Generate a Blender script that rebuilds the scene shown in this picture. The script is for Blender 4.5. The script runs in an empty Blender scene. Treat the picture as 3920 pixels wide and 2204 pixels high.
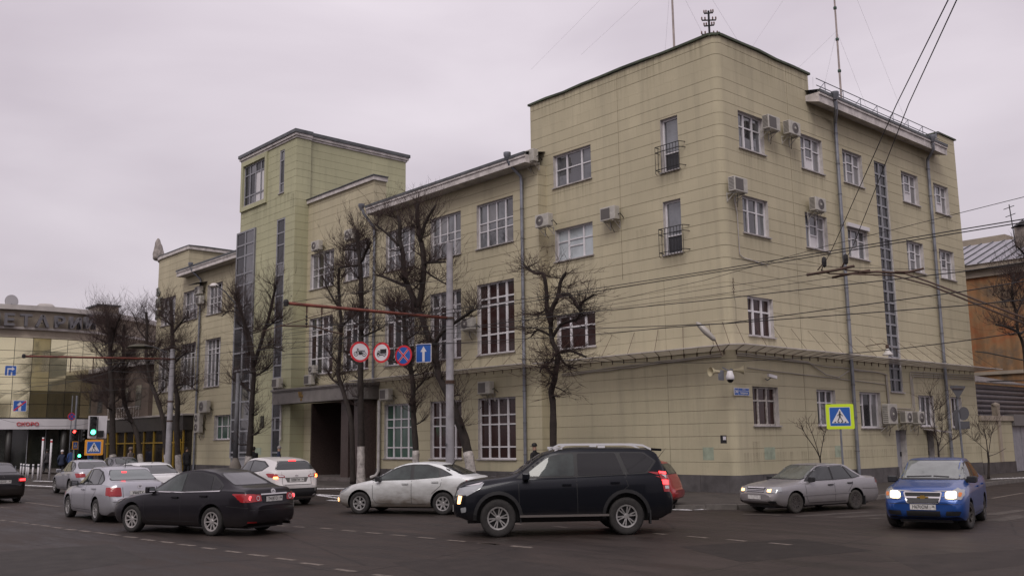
import bpy, bmesh, math, random
from math import *
from mathutils import Vector, Matrix
from mathutils.bvhtree import BVHTree
random.seed(7)
scene = bpy.context.scene
COL = scene.collection
PI = math.pi

# ---------------------------------------------------------------- camera
FPX, YAW, PITCH, ROLL = 3662.7, radians(48.0956), radians(9.1142), radians(-0.7209)
CAMP = Vector((20.345084, -28.813886, 2.0))
_f = Vector((-sin(YAW)*cos(PITCH), cos(YAW)*cos(PITCH), sin(PITCH)))
_r0 = Vector((cos(YAW), sin(YAW), 0)); _u0 = _r0.cross(_f)
_r = _r0*cos(ROLL)+_u0*sin(ROLL); _u = -_r0*sin(ROLL)+_u0*cos(ROLL)
cam_d = bpy.data.cameras.new('camera'); cam = bpy.data.objects.new('camera', cam_d); COL.objects.link(cam)
M = Matrix((( _r.x, _u.x, -_f.x, CAMP.x), (_r.y, _u.y, -_f.y, CAMP.y), (_r.z, _u.z, -_f.z, CAMP.z), (0, 0, 0, 1)))
cam.matrix_world = M
cam_d.sensor_width = 36.0; cam_d.lens = FPX/3920*36.0
cam_d.clip_start = 0.1; cam_d.clip_end = 3000
scene.camera = cam

# ---------------------------------------------------------------- sky, sun, exposure
SUN_EL, SUN_AZ = radians(48), radians(-55)      # azimuth measured from +X towards +Y
world = bpy.data.worlds.new('World'); scene.world = world; world.use_nodes = True
nt = world.node_tree; nt.nodes.clear()
wo = nt.nodes.new('ShaderNodeOutputWorld'); bg = nt.nodes.new('ShaderNodeBackground')
sky = nt.nodes.new('ShaderNodeTexSky'); sky.sky_type = 'NISHITA'; sky.sun_disc = False
sky.sun_elevation = SUN_EL; sky.sun_rotation = PI/2-SUN_AZ
sky.air_density = 1.0; sky.dust_density = 5.0; sky.ozone_density = 1.0
tc = nt.nodes.new('ShaderNodeTexCoord'); mp = nt.nodes.new('ShaderNodeMapping'); mp.inputs['Scale'].default_value = (1.0, 1.0, 3.2)
n1 = nt.nodes.new('ShaderNodeTexNoise'); n1.inputs['Scale'].default_value = 2.6; n1.inputs['Detail'].default_value = 5; n1.inputs['Roughness'].default_value = 0.45; n1.inputs['Distortion'].default_value = 0.3
cr = nt.nodes.new('ShaderNodeValToRGB')
cr.color_ramp.elements[0].position = 0.3; cr.color_ramp.elements[0].color = (5.3, 4.7, 5.2, 1)
cr.color_ramp.elements[1].position = 0.7; cr.color_ramp.elements[1].color = (7.1, 6.45, 6.95, 1)
sep = nt.nodes.new('ShaderNodeSeparateXYZ')
mr = nt.nodes.new('ShaderNodeMapRange'); mr.inputs['From Min'].default_value = 0.0; mr.inputs['From Max'].default_value = 0.8; mr.inputs['To Min'].default_value = 0.80; mr.inputs['To Max'].default_value = 1.32
mul = nt.nodes.new('ShaderNodeMixRGB'); mul.blend_type = 'MULTIPLY'; mul.inputs['Fac'].default_value = 1
mx = nt.nodes.new('ShaderNodeMixRGB'); mx.inputs['Fac'].default_value = 0.93
nt.links.new(tc.outputs['Generated'], mp.inputs['Vector']); nt.links.new(mp.outputs[0], n1.inputs['Vector'])
nt.links.new(n1.outputs['Fac'], cr.inputs['Fac']); nt.links.new(tc.outputs['Generated'], sep.inputs[0]); nt.links.new(sep.outputs['Z'], mr.inputs['Value'])
nt.links.new(cr.outputs['Color'], mul.inputs['Color1']); nt.links.new(mr.outputs[0], mul.inputs['Color2'])
nt.links.new(sky.outputs[0], mx.inputs['Color1']); nt.links.new(mul.outputs[0], mx.inputs['Color2'])
nt.links.new(mx.outputs[0], bg.inputs['Color']); bg.inputs['Strength'].default_value = 0.117
nt.links.new(bg.outputs[0], wo.inputs['Surface'])
sd = bpy.data.lights.new('sun', 'SUN'); sd.energy = 1.3; sd.angle = radians(25); sd.color = (1, 0.95, 0.9)
so = bpy.data.objects.new('sun', sd); COL.objects.link(so)
so.rotation_euler = Vector((cos(SUN_EL)*cos(SUN_AZ), cos(SUN_EL)*sin(SUN_AZ), sin(SUN_EL))).to_track_quat('Z', 'Y').to_euler()
scene.view_settings.view_transform = 'Standard'; scene.view_settings.look = 'None'
scene.view_settings.exposure = 0.0; scene.view_settings.gamma = 1.0
scene.view_settings.use_curve_mapping = False

# ---------------------------------------------------------------- pixel -> world (photo pixels, 3920 x 2204)
def ray(x, y): return _f + _r*((x-1960)/FPX) - _u*((y-1102)/FPX)
def onX(x, y, X0):
    d = ray(x, y); return CAMP + d*((X0-CAMP.x)/d.x)
def onY(x, y, Y0):
    d = ray(x, y); return CAMP + d*((Y0-CAMP.y)/d.y)
def onZ(x, y, z=0.0):
    d = ray(x, y); return CAMP + d*((z-CAMP.z)/d.z)
def atD(x, y, depth): return CAMP + ray(x, y)*depth

# ---------------------------------------------------------------- object helpers
def tag(o, label=None, cat=None, group=None, kind=None):
    if label: o['label'] = label
    if cat: o['category'] = cat
    if group: o['group'] = group
    if kind: o['kind'] = kind
    return o
def empty(name, loc=(0, 0, 0), rz=0, label=None, cat=None, group=None):
    o = bpy.data.objects.new(name, None); COL.objects.link(o); o.location = loc; o.rotation_euler = (0, 0, rz)
    o.empty_display_size = 0.2
    return tag(o, label, cat, group)
def link(name, me, mats, parent=None, smooth=False):
    if not isinstance(mats, (list, tuple)): mats = [mats]
    if not me.materials:
        for m in mats: me.materials.append(m)
    o = bpy.data.objects.new(name, me); COL.objects.link(o)
    if parent is not None: o.parent = parent
    if smooth:
        for p in me.polygons: p.use_smooth = True
    return o
class MB:
    """collects plain geometry, builds ONE mesh object"""
    def __init__(s): s.v = []; s.f = []; s.mi = []; s.cur = 0
    def quad(s, a, b, c, d):
        n = len(s.v); s.v += [tuple(a), tuple(b), tuple(c), tuple(d)]; s.f.append((n, n+1, n+2, n+3)); s.mi.append(s.cur)
    def poly(s, pts):
        n = len(s.v); s.v += [tuple(p) for p in pts]; s.f.append(tuple(range(n, n+len(pts)))); s.mi.append(s.cur)
    def box(s, a, b):
        (x0, y0, z0), (x1, y1, z1) = a, b
        n = len(s.v)
        s.v += [(x0, y0, z0), (x1, y0, z0), (x1, y1, z0), (x0, y1, z0), (x0, y0, z1), (x1, y0, z1), (x1, y1, z1), (x0, y1, z1)]
        for q in ((3, 2, 1, 0), (4, 5, 6, 7), (0, 1, 5, 4), (1, 2, 6, 5), (2, 3, 7, 6), (3, 0, 4, 7)):
            s.f.append(tuple(n+i for i in q)); s.mi.append(s.cur)
    def obox(s, o, ux, uy, uz):
        """oriented box: origin corner o, edge vectors"""
        o, ux, uy, uz = Vector(o), Vector(ux), Vector(uy), Vector(uz); n = len(s.v)
        s.v += [tuple(p) for p in (o, o+ux, o+ux+uy, o+uy, o+uz, o+ux+uz, o+ux+uy+uz, o+uy+uz)]
        for q in ((3, 2, 1, 0), (4, 5, 6, 7), (0, 1, 5, 4), (1, 2, 6, 5), (2, 3, 7, 6), (3, 0, 4, 7)):
            s.f.append(tuple(n+i for i in q)); s.mi.append(s.cur)
    def bar(s, a, b, w, h=None):
        """square bar from a to b"""
        a, b = Vector(a), Vector(b); h = h or w; d = (b-a).normalized()
        up = Vector((0, 0, 1)) if abs(d.z) < .9 else Vector((1, 0, 0))
        x = d.cross(up).normalized(); y = x.cross(d).normalized()
        s.obox(a-x*w/2-y*h/2, b-a, x*w, y*h)
    def tube(s, pts, r, n=8, caps=True):
        pts = [Vector(p) for p in pts]; m = len(pts)
        rs = r if isinstance(r, (list, tuple)) else [r]*m
        base = len(s.v); prev = None
        for i, p in enumerate(pts):
            d = (pts[min(i+1, m-1)]-pts[max(i-1, 0)])
            if d.length < 1e-9: d = Vector((0, 0, 1))
            d.normalize()
            if prev is None:
                up = Vector((0, 0, 1)) if abs(d.z) < .9 else Vector((1, 0, 0))
                x = d.cross(up).normalized()
            else:
                x = prev - d*prev.dot(d)
                x = x.normalized() if x.length > 1e-6 else d.orthogonal().normalized()
            prev = x; y = d.cross(x)
            for k in range(n):
                a = 2*PI*k/n; s.v.append(tuple(p + x*(cos(a)*rs[i]) + y*(sin(a)*rs[i])))
        for i in range(m-1):
            for k in range(n):
                a = base+i*n+k; b = base+i*n+(k+1) % n
                s.f.append((a, b, b+n, a+n)); s.mi.append(s.cur)
        if caps:
            s.f.append(tuple(base+k for k in reversed(range(n)))); s.mi.append(s.cur)
            s.f.append(tuple(base+(m-1)*n+k for k in range(n))); s.mi.append(s.cur)
    def lathe(s, prof, c=(0, 0, 0), axis='Z', n=16):
        """prof: list of (radius, height)"""
        base = len(s.v); c = Vector(c)
        for (r, h) in prof:
            for k in range(n):
                a = 2*PI*k/n; p = (r*cos(a), r*sin(a), h)
                if axis == 'Y': p = (p[0], p[2], p[1])
                if axis == 'X': p = (p[2], p[0], p[1])
                s.v.append(tuple(c+Vector(p)))
        for i in range(len(prof)-1):
            for k in range(n):
                a = base+i*n+k; b = base+i*n+(k+1) % n
                s.f.append((a, b, b+n, a+n)); s.mi.append(s.cur)
    def disc(s, c, nrm, r, n=20, r2=0.0, sx=1.0):
        c, nrm = Vector(c), Vector(nrm).normalized()
        x = Vector((0, 0, 1)).cross(nrm); x = x.normalized() if x.length > 1e-4 else Vector((1, 0, 0))
        y = nrm.cross(x)
        P = lambda R, k: c + x*(cos(2*PI*k/n)*R*sx) + y*(sin(2*PI*k/n)*R)
        if r2 <= 0: s.poly([P(r, k) for k in range(n)])
        else:
            for k in range(n): s.quad(P(r2, k), P(r, k), P(r, k+1), P(r2, k+1))
    def build(s, name, mats, parent=None, smooth=False, fix=False):
        me = bpy.data.meshes.new(name); me.from_pydata(s.v, [], s.f)
        if not isinstance(mats, (list, tuple)): mats = [mats]
        for m in mats: me.materials.append(m)
        if len(mats) > 1: me.polygons.foreach_set('material_index', s.mi)
        if fix:
            bm = bmesh.new(); bm.from_mesh(me); bmesh.ops.recalc_face_normals(bm, faces=bm.faces); bm.to_mesh(me); bm.free()
        me.update()
        return link(name, me, mats, parent, smooth)

# ---------------------------------------------------------------- materials
MATS = {}
def mat(name, col, rough=0.7, metal=0.0, spec=0.5, noise=0.0, nscale=3.0, bump=0.0, bscale=40.0, emit=None, estr=0.0, coat=0.0, ior=None, col2=None, alpha=None):
    if name in MATS: return MATS[name]
    m = bpy.data.materials.new(name); m.use_nodes = True; t = m.node_tree; b = t.nodes['Principled BSDF']
    b.inputs['Base Color'].default_value = (*col, 1); b.inputs['Roughness'].default_value = rough; b.inputs['Metallic'].default_value = metal
    b.inputs['Specular IOR Level'].default_value = spec
    if ior: b.inputs['IOR'].default_value = ior
    if coat: b.inputs['Coat Weight'].default_value = coat; b.inputs['Coat Roughness'].default_value = 0.04
    if emit: b.inputs['Emission Color'].default_value = (*emit, 1); b.inputs['Emission Strength'].default_value = estr
    if alpha is not None: b.inputs['Alpha'].default_value = alpha
    if noise > 0 or col2:
        g = t.nodes.new('ShaderNodeTexCoord'); n = t.nodes.new('ShaderNodeTexNoise'); n.inputs['Scale'].default_value = nscale; n.inputs['Detail'].default_value = 8; n.inputs['Roughness'].default_value = 0.6
        mixn = t.nodes.new('ShaderNodeMixRGB'); c2 = col2 or tuple(c*(1-noise) for c in col)
        mixn.inputs['Color1'].default_value = (*[min(1, c*(1+noise*0.6)) for c in col], 1) if not col2 else (*col, 1); mixn.inputs['Color2'].default_value = (*c2, 1)
        r = t.nodes.new('ShaderNodeMapRange'); r.inputs['From Min'].default_value = 0.32; r.inputs['From Max'].default_value = 0.68
        t.links.new(g.outputs['Object'], n.inputs['Vector']); t.links.new(n.outputs['Fac'], r.inputs['Value']); t.links.new(r.outputs[0], mixn.inputs['Fac']); t.links.new(mixn.outputs[0], b.inputs['Base Color'])
    if bump > 0:
        g2 = t.nodes.new('ShaderNodeTexCoord'); n2 = t.nodes.new('ShaderNodeTexNoise'); n2.inputs['Scale'].default_value = bscale; n2.inputs['Detail'].default_value = 6
        bp = t.nodes.new('ShaderNodeBump'); bp.inputs['Strength'].default_value = bump; bp.inputs['Distance'].default_value = 0.01
        t.links.new(g2.outputs['Object'], n2.inputs['Vector']); t.links.new(n2.outputs['Fac'], bp.inputs['Height']); t.links.new(bp.outputs[0], b.inputs['Normal'])
    MATS[name] = m; return m

def plaster(name, col, patch, seed):
    """painted plaster: broad tone drift, rain streaks, a few repainted blocks and faint upright block joints"""
    m = bpy.data.materials.new(name); m.use_nodes = True; t = m.node_tree; N = t.nodes.new; L = t.links.new
    b = t.nodes['Principled BSDF']; b.inputs['Roughness'].default_value = 0.85; b.inputs['Specular IOR Level'].default_value = 0.25
    g = N('ShaderNodeTexCoord')
    def noise(sc, det, rough, vec=None, scale=None):
        n = N('ShaderNodeTexNoise'); n.inputs['Scale'].default_value = sc; n.inputs['Detail'].default_value = det; n.inputs['Roughness'].default_value = rough
        if scale:
            p = N('ShaderNodeMapping'); p.inputs['Scale'].default_value = scale; p.inputs['Location'].default_value = (seed, seed*2, 0); L(g.outputs['Object'], p.inputs['Vector']); L(p.outputs[0], n.inputs['Vector'])
        else: L(g.outputs['Object'], n.inputs['Vector'])
        return n
    def mix(c1, c2, fac, mode='MIX', f=None):
        x = N('ShaderNodeMixRGB'); x.blend_type = mode
        if isinstance(c1, tuple): x.inputs['Color1'].default_value = (*c1, 1)
        else: L(c1, x.inputs['Color1'])
        if isinstance(c2, tuple): x.inputs['Color2'].default_value = (*c2, 1)
        else: L(c2, x.inputs['Color2'])
        if isinstance(fac, float): x.inputs['Fac'].default_value = fac
        else: L(fac, x.inputs['Fac'])
        return x.outputs[0]
    def rng(o, a, bb, c=0.0, d=1.0):
        r = N('ShaderNodeMapRange'); r.inputs['From Min'].default_value = a; r.inputs['From Max'].default_value = bb; r.inputs['To Min'].default_value = c; r.inputs['To Max'].default_value = d; L(o, r.inputs['Value']); return r.outputs[0]
    big = noise(0.35, 4, 0.5); str_ = noise(1.0, 6, 0.65, scale=(2.2, 2.2, 0.16)); fine = noise(9.0, 8, 0.7)
    c = mix(tuple(x*1.06 for x in col), tuple(x*0.86 for x in col), rng(big.outputs['Fac'], 0.35, 0.68))
    c = mix(c, tuple(x*f for x, f in zip(col, (0.62, 0.62, 0.66))), rng(str_.outputs['Fac'], 0.5, 0.74, 0, 0.62))
    c = mix(c, tuple(x*0.8 for x in col), rng(fine.outputs['Fac'], 0.5, 0.75, 0, 0.35))
    # tone by height: darker and greener towards the bottom
    sp = N('ShaderNodeSeparateXYZ'); L(g.outputs['Object'], sp.inputs[0])
    low = rng(sp.outputs['Z'], 0.5, 7.0, 1.0, 0.0)
    c = mix(c, patch, N_mul(t, low, rng(noise(0.8, 5, 0.6).outputs['Fac'], 0.25, 0.7), 0.45))
    # single blocks repainted in another batch of paint
    ad = N('ShaderNodeMath'); ad.operation = 'ADD'; L(sp.outputs['X'], ad.inputs[0]); L(sp.outputs['Y'], ad.inputs[1])
    cx = N('ShaderNodeMath'); cx.operation = 'DIVIDE'; cx.inputs[1].default_value = 0.74; L(ad.outputs[0], cx.inputs[0])
    cz = N('ShaderNodeMath'); cz.operation = 'MULTIPLY_ADD'; cz.inputs[1].default_value = 1/0.4623; cz.inputs[2].default_value = -0.72/0.4623; L(sp.outputs['Z'], cz.inputs[0])
    fz = N('ShaderNodeMath'); fz.operation = 'FLOOR'; L(cz.outputs[0], fz.inputs[0])
    half = N('ShaderNodeMath'); half.operation = 'MULTIPLY_ADD'; half.inputs[1].default_value = 0.5; L(fz.outputs[0], half.inputs[0]); L(cx.outputs[0], half.inputs[2])
    fx = N('ShaderNodeMath'); fx.operation = 'FLOOR'; L(half.outputs[0], fx.inputs[0])
    cb = N('ShaderNodeCombineXYZ'); L(fx.outputs[0], cb.inputs[0]); L(fz.outputs[0], cb.inputs[1]); cb.inputs[2].default_value = seed
    wn = N('ShaderNodeTexWhiteNoise'); wn.noise_dimensions = '3D'; L(cb.outputs[0], wn.inputs['Vector'])
    c = mix(c, tuple(x*0.9 for x in col), rng(wn.outputs['Value'], 0.0, 1.0, 0.0, 0.6))
    fr = N('ShaderNodeMath'); fr.operation = 'FRACT'; L(half.outputs[0], fr.inputs[0])
    jt = N('ShaderNodeMath'); jt.operation = 'LESS_THAN'; jt.inputs[1].default_value = 0.022; L(fr.outputs[0], jt.inputs[0])
    c = mix(c, tuple(x*0.55 for x in col), N_mul(t, jt.outputs[0], rng(fine.outputs['Fac'], 0.3, 0.6), 0.34))
    L(c, b.inputs['Base Color'])
    hn = noise(30, 6, 0.6); bp = N('ShaderNodeBump'); bp.inputs['Strength'].default_value = 0.35; bp.inputs['Distance'].default_value = 0.012; L(hn.outputs['Fac'], bp.inputs['Height']); L(bp.outputs[0], b.inputs['Normal'])
    return m
def N_mul(t, a, b2, k):
    x = t.nodes.new('ShaderNodeMath'); x.operation = 'MULTIPLY'; t.links.new(a, x.inputs[0]); t.links.new(b2, x.inputs[1])
    y = t.nodes.new('ShaderNodeMath'); y.operation = 'MULTIPLY'; y.inputs[1].default_value = k; t.links.new(x.outputs[0], y.inputs[0]); return y.outputs[0]

CREAM = plaster('cream_plaster', (0.485, 0.435, 0.305), (0.34, 0.335, 0.225), 3.1)
GREEN = plaster('green_cream_plaster', (0.43, 0.42, 0.275), (0.34, 0.355, 0.23), 9.4)
JOINT = mat('plaster_joint', (0.235, 0.20, 0.14), 0.95, noise=0.5, nscale=6)
REVEAL = mat('painted_reveal', (0.50, 0.47, 0.45), 0.8, noise=0.25, nscale=4)
CORNICE = mat('white_cornice', (0.55, 0.51, 0.49), 0.8, noise=0.35, nscale=2.5, bump=.2)
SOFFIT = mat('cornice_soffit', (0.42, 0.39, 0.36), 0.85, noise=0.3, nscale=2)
PLINTH = mat('dark_granite_plinth', (0.085, 0.078, 0.078), 0.5, noise=0.4, nscale=2.0, bump=.1)
ROOFM = mat('roof_metal', (0.10, 0.105, 0.11), 0.5, 0.3, noise=0.4, nscale=1.5)
FLASH = mat('green_flashing', (0.06, 0.075, 0.045), 0.6, 0.2, noise=0.5, nscale=2)
WHITE = mat('white_window_plastic', (0.66, 0.64, 0.66), 0.45, noise=0.12, nscale=3)
GREYF = mat('grey_window_metal', (0.25, 0.25, 0.27), 0.6, 0.0, noise=0.2)
SILL = mat('sill_metal', (0.42, 0.39, 0.38), 0.5, 0.2, noise=0.3)
STEEL = mat('galvanised_pipe', (0.22, 0.23, 0.26), 0.45, 0.5, noise=0.35, nscale=2)
WPIPE = mat('white_painted_pipe', (0.5, 0.48, 0.47), 0.6, noise=0.3, nscale=3)
IRON = mat('black_iron', (0.018, 0.017, 0.018), 0.6, 0.3)
RUST = mat('rusty_red_paint', (0.17, 0.045, 0.03), 0.7, 0.1, noise=0.5, nscale=3)
RUSTD = mat('dark_rust', (0.07, 0.04, 0.028), 0.8, noise=0.4)
CONC = mat('pole_concrete', (0.30, 0.29, 0.31), 0.8, noise=0.25, nscale=3, bump=.2)
ACW = mat('condenser_shell', (0.42, 0.40, 0.36), 0.5, noise=0.2, nscale=5)
ACD = mat('condenser_grille', (0.10, 0.09, 0.085), 0.6)
GRILLE = mat('fan_grille', (0.2, 0.18, 0.18), 0.6)
BLACK = mat('black_rubber', (0.012, 0.012, 0.013), 0.6)
CABLE = mat('cable', (0.02, 0.018, 0.018), 0.6)
CONDUIT = mat('grey_conduit', (0.36, 0.33, 0.30), 0.7)
def glassm(name, col, rough=0.04, ior=1.9, noise=0.0):
    return mat(name, col, rough, 0.0, 0.6, ior=ior, noise=noise, nscale=1.2)
GL_SKY = glassm('glass_pale_curtain', (0.105, 0.11, 0.12), noise=0.6)  # pale sky reflection put into the base colour
GL_DARK = glassm('glass_dark_room', (0.05, 0.05, 0.055), noise=0.5)
GL_BROWN = glassm('glass_brown_film', (0.032, 0.012, 0.010), 0.12, 1.4, noise=0.2)
GL_GREEN = glassm('glass_green_blind', (0.05, 0.10, 0.075), 0.1, 1.5, noise=0.3)
GL_WHITE = glassm('glass_white_blind', (0.42, 0.46, 0.48), 0.08, 1.6, noise=0.2)
GL_GREY = glassm('glass_grey_stair', (0.03, 0.03, 0.034), 0.15, 1.35, noise=0.4)
PANELW = mat('white_panel', (0.58, 0.56, 0.57), 0.5)
CURT = glassm('glass_sheer_curtain', (0.20, 0.195, 0.20), 0.06, 1.6, noise=0.3)
# ================================================================ the building
class Pl:
    """vertical wall plane: u along the wall, z up, off outwards"""
    def __init__(s, o, ud, n): s.o, s.ud, s.n = Vector(o), Vector(ud), Vector(n)
    def p(s, u, z, off=0.0): return s.o + s.ud*u + s.n*off + Vector((0, 0, z))
F1 = Pl((0, 0, 0), (1, 0, 0), (0, -1, 0))
WG = Pl((0, -0.5, 0), (1, 0, 0), (0, -1, 0))
TW = Pl((0, -1.4, 0), (1, 0, 0), (0, -1, 0))
F2 = Pl((0, 0, 0), (0, 1, 0), (1, 0, 0))
PITCHZ = 0.4623
def course_z(z0, z1):
    zs = [z0]; k = 0
    while True:
        z = 0.72+k*PITCHZ; k += 1
        if z <= z0+.08: continue
        if z >= z1-.08: break
        zs.append(z)
    return zs+[z1]
def facade(parent, path, z0, z1, openings, material, s_off=0.0, gap=0.008, plain=False):
    """path: 2D outline, outside on the right-hand side; openings: (s0, s1, z0, z1) along the path; one object per plaster course"""
    path = [Vector((p[0], p[1])) for p in path]
    cum = [0.0]
    for a, b in zip(path, path[1:]): cum.append(cum[-1]+(b-a).length)
    nrm = []
    for i in range(len(path)):
        ns = []
        if i > 0: d = (path[i]-path[i-1]).normalized(); ns.append(Vector((d.y, -d.x)))
        if i < len(path)-1: d = (path[i+1]-path[i]).normalized(); ns.append(Vector((d.y, -d.x)))
        n = ns[0] if len(ns) == 1 else (ns[0]+ns[1])/(1+ns[0].dot(ns[1]))
        nrm.append(n)
    def P(s, z, off):
        for i in range(len(cum)-1):
            if s <= cum[i+1]+1e-6: break
        t = (s-cum[i])/(cum[i+1]-cum[i]); q = path[i].lerp(path[i+1], t)
        if t < 1e-5: n = nrm[i]
        elif t > 1-1e-5: n = nrm[i+1]
        else: d = (path[i+1]-path[i]).normalized(); n = Vector((d.y, -d.x))
        q = q+n*off
        return (q.x, q.y, z)
    S = sorted(set([round(c, 4) for c in cum]+[round(v, 4) for o in openings for v in (o[0], o[1]) if 0 < v < cum[-1]]))
    def fill(mb, za, zb, off):
        zs = sorted(set([za, zb]+[z for o in openings for z in (o[2], o[3]) if za < z < zb]))
        for a, b in zip(zs, zs[1:]):
            zm = (a+b)/2
            for s0, s1 in zip(S, S[1:]):
                sm = (s0+s1)/2
                if any(o[0] < sm < o[1] and o[2] < zm < o[3] for o in openings): continue
                mb.quad(P(s0, a, off), P(s1, a, off), P(s1, b, off), P(s0, b, off))
    back = MB(); fill(back, z0, z1, -0.02); back.build('wall', JOINT if not plain else material, parent)
    if plain: return P
    zc = course_z(z0, z1)
    for a, b in zip(zc, zc[1:]):
        mb = MB(); gp = gap*random.uniform(.55, 1.35); g0 = gp if a > z0 else 0; g1 = gp if b < z1 else 0
        fill(mb, a+g0, b-g1, 0.0)
        for (z, up) in ((a+g0, 0), (b-g1, 1)):
            for s0, s1 in zip(S, S[1:]):
                sm = (s0+s1)/2
                if any(o[0] < sm < o[1] and o[2] < z < o[3] for o in openings): continue
                q = [P(s0, z, 0), P(s1, z, 0), P(s1, z, -.02), P(s0, z, -.02)]
                mb.quad(*(q if up else q[::-1]))
        islands(mb, material, parent)
    return P
COURSES = []
def islands(mb, material, parent):
    par = {}
    def find(a):
        while par[a] != a: par[a] = par[par[a]]; a = par[a]
        return a
    key = [tuple(round(c, 3) for c in v) for v in mb.v]
    for f in mb.f:
        ks = [key[i] for i in f]
        for k in ks: par.setdefault(k, k)
        for k in ks[1:]: par[find(ks[0])] = find(k)
    groups = {}
    for f in mb.f: groups.setdefault(find(key[f[0]]), []).append(f)
    for fs in groups.values():
        m = MB()
        for f in fs: m.poly([mb.v[i] for i in f])
        ar = sum((Vector(mb.v[f[1]])-Vector(mb.v[f[0]])).length*(Vector(mb.v[f[2]])-Vector(mb.v[f[1]])).length for f in fs)
        c = Vector(mb.v[fs[0][0]]); COURSES.append((ar/(c-CAMP).length**2, m, material, parent))

stuff_panes = {}
def window(parent, P, u0, u1, z0, z1, cols, rows, glass, frame=None, depth=0.28, fw=0.07, mw=0.055, sill=True, reveal=None, join=False, special=None, thick=None, name='window', sillm=None, projecting=False):
    """rows: heights from the TOP as fractions, one list or one list per column"""
    frame = frame or WHITE; reveal = reveal or REVEAL
    sx = 1
    mb = MB()
    def bx(a, b, c, d, o0, o1):   # box in wall coordinates
        pts = [P.p(a, c, o0), P.p(b, c, o0), P.p(b, d, o0), P.p(a, d, o0), P.p(a, c, o1), P.p(b, c, o1), P.p(b, d, o1), P.p(a, d, o1)]
        n = len(mb.v); mb.v += [tuple(q) for q in pts]
        for q in ((0, 3, 2, 1), (4, 5, 6, 7), (0, 1, 5, 4), (1, 2, 6, 5), (2, 3, 7, 6), (3, 0, 4, 7)):
            mb.f.append(tuple(n+i for i in q)); mb.mi.append(mb.cur)
    d0, d1 = -depth, -depth+0.07
    bx(u0, u0+fw, z0, z1, d0, d1); bx(u1-fw, u1, z0, z1, d0, d1)
    bx(u0+fw, u1-fw, z0, z0+fw, d0, d1); bx(u0+fw, u1-fw, z1-fw, z1, d0, d1)
    iw, ih = u1-u0-2*fw, z1-z0-2*fw
    tot = sum(cols); us = [u0+fw]
    for c in cols: us.append(us[-1]+iw*c/tot)
    panes = []
    for i in range(len(cols)):
        a, b = us[i], us[i+1]
        if i > 0:
            w = mw*(1.5 if (thick and i in thick) else 1)
            bx(a-w/2, a+w/2, z0+fw, z1-fw, d0, d1+.006)
        rr = rows[i] if isinstance(rows[0], (list, tuple)) else rows
        tr = sum(rr); z = z1-fw
        for k, h in enumerate(rr):
            zb = z-ih*h/tr
            if k < len(rr)-1: bx(a, b, zb-mw*.42, zb+mw*.42, d0, d1-.004)
            panes.append((i, k, a, b, zb, z)); z = zb
    w = mb.build(name, frame, parent)
    pm = MB(); gl = glass if isinstance(glass, (list, tuple)) else [glass]
    for (i, k, a, b, c, d) in panes:
        g = gl[(i*7+k*3) % len(gl)]
        if special and (i, k) in special: g = special[(i, k)]
        j = [random.uniform(-.004, .004) for _ in range(4)]
        q = [P.p(a, c, d0+.025+j[0]), P.p(b, c, d0+.025+j[1]), P.p(b, d, d0+.025+j[2]), P.p(a, d, d0+.025+j[0]-j[1]+j[2])]
        if join: stuff_panes.setdefault(g.name, (g, []))[1].append(q)
        else:
            o = MB(); o.quad(*q); o.build('pane', g, w)
    if not projecting:
        rv = MB()
        rv.quad(P.p(u0, z0, 0), P.p(u0, z1, 0), P.p(u0, z1, d0), P.p(u0, z0, d0))
        rv.quad(P.p(u1, z0, d0), P.p(u1, z1, d0), P.p(u1, z1, 0), P.p(u1, z0, 0))
        rv.quad(P.p(u0, z1, 0), P.p(u1, z1, 0), P.p(u1, z1, d0), P.p(u0, z1, d0))
        rv.quad(P.p(u0, z0, d0), P.p(u1, z0, d0), P.p(u1, z0, 0), P.p(u0, z0, 0))
        rv.build('reveal', reveal, w)
    if sill:
        sb = mb = MB(); e = .06
        bx(u0-e, u1+e, z0-.035, z0+.012, -.02 if not projecting else d0, .075)
        sb.build('sill', sillm or SILL, w)
    return w

BL = empty('office_building', (0, 0, 0), 0, 'long cream and green plastered office building with corner block, lower wing and tall stair tower', 'building')
RC = 0.3
arc = [(-RC+RC*sin(a), RC-RC*cos(a)) for a in [PI/2*k/8 for k in range(9)]]
ARC = sum((Vector(a)-Vector(b)).length for a, b in zip(arc, arc[1:]))
X0 = -10.36
def sF1(x, y0=3.0): return y0+(x-X0)
def sF2(y, y0=3.0): return y0+(-RC-X0)+ARC+(y-RC)
f1w = {'b4': (-8.92, -6.64, 12.99, 14.47), 'd4': (-2.84, -1.98, 12.35, 14.52), 'b3': (-8.90, -6.64, 9.68, 11.11), 'd3': (-2.86, -1.99, 9.06, 11.18), 'b2': (-8.9, -6.63, 5.84, 7.32)}
f2w = []
for k, (z0, z1) in enumerate(((12.95, 14.45), (9.64, 11.11))):
    for (a, b) in ((1.18, 2.88), (5.54, 7.24), (8.90, 10.6), (14.28, 15.98), (17.65, 19.3)): f2w.append((a, b, z0, z1))
f2w += [(1.18, 2.85, 5.76, 7.25), (1.20, 2.87, 2.46, 3.9), (5.58, 7.0, 2.46, 3.9), (8.94, 10.72, 2.38, 3.89), (14.23, 15.75, 2.45, 3.87), (17.54, 18.75, 2.4, 3.86)]
stair = (11.7, 12.86, 3.94, 14.45)
doors = [(11.85, 12.8, 0.15, 2.3), (14.8, 15.45, 0.15, 2.28)]
op = [(sF1(a), sF1(b), c, d) for (a, b, c, d) in f1w.values()]+[(sF2(a), sF2(b), c, d) for (a, b, c, d) in f2w+[stair]+doors]
path = [(X0, 3), (X0, 0)]+arc+[(0, 20.5), (-3, 20.5)]
facade(BL, path, 0.72, 15.95, op, CREAM)
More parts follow.
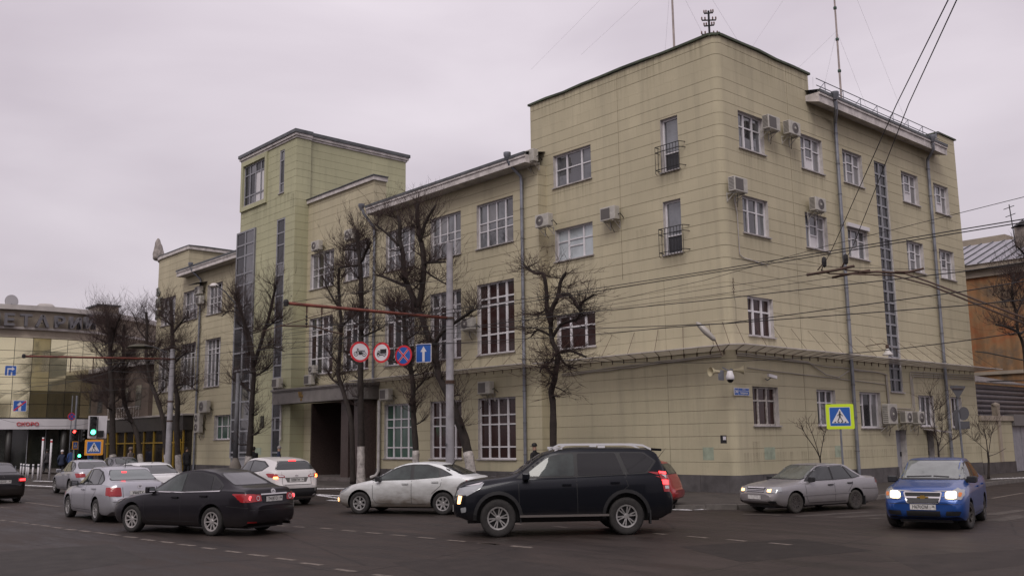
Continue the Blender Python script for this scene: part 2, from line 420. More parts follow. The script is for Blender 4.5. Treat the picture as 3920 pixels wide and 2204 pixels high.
# plinth
pp = [(X0, 3), (X0, 0)]+[(-RC+(RC+.05)*sin(a), RC-(RC+.05)*cos(a)) for a in [PI/2*k/8 for k in range(9)]]+[(0.05, 20.5), (-3, 20.5)]
pp[1] = (X0, -0.05)
def slabs(parent, a, b, z0, z1, n, width, name, material, proud=0.05, skip=()):
    """row of stone slabs from a to b (2D), outside on the right"""
    a, b = Vector(a), Vector(b); L = (b-a).length; d = (b-a)/L; nn = Vector((d.y, -d.x)); k = max(1, round(L/width)); w = L/k
    for i in range(k):
        s0, s1 = i*w+.006, (i+1)*w-.006
        for (sa, sb) in skip:
            if s0 >= sa and s1 <= sb: s0 = s1 = 0
            elif s0 < sa < s1: s1 = sa
            elif s0 < sb < s1: s0 = sb
        if s1-s0 < .05: continue
        m = MB(); pr = proud+random.uniform(-.004, .004)
        q = a+d*s0; m.obox((q.x, q.y, z0), (d*(s1-s0)).to_3d(), (nn*pr).to_3d(), (0, 0, z1-z0))
        m.build(name, material, parent, fix=True)
slabs(BL, (X0, 0), (-RC, 0), 0, 0.72, 0, 1.25, 'plinth_slab', PLINTH)
pc = MB()
for (p, q) in zip(arc, arc[1:]):
    o = lambda v, r: (-RC+(v[0]+RC)*r/RC, RC+(v[1]-RC)*r/RC)
    A, B = o(p, RC+.05), o(q, RC+.05)
    pc.quad((A[0], A[1], 0), (B[0], B[1], 0), (B[0], B[1], .72), (A[0], A[1], .72)); pc.quad((p[0], p[1], .72), (A[0], A[1], .72), (B[0], B[1], .72), (q[0], q[1], .72))
pc.build('plinth_slab', PLINTH, BL)
slabs(BL, (0, RC), (0, 20.5), 0, 0.72, 0, 1.25, 'plinth_slab', PLINTH, skip=((11.85-RC, 12.8-RC), (14.8-RC, 15.45-RC)))
# upper parapets
facade(BL, [(X0, 6), (X0, 0)]+arc+[(0, 6.45), (-6, 6.45)], 15.953, 17.2, [], CREAM)
facade(BL, [(-1.6, 18.7), (0, 18.7), (0, 20.5), (-1.6, 20.5)], 15.953, 17.18, [], CREAM)
def capping(pts, z, name, material, over=0.1, h=0.07, wav=0.02, t=0.5, parent=BL, up=0.0):
    """sheet metal capping that follows the wall top and sags a little"""
    P2 = [Vector(p) for p in pts]; mb = MB(); seq = []
    for a, b in zip(P2, P2[1:]):
        n = max(1, int((b-a).length/1.1)); seq += [a.lerp(b, i/n) for i in range(n)]
    seq.append(P2[-1]); R = []
    for i, p in enumerate(seq):
        d = (seq[min(i+1, len(seq)-1)]-seq[max(i-1, 0)]).normalized(); n = Vector((d.y, -d.x)); w = random.uniform(-wav, wav)
        R.append((p+n*over, p-n*t, z+w, n))
    for (a, b, za, n), (c, d, zc, n2) in zip(R, R[1:]):
        A, B, Cc, D = (a.x, a.y, za), (c.x, c.y, zc), (d.x, d.y, zc+up), (b.x, b.y, za+up)
        Up = lambda q: (q[0], q[1], q[2]+h)
        mb.quad(A, B, Up(B), Up(A)); mb.quad(Up(A), Up(B), Up(Cc), Up(D)); mb.quad(D, Cc, B, A); mb.quad(Up(D), Up(Cc), Cc, D)
    mb.quad((R[0][0].x, R[0][0].y, R[0][2]), (R[0][0].x, R[0][0].y, R[0][2]+h), (R[0][1].x, R[0][1].y, R[0][2]+h+up), (R[0][1].x, R[0][1].y, R[0][2]+up))
    e = R[-1]; mb.quad((e[1].x, e[1].y, e[2]+up), (e[1].x, e[1].y, e[2]+h+up), (e[0].x, e[0].y, e[2]+h), (e[0].x, e[0].y, e[2]))
    return mb.build(name, material, parent)
capping([(X0-.05, 6), (X0-.05, 0)]+arc+[(0, 6.5), (-6, 6.5)], 17.2, 'parapet_capping', FLASH, over=.09, h=.09, wav=.035)
capping([(-1.65, 18.62), (0, 18.62), (0, 20.58), (-1.6, 20.58)], 17.18, 'parapet_capping', FLASH, over=.1, h=.07, t=.9)
# F1 block windows
def W(P, key, *a, **k): u0, u1, z0, z1 = key; k.setdefault('depth', .22); return window(BL, P, u0, u1, z0, z1, *a, **k)
W(F1, f1w['b4'], [.3, .42, .28], [.45, .55], [GL_SKY, GL_DARK, GL_SKY], thick=(1, 2))
W(F1, f1w['b3'], [.3, .42, .28], [[.38, .62], [.36, .22, .42], [.38, .62]], [GL_WHITE], thick=(1, 2))
W(F1, f1w['b2'], [.3, .42, .28], [.34, .66], [GL_BROWN], thick=(1, 2), mw=.075)
W(F1, f1w['d4'], [1], [.66, .34], [GL_SKY, GL_GREY], fw=.08)
W(F1, f1w['d3'], [1], [.66, .34], [GL_SKY, GL_GREY], fw=.08)
A2 = [.3, .37, .33]; RB = [[.35, .65], [.3, .3, .4], [.35, .65]]
for i, key in enumerate(f2w[:10]):
    if i in (0, 5): W(F2, key, A2, [.36, .64], [GL_SKY, GL_DARK, GL_SKY], thick=(1, 2))
    elif i == 7: W(F2, (key[0], key[1], key[2], key[3]-.14), A2, [[.35, .65], [.3, .3, .4], [.35, .65]], [GL_DARK, GL_SKY], special={(1, 2): PANELW})
    else: W(F2, key, A2, RB, [GL_SKY, GL_DARK, CURT], special=({(1, 2): PANELW} if i not in (8, 2) else {(1, 2): CURT}))
sh = MB(); sh.box((-.05, 8.82, 10.97), (.10, 10.68, 11.14)); sh.build('roller_shutter_box', PANELW, BL)
W(F2, f2w[10], A2, [.34, .66], [GL_BROWN], mw=.075, thick=(1, 2))
W(F2, f2w[11], A2, [.34, .66], [GL_BROWN], mw=.07, frame=mat('worn_wood_frame', (.45, .42, .39), .7, noise=.5, nscale=9))
W(F2, f2w[12], A2, [.34, .66], [GL_DARK, GL_GREY])
W(F2, f2w[13], [.25, .42, .33], [[.34, .66], [1], [1]], [CURT, GL_GREY], fw=.08)
W(F2, f2w[14], A2, [[.5, .5], [1], [1]], [GL_DARK, GL_GREY])
W(F2, f2w[15], A2, [[.5, .5], [1], [1]], [GL_DARK, GL_GREY])
W(F2, stair, [.46, .54], [1]*21, [GL_GREY, GL_GREY, GL_DARK], frame=GREYF, mw=.10, fw=.06, depth=.13, name='stair_window')
DOORM = mat('grey_steel_door', (0.28, 0.28, 0.31), .5, noise=.2); DOORD = mat('dark_grey_door', (0.12, 0.115, 0.12), .5, noise=.2)
for (a, b, c, d), m in zip(doors, (DOORM, DOORD)):
    mb = MB(); mb.box((-.34, a, c), (-.28, b, d)); dr = mb.build('door', m, BL)
    hb = MB(); hb.box((-.28, b-.12, 1.15), (-.22, b-.09, 1.35)); hb.build('handle', IRON, dr)
    rv = MB(); rv.quad((0, a, c), (-.3, a, c), (-.3, a, d), (0, a, d)); rv.quad((0, b, d), (-.3, b, d), (-.3, b, c), (0, b, c)); rv.quad((0, a, d), (-.3, a, d), (-.3, b, d), (0, b, d))
    rv.build('reveal', REVEAL, dr)
cn = MB(); cn.obox((0, 14.45, 2.32), (0, 1.3, -.05), (.75, 0, -.12), (0, 0, .05)); cn.build('door_canopy', SILL, BL)

# french balconies
def balcony(u0, u1, z0, z1, lab):
    t = empty('balcony_railing', (0, 0, 0), 0, None, None); t.parent = BL
    o = 0.27
    for z in (z1, z1-.22, z0+.12): mb = MB(); mb.tube([F1.p(u0, z, 0), F1.p(u0, z, o), F1.p(u1, z, o), F1.p(u1+.1, z, 0)], .017, 5); mb.build('rail', IRON, t)
    n = 8
    for i in range(n+1):
        u = u0+(u1-u0)*i/n; b = MB(); b.tube([F1.p(u, z1, o), F1.p(u, z0-.02, o), F1.p(u, z0-.06, o-.1)], .011, 5); b.build('bar', IRON, t)
balcony(-2.93, -1.75, 12.3, 13.35, 'upper'); balcony(-2.9, -1.72, 9.0, 10.05, 'lower')

# ---------------- wing
wins3 = [(-13.65, -11.07), (-17.27, -14.85), (-21.2, -18.6), (-25.25, -22.75), (-29.02, -26.4)]
wins3L = [(-43.15, -40.75), (-47.2, -44.65), (-51.2, -48.6)]
LX0, LX1 = -51.6, -9.4; LXP = -46.55
Rl = 7.0
def curve_left(R=2.6, n=10):
    """the rounded left end of the wing, outside on the right of the walking direction"""
    cxx, cyy = LX0, -0.5+R
    return [(cxx-R*sin(a), cyy-R*cos(a)) for a in [radians(100)*(1-k/n) for k in range(n+1)]]
cl = curve_left()
CL = sum((Vector(a)-Vector(b)).length for a, b in zip(cl, cl[1:]))
def sW(x): return CL+(x-LX0)
wingpath = cl+[(LX1, -0.5), (LX1, 1.2)]
ow = []
for (a, b) in wins3+wins3L[:1]: ow.append((a, b, 10.93, 13.06))
for (a, b) in wins3+wins3L[:1]: ow.append((a, b, 5.94, 9.24))
ow.append((-44.95, -44.0, 0, 0))
for (a, b) in wins3[:3]: ow.append((a, b, 1.23, 3.97))
ow.append((-41.3, -38.9, 2.38, 3.99))
ow = [o for o in ow if o[3] > 0]
opw = [(sW(a), sW(b), c, d) for (a, b, c, d) in ow]
# openings that fall on the rounded end are given along the curve
def s_curve(x): return CL-(LX0-x)*1.02
cw = [(sW(-47.2), sW(-44.65), 10.93, 13.06), (sW(-47.2), sW(-44.65), 5.94, 9.24), (sW(-51.2), sW(-48.6), 10.93, 13.06), (sW(-51.2), sW(-48.6), 5.94, 9.24), (1.6, 2.9, 10.93, 13.06)]
portal_op = (sW(-28.6), sW(-22.3), 0.1, 4.3)
Pw = facade(BL, wingpath, 0.72, 14.1, opw+cw+[portal_op], CREAM)
# above the cornice line: parapet of the bay next to the tower, and the curved one
Pm = facade(BL, [(-29.4, -0.5), (-22.37, -0.5), (-22.37, .3)], 14.103, 16.2, [], CREAM)
capping([(-29.4, -0.56), (-22.3, -0.56), (-22.3, .3)], 16.2, 'parapet_band', CORNICE, over=.07, h=.22, wav=0.0, t=.3)
capping([(-29.45, -0.6), (-22.25, -0.6), (-22.25, .3)], 16.425, 'parapet_capping', ROOFM, over=.09, h=.05, wav=.01, t=.3)
facade(BL, cl+[(LXP, -0.5), (LXP, 4)], 14.103, 16.2, [], CREAM)
capping(cl+[(LXP+.05, -.5), (LXP+.05, 4)], 16.2, 'parapet_band', CORNICE, over=.12, h=.24, wav=0.0, t=.3)
capping(cl+[(LXP+.08, -.5), (LXP+.08, 4)], 16.445, 'parapet_capping', ROOFM, over=.15, h=.06, wav=.012, t=.3)
def cornice(a, b, n, zb, zt, over, parent, gut=True, drop=0.0):
    a, b, n = Vector(a), Vector(b), Vector(n)
    U = b-a; z = Vector((0, 0, 1)); m = MB()
    # sloping soffit, fascia
    A0, A1 = a+z*zb, b+z*zb; B0, B1 = a+n*over+z*(zb-drop), b+n*over+z*(zb-drop); C0, C1 = a+n*over+z*zt, b+n*over+z*zt; D0, D1 = a+z*zt, b+z*zt
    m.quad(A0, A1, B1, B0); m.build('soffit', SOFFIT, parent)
    m = MB(); m.quad(B0, B1, C1, C0); m.quad(A0, B0, C0, D0); m.quad(B1, A1, D1, C1)
    st = zt-.1; m.quad(C0+z*0, C1, C1+n*.05, C0+n*.05); m.obox(C0-z*.1, U, n*.05, z*.1); m.build('cornice', CORNICE, parent, fix=True)
    # roof edge and gutter
    m = MB(); m.obox(C0-n*.05, U, n*.13, z*.12)
    nb = 3.0; e0, e1 = C0+z*.12, C1+z*.12
    m.quad(e0, e1, e1-n*nb+z*.55, e0-n*nb+z*.55); m.build('roof_edge', ROOFM, parent, fix=False)
cornice((-22.05, -0.5, 0), (-9.42, -0.5, 0), (0, -1, 0), 14.1, 14.46, .72, BL)
cornice((-46.9, -0.5, 0), (-36.5, -0.5, 0), (0, -1, 0), 14.1, 14.46, .72, BL)
cornice((0, 6.15, 0), (0, 18.1, 0), (1, 0, 0), 15.95, 16.2, .62, BL, drop=.17)
# roofs
rf = MB()
rf.poly([(-9.4, 0, 14.6), (-9.4, 9, 16.2), (-53, 9, 16.2), (-53, 0, 14.6)]); rf.poly([(X0, .2, 16.3), (-.2, .2, 16.3), (-.2, 20.4, 16.3), (X0, 20.4, 16.3)])
rf.poly([(X0, 12, 0), (X0, 20.5, 0), (X0, 20.5, 16.3), (X0, 12, 16.3)]); rf.poly([(X0, 0.1, 14), (X0, 12, 14), (X0, 12, 17.2), (X0, .1, 17.2)]); rf.poly([(0, 20.49, 0), (X0, 20.49, 0), (X0, 20.49, 16), (0, 20.49, 16)])
rf.build('roof', ROOFM, BL)
C4 = [.24, .26, .26, .24]; R3 = [.43, .2, .37]; R2 = [.2, .1, .43, .27]; R1 = [.27, .16, .385, .185]
def WW(a, b, c, d, rows, glass, **k): return window(BL, WG, a, b, c, d, C4, rows, glass, thick=(1, 3), depth=.21, **k)
for i, (a, b) in enumerate(wins3): WW(a, b, 10.93, 13.06, R3, [GL_SKY, GL_DARK, GL_SKY, CURT] if i < 3 else [CURT, GL_DARK, GL_SKY], join=(i > 1))
for i, (a, b) in enumerate(wins3): WW(a, b, 5.94, 9.24, R2, [GL_BROWN] if i == 0 else [GL_DARK, GL_GREY, GL_BROWN, CURT], join=(i > 1), mw=.085, special=({(2, 1): PANELW} if i == 1 else None))
WW(*wins3[0], 1.23, 3.97, R1, [GL_BROWN], mw=.07); WW(*wins3[1], 1.23, 3.97, R1, [GL_BROWN], mw=.07); WW(*wins3[2], 1.23, 3.97, R1, [GL_GREEN], mw=.07)
for (a, b, c, d) in ((-43.15, -40.75, 10.93, 13.06), (-43.15, -40.75, 5.94, 9.24)): window(BL, WG, a, b, c, d, C4, R3 if c > 10 else R2, [GL_SKY, CURT, GL_DARK], join=True, thick=(2,))
window(BL, WG, -41.3, -38.9, 2.38, 3.99, [.3, .4, .3], [.45, .55], [GL_GREEN], join=True)
for (s0, s1, c, d) in cw:
    A, B = Vector(Pw(s0, 0, 0)), Vector(Pw(s1, 0, 0)); ud = (B-A).normalized(); Pc = Pl(A, ud, (ud.y, -ud.x, 0))
    window(BL, Pc, 0, (B-A).length, c, d, C4, R3 if c > 10 else R2, [GL_SKY, CURT, GL_DARK], join=True, thick=(2,))
slabs(BL, (-22.2, -.5), (LX1, -.5), 0, 0.72, 0, 1.4, 'plinth_slab', PLINTH); slabs(BL, (-46.5, -.5), (-36.6, -.5), 0, 0.72, 0, 1.4, 'plinth_slab', PLINTH)
# ---------------- tower
TX0, TX1 = -36.5, -29.4
tp = [(TX0, 6.7), (TX0, -1.4), (TX1, -1.4), (TX1, -0.4), (TX1-.14, -0.4), (TX1-.14, 6.7), (TX0, 6.7)]
tL = 8.1
so_ = [(tL+(-36.14-TX0), tL+(-33.24-TX0), 17.18, 19.83), (tL+(-31.42-TX0), tL+(-30.84-TX0), 17.1, 19.83), (tL+(-31.6-TX0), tL+(-30.56-TX0), 1.2, 15.52), (tL+.0, tL+(-34.25-TX0), 1.2, 15.52)]
facade(BL, tp, 0.72, 20.2, so_, GREEN)
facade(BL, tp[1:4], 0.0, 0.719, [], GREEN, plain=True)
def ring(z, h, over, m, name):
    mb = MB(); e = over
    for (a, b) in (((TX0-e, -1.4-e), (TX1+e, -1.0)), ((TX0-e, -1.0), (TX0+.3, 6.7+e)), ((TX1-.6, -1.0), (TX1+e, -0.4)), ((TX1-.6, -.4), (TX1-.14+e, 6.7+e)), ((TX0+.3, 6.4), (TX1-.6, 6.7+e))):
        mb.box((a[0], a[1], z), (b[0], b[1], z+h))
    mb.build(name, m, BL)
ring(20.2, .12, .07, CORNICE, 'cornice'); ring(20.323, .16, .15, CORNICE, 'cornice'); ring(20.486, .2, .22, ROOFM, 'roof_edge')
rt = MB(); rt.box((TX0+.3, -1, 20.5), (TX1-.6, 6.4, 20.7)); rt.build('roof', ROOFM, BL)
# raised surround of the top window
sp = MB(); a0, a1, b0, b1 = -36.44, -32.95, 16.87, 20.18
sp.box((a0, -1.52, b0), (a1, -1.4, 17.14)); sp.box((a0, -1.52, 19.87), (a1, -1.4, b1)); sp.box((a0, -1.52, 17.14), (-36.18, -1.4, 19.87)); sp.box((-33.2, -1.52, 17.14), (a1, -1.4, 19.87))
sp.build('window_surround', GREEN, BL)
window(BL, TW, -36.14, -33.24, 17.18, 19.83, [1, 1.1, 1.1, .9], [.22, .56, .22], [GL_GREY, GL_DARK, GL_GREY], frame=GREYF, depth=.1, mw=.1, special={(1, 1): GL_GREY, (2, 1): PANELW, (2, 2): PANELW, (3, 1): PANELW, (3, 2): PANELW})
window(BL, TW, -31.42, -30.84, 17.1, 19.83, [1], [.22, .57, .21], [GL_DARK, GL_GREY], frame=GREYF, depth=.1, mw=.1, fw=.09)
bars = [15.5, 14.7, 13.95, 12.8, 12.07, 10.8, 9.3, 7.7, 6.6, 5.87, 4.6, 3.5, 2.78, 1.47, 1.22]
rows_t = [a-b for a, b in zip(bars, bars[1:])]
window(BL, TW, -31.6, -30.56, 1.2, 15.52, [1], rows_t, [GL_GREY, GL_DARK, GL_GREY, GL_GREY], frame=GREYF, depth=.08, mw=.10, fw=.1, name='stair_window')
bay = Pl((0, -1.47, 0), (1, 0, 0), (0, -1, 0))
window(BL, bay, -36.75, -34.25, 1.2, 15.52, [1, 1], rows_t, [GL_GREY, GL_DARK, GL_GREY], frame=GREYF, depth=0.02, mw=.12, fw=.11, name='bay_window', projecting=True, sill=False)
sb = MB(); sb.box((-34.31, -1.47, 1.2), (-34.25, -1.2, 15.52)); sb.box((-36.75, -1.47, 1.2), (-36.69, -.5, 15.52)); sb.box((-36.69, -1.47, 15.47), (-34.31, -1.2, 15.52)); sb.box((-36.69, -1.46, 0), (-34.31, -1.2, 1.24)); sb.build('bay_casing', GREYF, BL)

# ---------------- entrance portal
STONE = mat('grey_portal_stone', (0.17, 0.155, 0.145), .6, noise=.2, nscale=2, bump=.1); GRAN = mat('brown_granite', (0.07, 0.05, 0.045), .35, noise=.4, nscale=12)
DOORS = glassm('dark_entrance_glass', (.012, .01, .01), .1, 1.4)
xr = -21.72; r = 1.0; fy = -1.95; xl = -30.5
outl = [(xl, -1.4), (xl, fy), (xr-r, fy)]+[(xr-r+r*sin(a), fy+r-r*cos(a)) for a in [PI/2*k/8 for k in range(1, 9)]]+[(xr, -.5)]
def band(z0, z1, e, name, material):
    m = MB(); o = []
    for (x, y) in outl:
        ex = -e if x == xl else (e if x > xr-.01 else e*max(0, (x-(xr-r))/r)); o.append((x+ex, y-(e if y < -1.3 and x < xr-.01 else 0)))
    n = len(o)
    for a, b in zip(o, o[1:]): m.quad((*a, z0), (*b, z0), (*b, z1), (*a, z1))
    m.poly([(*p, z1) for p in o]); m.poly([(*p, z0) for p in reversed(o)])
    m.build(name, material, BL)
band(4.28, 4.95, 0, 'portal_fascia', STONE); band(4.953, 5.02, .05, 'portal_moulding', STONE); band(5.023, 5.12, .1, 'portal_moulding', STONE)
pb = MB(); Y1 = 1.6
pb.cur = 0
pb.quad((-29.3, -.5, 0), (-29.3, Y1, 0), (-29.3, Y1, 4.3), (-29.3, -.5, 4.3)); pb.build('recess_wall', GREEN, BL)
pb = MB(); pb.box((-28.62, -.5, 0), (-28.5, Y1, 4.3)); pb.box((-22.4, -.6, .1), (-21.9, Y1, 4.28)); pb.box((-29.3, -.45, 4.29), (-21.8, Y1, 4.4)); pb.build('recess_wall', GRAN, BL)
pb = MB(); pb.box((-28.5, Y1, 0.1), (-22.4, Y1+.1, 4.29)); pb.build('entrance_door', DOORS, BL)
for k, x in enumerate((-27.6, -26.6, -25.6, -24.6, -23.4)):
    m = MB(); m.box((x-.04, Y1-.06, .1), (x+.04, Y1, 4.29)); m.build('door_frame', GRAN, BL)
for (a, b) in ((-24.0, -23.28), (-22.75, -21.95)):
    m = MB(); m.box((a, -1.35, .1), (b, -.6, 4.28)); m.build('pillar', GRAN, BL)
st = MB(); st.box((-28.6, -1.9, 0.12), (-21.9, 1.6, .27)); st.build('step', mat('entrance_step', (.1, .085, .08), .6, noise=.3), BL)
st = MB(); st.box((-28.9, -2.25, 0.12), (-21.6, -1.9, .2)); st.build('step', MATS['entrance_step'], BL)
# gilt monogram on the fascia
GILT = mat('gilt_letters', (.32, .2, .06), .4, .6)
def textmesh(s, size, ext=0.01, bold=0.0, space=1.0):
    cu = bpy.data.curves.new('t', 'FONT'); cu.body = s; cu.size = size; cu.extrude = ext; cu.offset = bold; cu.align_x = 'CENTER'; cu.align_y = 'CENTER'; cu.resolution_u = 2; cu.space_character = space
    o = bpy.data.objects.new('t', cu); COL.objects.link(o); dg = bpy.context.evaluated_depsgraph_get(); me = bpy.data.meshes.new_from_object(o.evaluated_get(dg)); bpy.data.objects.remove(o); me.materials.clear(); return me
def text(name, s, size, pos, ud, n, material, parent=None, ext=.01, bold=0.0, sx=1.0, space=1.0):
    me = textmesh(s, size, ext, bold, space); ud, n = Vector(ud).normalized(), Vector(n).normalized(); up = n.cross(ud)
    Mx = Matrix(((ud.x, up.x, n.x, pos[0]), (ud.y, up.y, n.y, pos[1]), (ud.z, up.z, n.z, pos[2]), (0, 0, 0, 1))) @ Matrix.Diagonal((sx, 1, 1, 1))
    me.transform(Mx); return link(name, me, material, parent)
for s, z, x, sz in (('УЛЬТ', 4.79, -27.3, .24), ('ТУРЫ', 4.62, -27.25, .24), ('10', 4.44, -27.2, .24)):
    text('monogram', s, sz, (x, fy-.012, z), (1, .0, 0), (0, -1, 0), GILT, BL, .015, sx=.75)
COURSES.sort(key=lambda q: -q[0])
for ar, m, mt, pa in COURSES[:290]: m.build('plaster_course', mt, pa)
rest = MB(); rest_m = [CREAM, GREEN]
for ar, m, mt, pa in COURSES[290:]:
    rest.cur = rest_m.index(mt)
    for f in m.f: rest.poly([m.v[i] for i in f])
o = rest.build('plaster_courses', rest_m, BL); o['kind'] = 'stuff'
RP = mat('repainted_block', (.31, .355, .27), .85, noise=.25, nscale=3)
def patch(P, px0, py0, px1, py1):
    f = onY if P is not F2 else onX; y = P.o.y if P is not F2 else 0
    a, b = f(px0, py0, y), f(px1, py1, y); u0, u1 = (a.x, b.x) if P is not F2 else (a.y, b.y); m = MB(); m.quad(P.p(u0, b.z, .003), P.p(u1, b.z, .003), P.p(u1, a.z, .003), P.p(u0, a.z, .003)); m.build('repainted_block', RP, BL)
patch(F1, 2690, 1711, 2734, 1760); patch(F2, 2925, 1711, 2969, 1757); patch(TW, 965, 1713, 1000, 1740); patch(F2, 3195, 1705, 3228, 1748)
# remaining window panes as one part
allp = MB(); mlist = []
for nme, (g, qs) in stuff_panes.items():
    mlist.append(g); allp.cur = len(mlist)-1
    for q in qs: allp.quad(*q)
o = allp.build('window_panes', mlist, BL); o['kind'] = 'stuff'

# rain streaks and grime below sills, condensers and the capping (dirt with a shape of its own)
def streak_mat():
    m = bpy.data.materials.new('grime_streaks'); m.use_nodes = True; t = m.node_tree; N = t.nodes.new; L = t.links.new; b = t.nodes['Principled BSDF']; b.inputs['Base Color'].default_value = (.10, .085, .06, 1); b.inputs['Roughness'].default_value = .95; b.inputs['Specular IOR Level'].default_value = .1
    uv = N('ShaderNodeUVMap'); sp = N('ShaderNodeSeparateXYZ'); L(uv.outputs[0], sp.inputs[0]); g = N('ShaderNodeTexCoord'); mp_ = N('ShaderNodeMapping'); mp_.inputs['Scale'].default_value = (9, 9, .45); L(g.outputs['Object'], mp_.inputs['Vector']); n = N('ShaderNodeTexNoise'); n.inputs['Scale'].default_value = 1; n.inputs['Detail'].default_value = 5; L(mp_.outputs[0], n.inputs['Vector'])
    r = N('ShaderNodeMapRange'); r.inputs['From Min'].default_value = .42; r.inputs['From Max'].default_value = .75; L(n.outputs['Fac'], r.inputs['Value'])
    p = N('ShaderNodeMath'); p.operation = 'POWER'; p.inputs[1].default_value = 1.6; L(sp.outputs['Y'], p.inputs[0])
    sx = N('ShaderNodeMath'); sx.operation = 'PINGPONG'; sx.inputs[1].default_value = .5; L(sp.outputs['X'], sx.inputs[0]); ex = N('ShaderNodeMapRange'); ex.inputs['From Max'].default_value = .12; L(sx.outputs[0], ex.inputs['Value'])
    a = N_mul(t, r.outputs[0], p.outputs[0], .3); k = N('ShaderNodeMath'); k.operation = 'MULTIPLY'; L(a, k.inputs[0]); L(ex.outputs[0], k.inputs[1]); L(k.outputs[0], b.inputs['Alpha']); return m
SK = MB(); SKUV = []
def streak(P, u0, u1, zt, h, off=.004):
    SK.quad(P.p(u0, zt-h, off), P.p(u1, zt-h, off), P.p(u1, zt, off), P.p(u0, zt, off)); SKUV.extend([(0, 0), (1, 0), (1, 1), (0, 1)])
rs_ = random.Random(2)
for (a, b, c, d) in f2w: streak(F2, a-.15, b+.15, c-.03, rs_.uniform(.7, 1.5))
for k_, (a, b, c, d) in f1w.items(): streak(F1, a-.15, b+.15, c-.03, rs_.uniform(.7, 1.5))
for (a, b) in wins3:
    for z in (10.9, 5.9): streak(WG, a-.1, b+.1, z, rs_.uniform(.6, 1.3))
for k in range(14): y = .6+k*.45; streak(F2, y, y+.5, 17.2, rs_.uniform(.5, 2.2))
for k in range(20): x = -10.2+k*.48; streak(F1, x, x+.5, 17.2, rs_.uniform(.5, 2.0))
for y, z in ((3.5, 13.6), (5.1, 13.6), (.8, 10.9), (6.9, 11.3), (12.4, 2.4), (15.1, 2.4), (8.22, 12), (8.22, 5), (16.9, 9)): streak(F2, y-.35, y+.35, z, rs_.uniform(1.2, 2.4))
streak(F2, .95, 1.5, 1.9, 1.1); streak(F1, -4.4, -3.7, 10.3, 1.8)
for x, z, h in ((-36.3, 16.8, 1.2), (-35, 16.8, 1.6), (-33.4, 16.8, 1.9), (-32, 17, 2), (-30.8, 17, 1.6), (-30, 16.8, 2.2), (-29.9, 10, 3)): streak(TW, x, x+1.0, z, h)
for k in range(28): y = .4+k*.72; streak(F2, y, y+.75, 1.5, .78) if not any(a_-.3 < y < b_+.1 for a_, b_, *_ in doors) else None
o = SK.build('rain_streaks', streak_mat(), BL); o['kind'] = 'stuff'; uvl = o.data.uv_layers.new(name='UVMap')
for i, l in enumerate(o.data.loops): uvl.data[i].uv = SKUV[l.vertex_index]
# ================================================================ cars
def pchip(pts):
    xs = [p[0] for p in pts]; ys = [p[1] for p in pts]
    if xs[0] > xs[-1]: xs, ys = xs[::-1], ys[::-1]
    n = len(xs); h = [xs[i+1]-xs[i] for i in range(n-1)]; d = [(ys[i+1]-ys[i])/h[i] for i in range(n-1)]
    m = [d[0]]
    for i in range(1, n-1):
        if d[i-1]*d[i] <= 0: m.append(0.0)
        else: w1, w2 = 2*h[i]+h[i-1], h[i]+2*h[i-1]; m.append((w1+w2)/(w1/d[i-1]+w2/d[i]))
    m.append(d[-1])
    def f(x):
        if x <= xs[0]: return ys[0]
        if x >= xs[-1]: return ys[-1]
        for i in range(n-1):
            if x <= xs[i+1]: break
        t = (x-xs[i])/h[i]; t2, t3 = t*t, t*t*t
        return (2*t3-3*t2+1)*ys[i]+(t3-2*t2+t)*h[i]*m[i]+(-2*t3+3*t2)*ys[i+1]+(t3-t2)*h[i]*m[i+1]
    return f
def sstep(x, a, b):
    t = max(0, min(1, (x-a)/(b-a))); return t*t*(3-2*t)

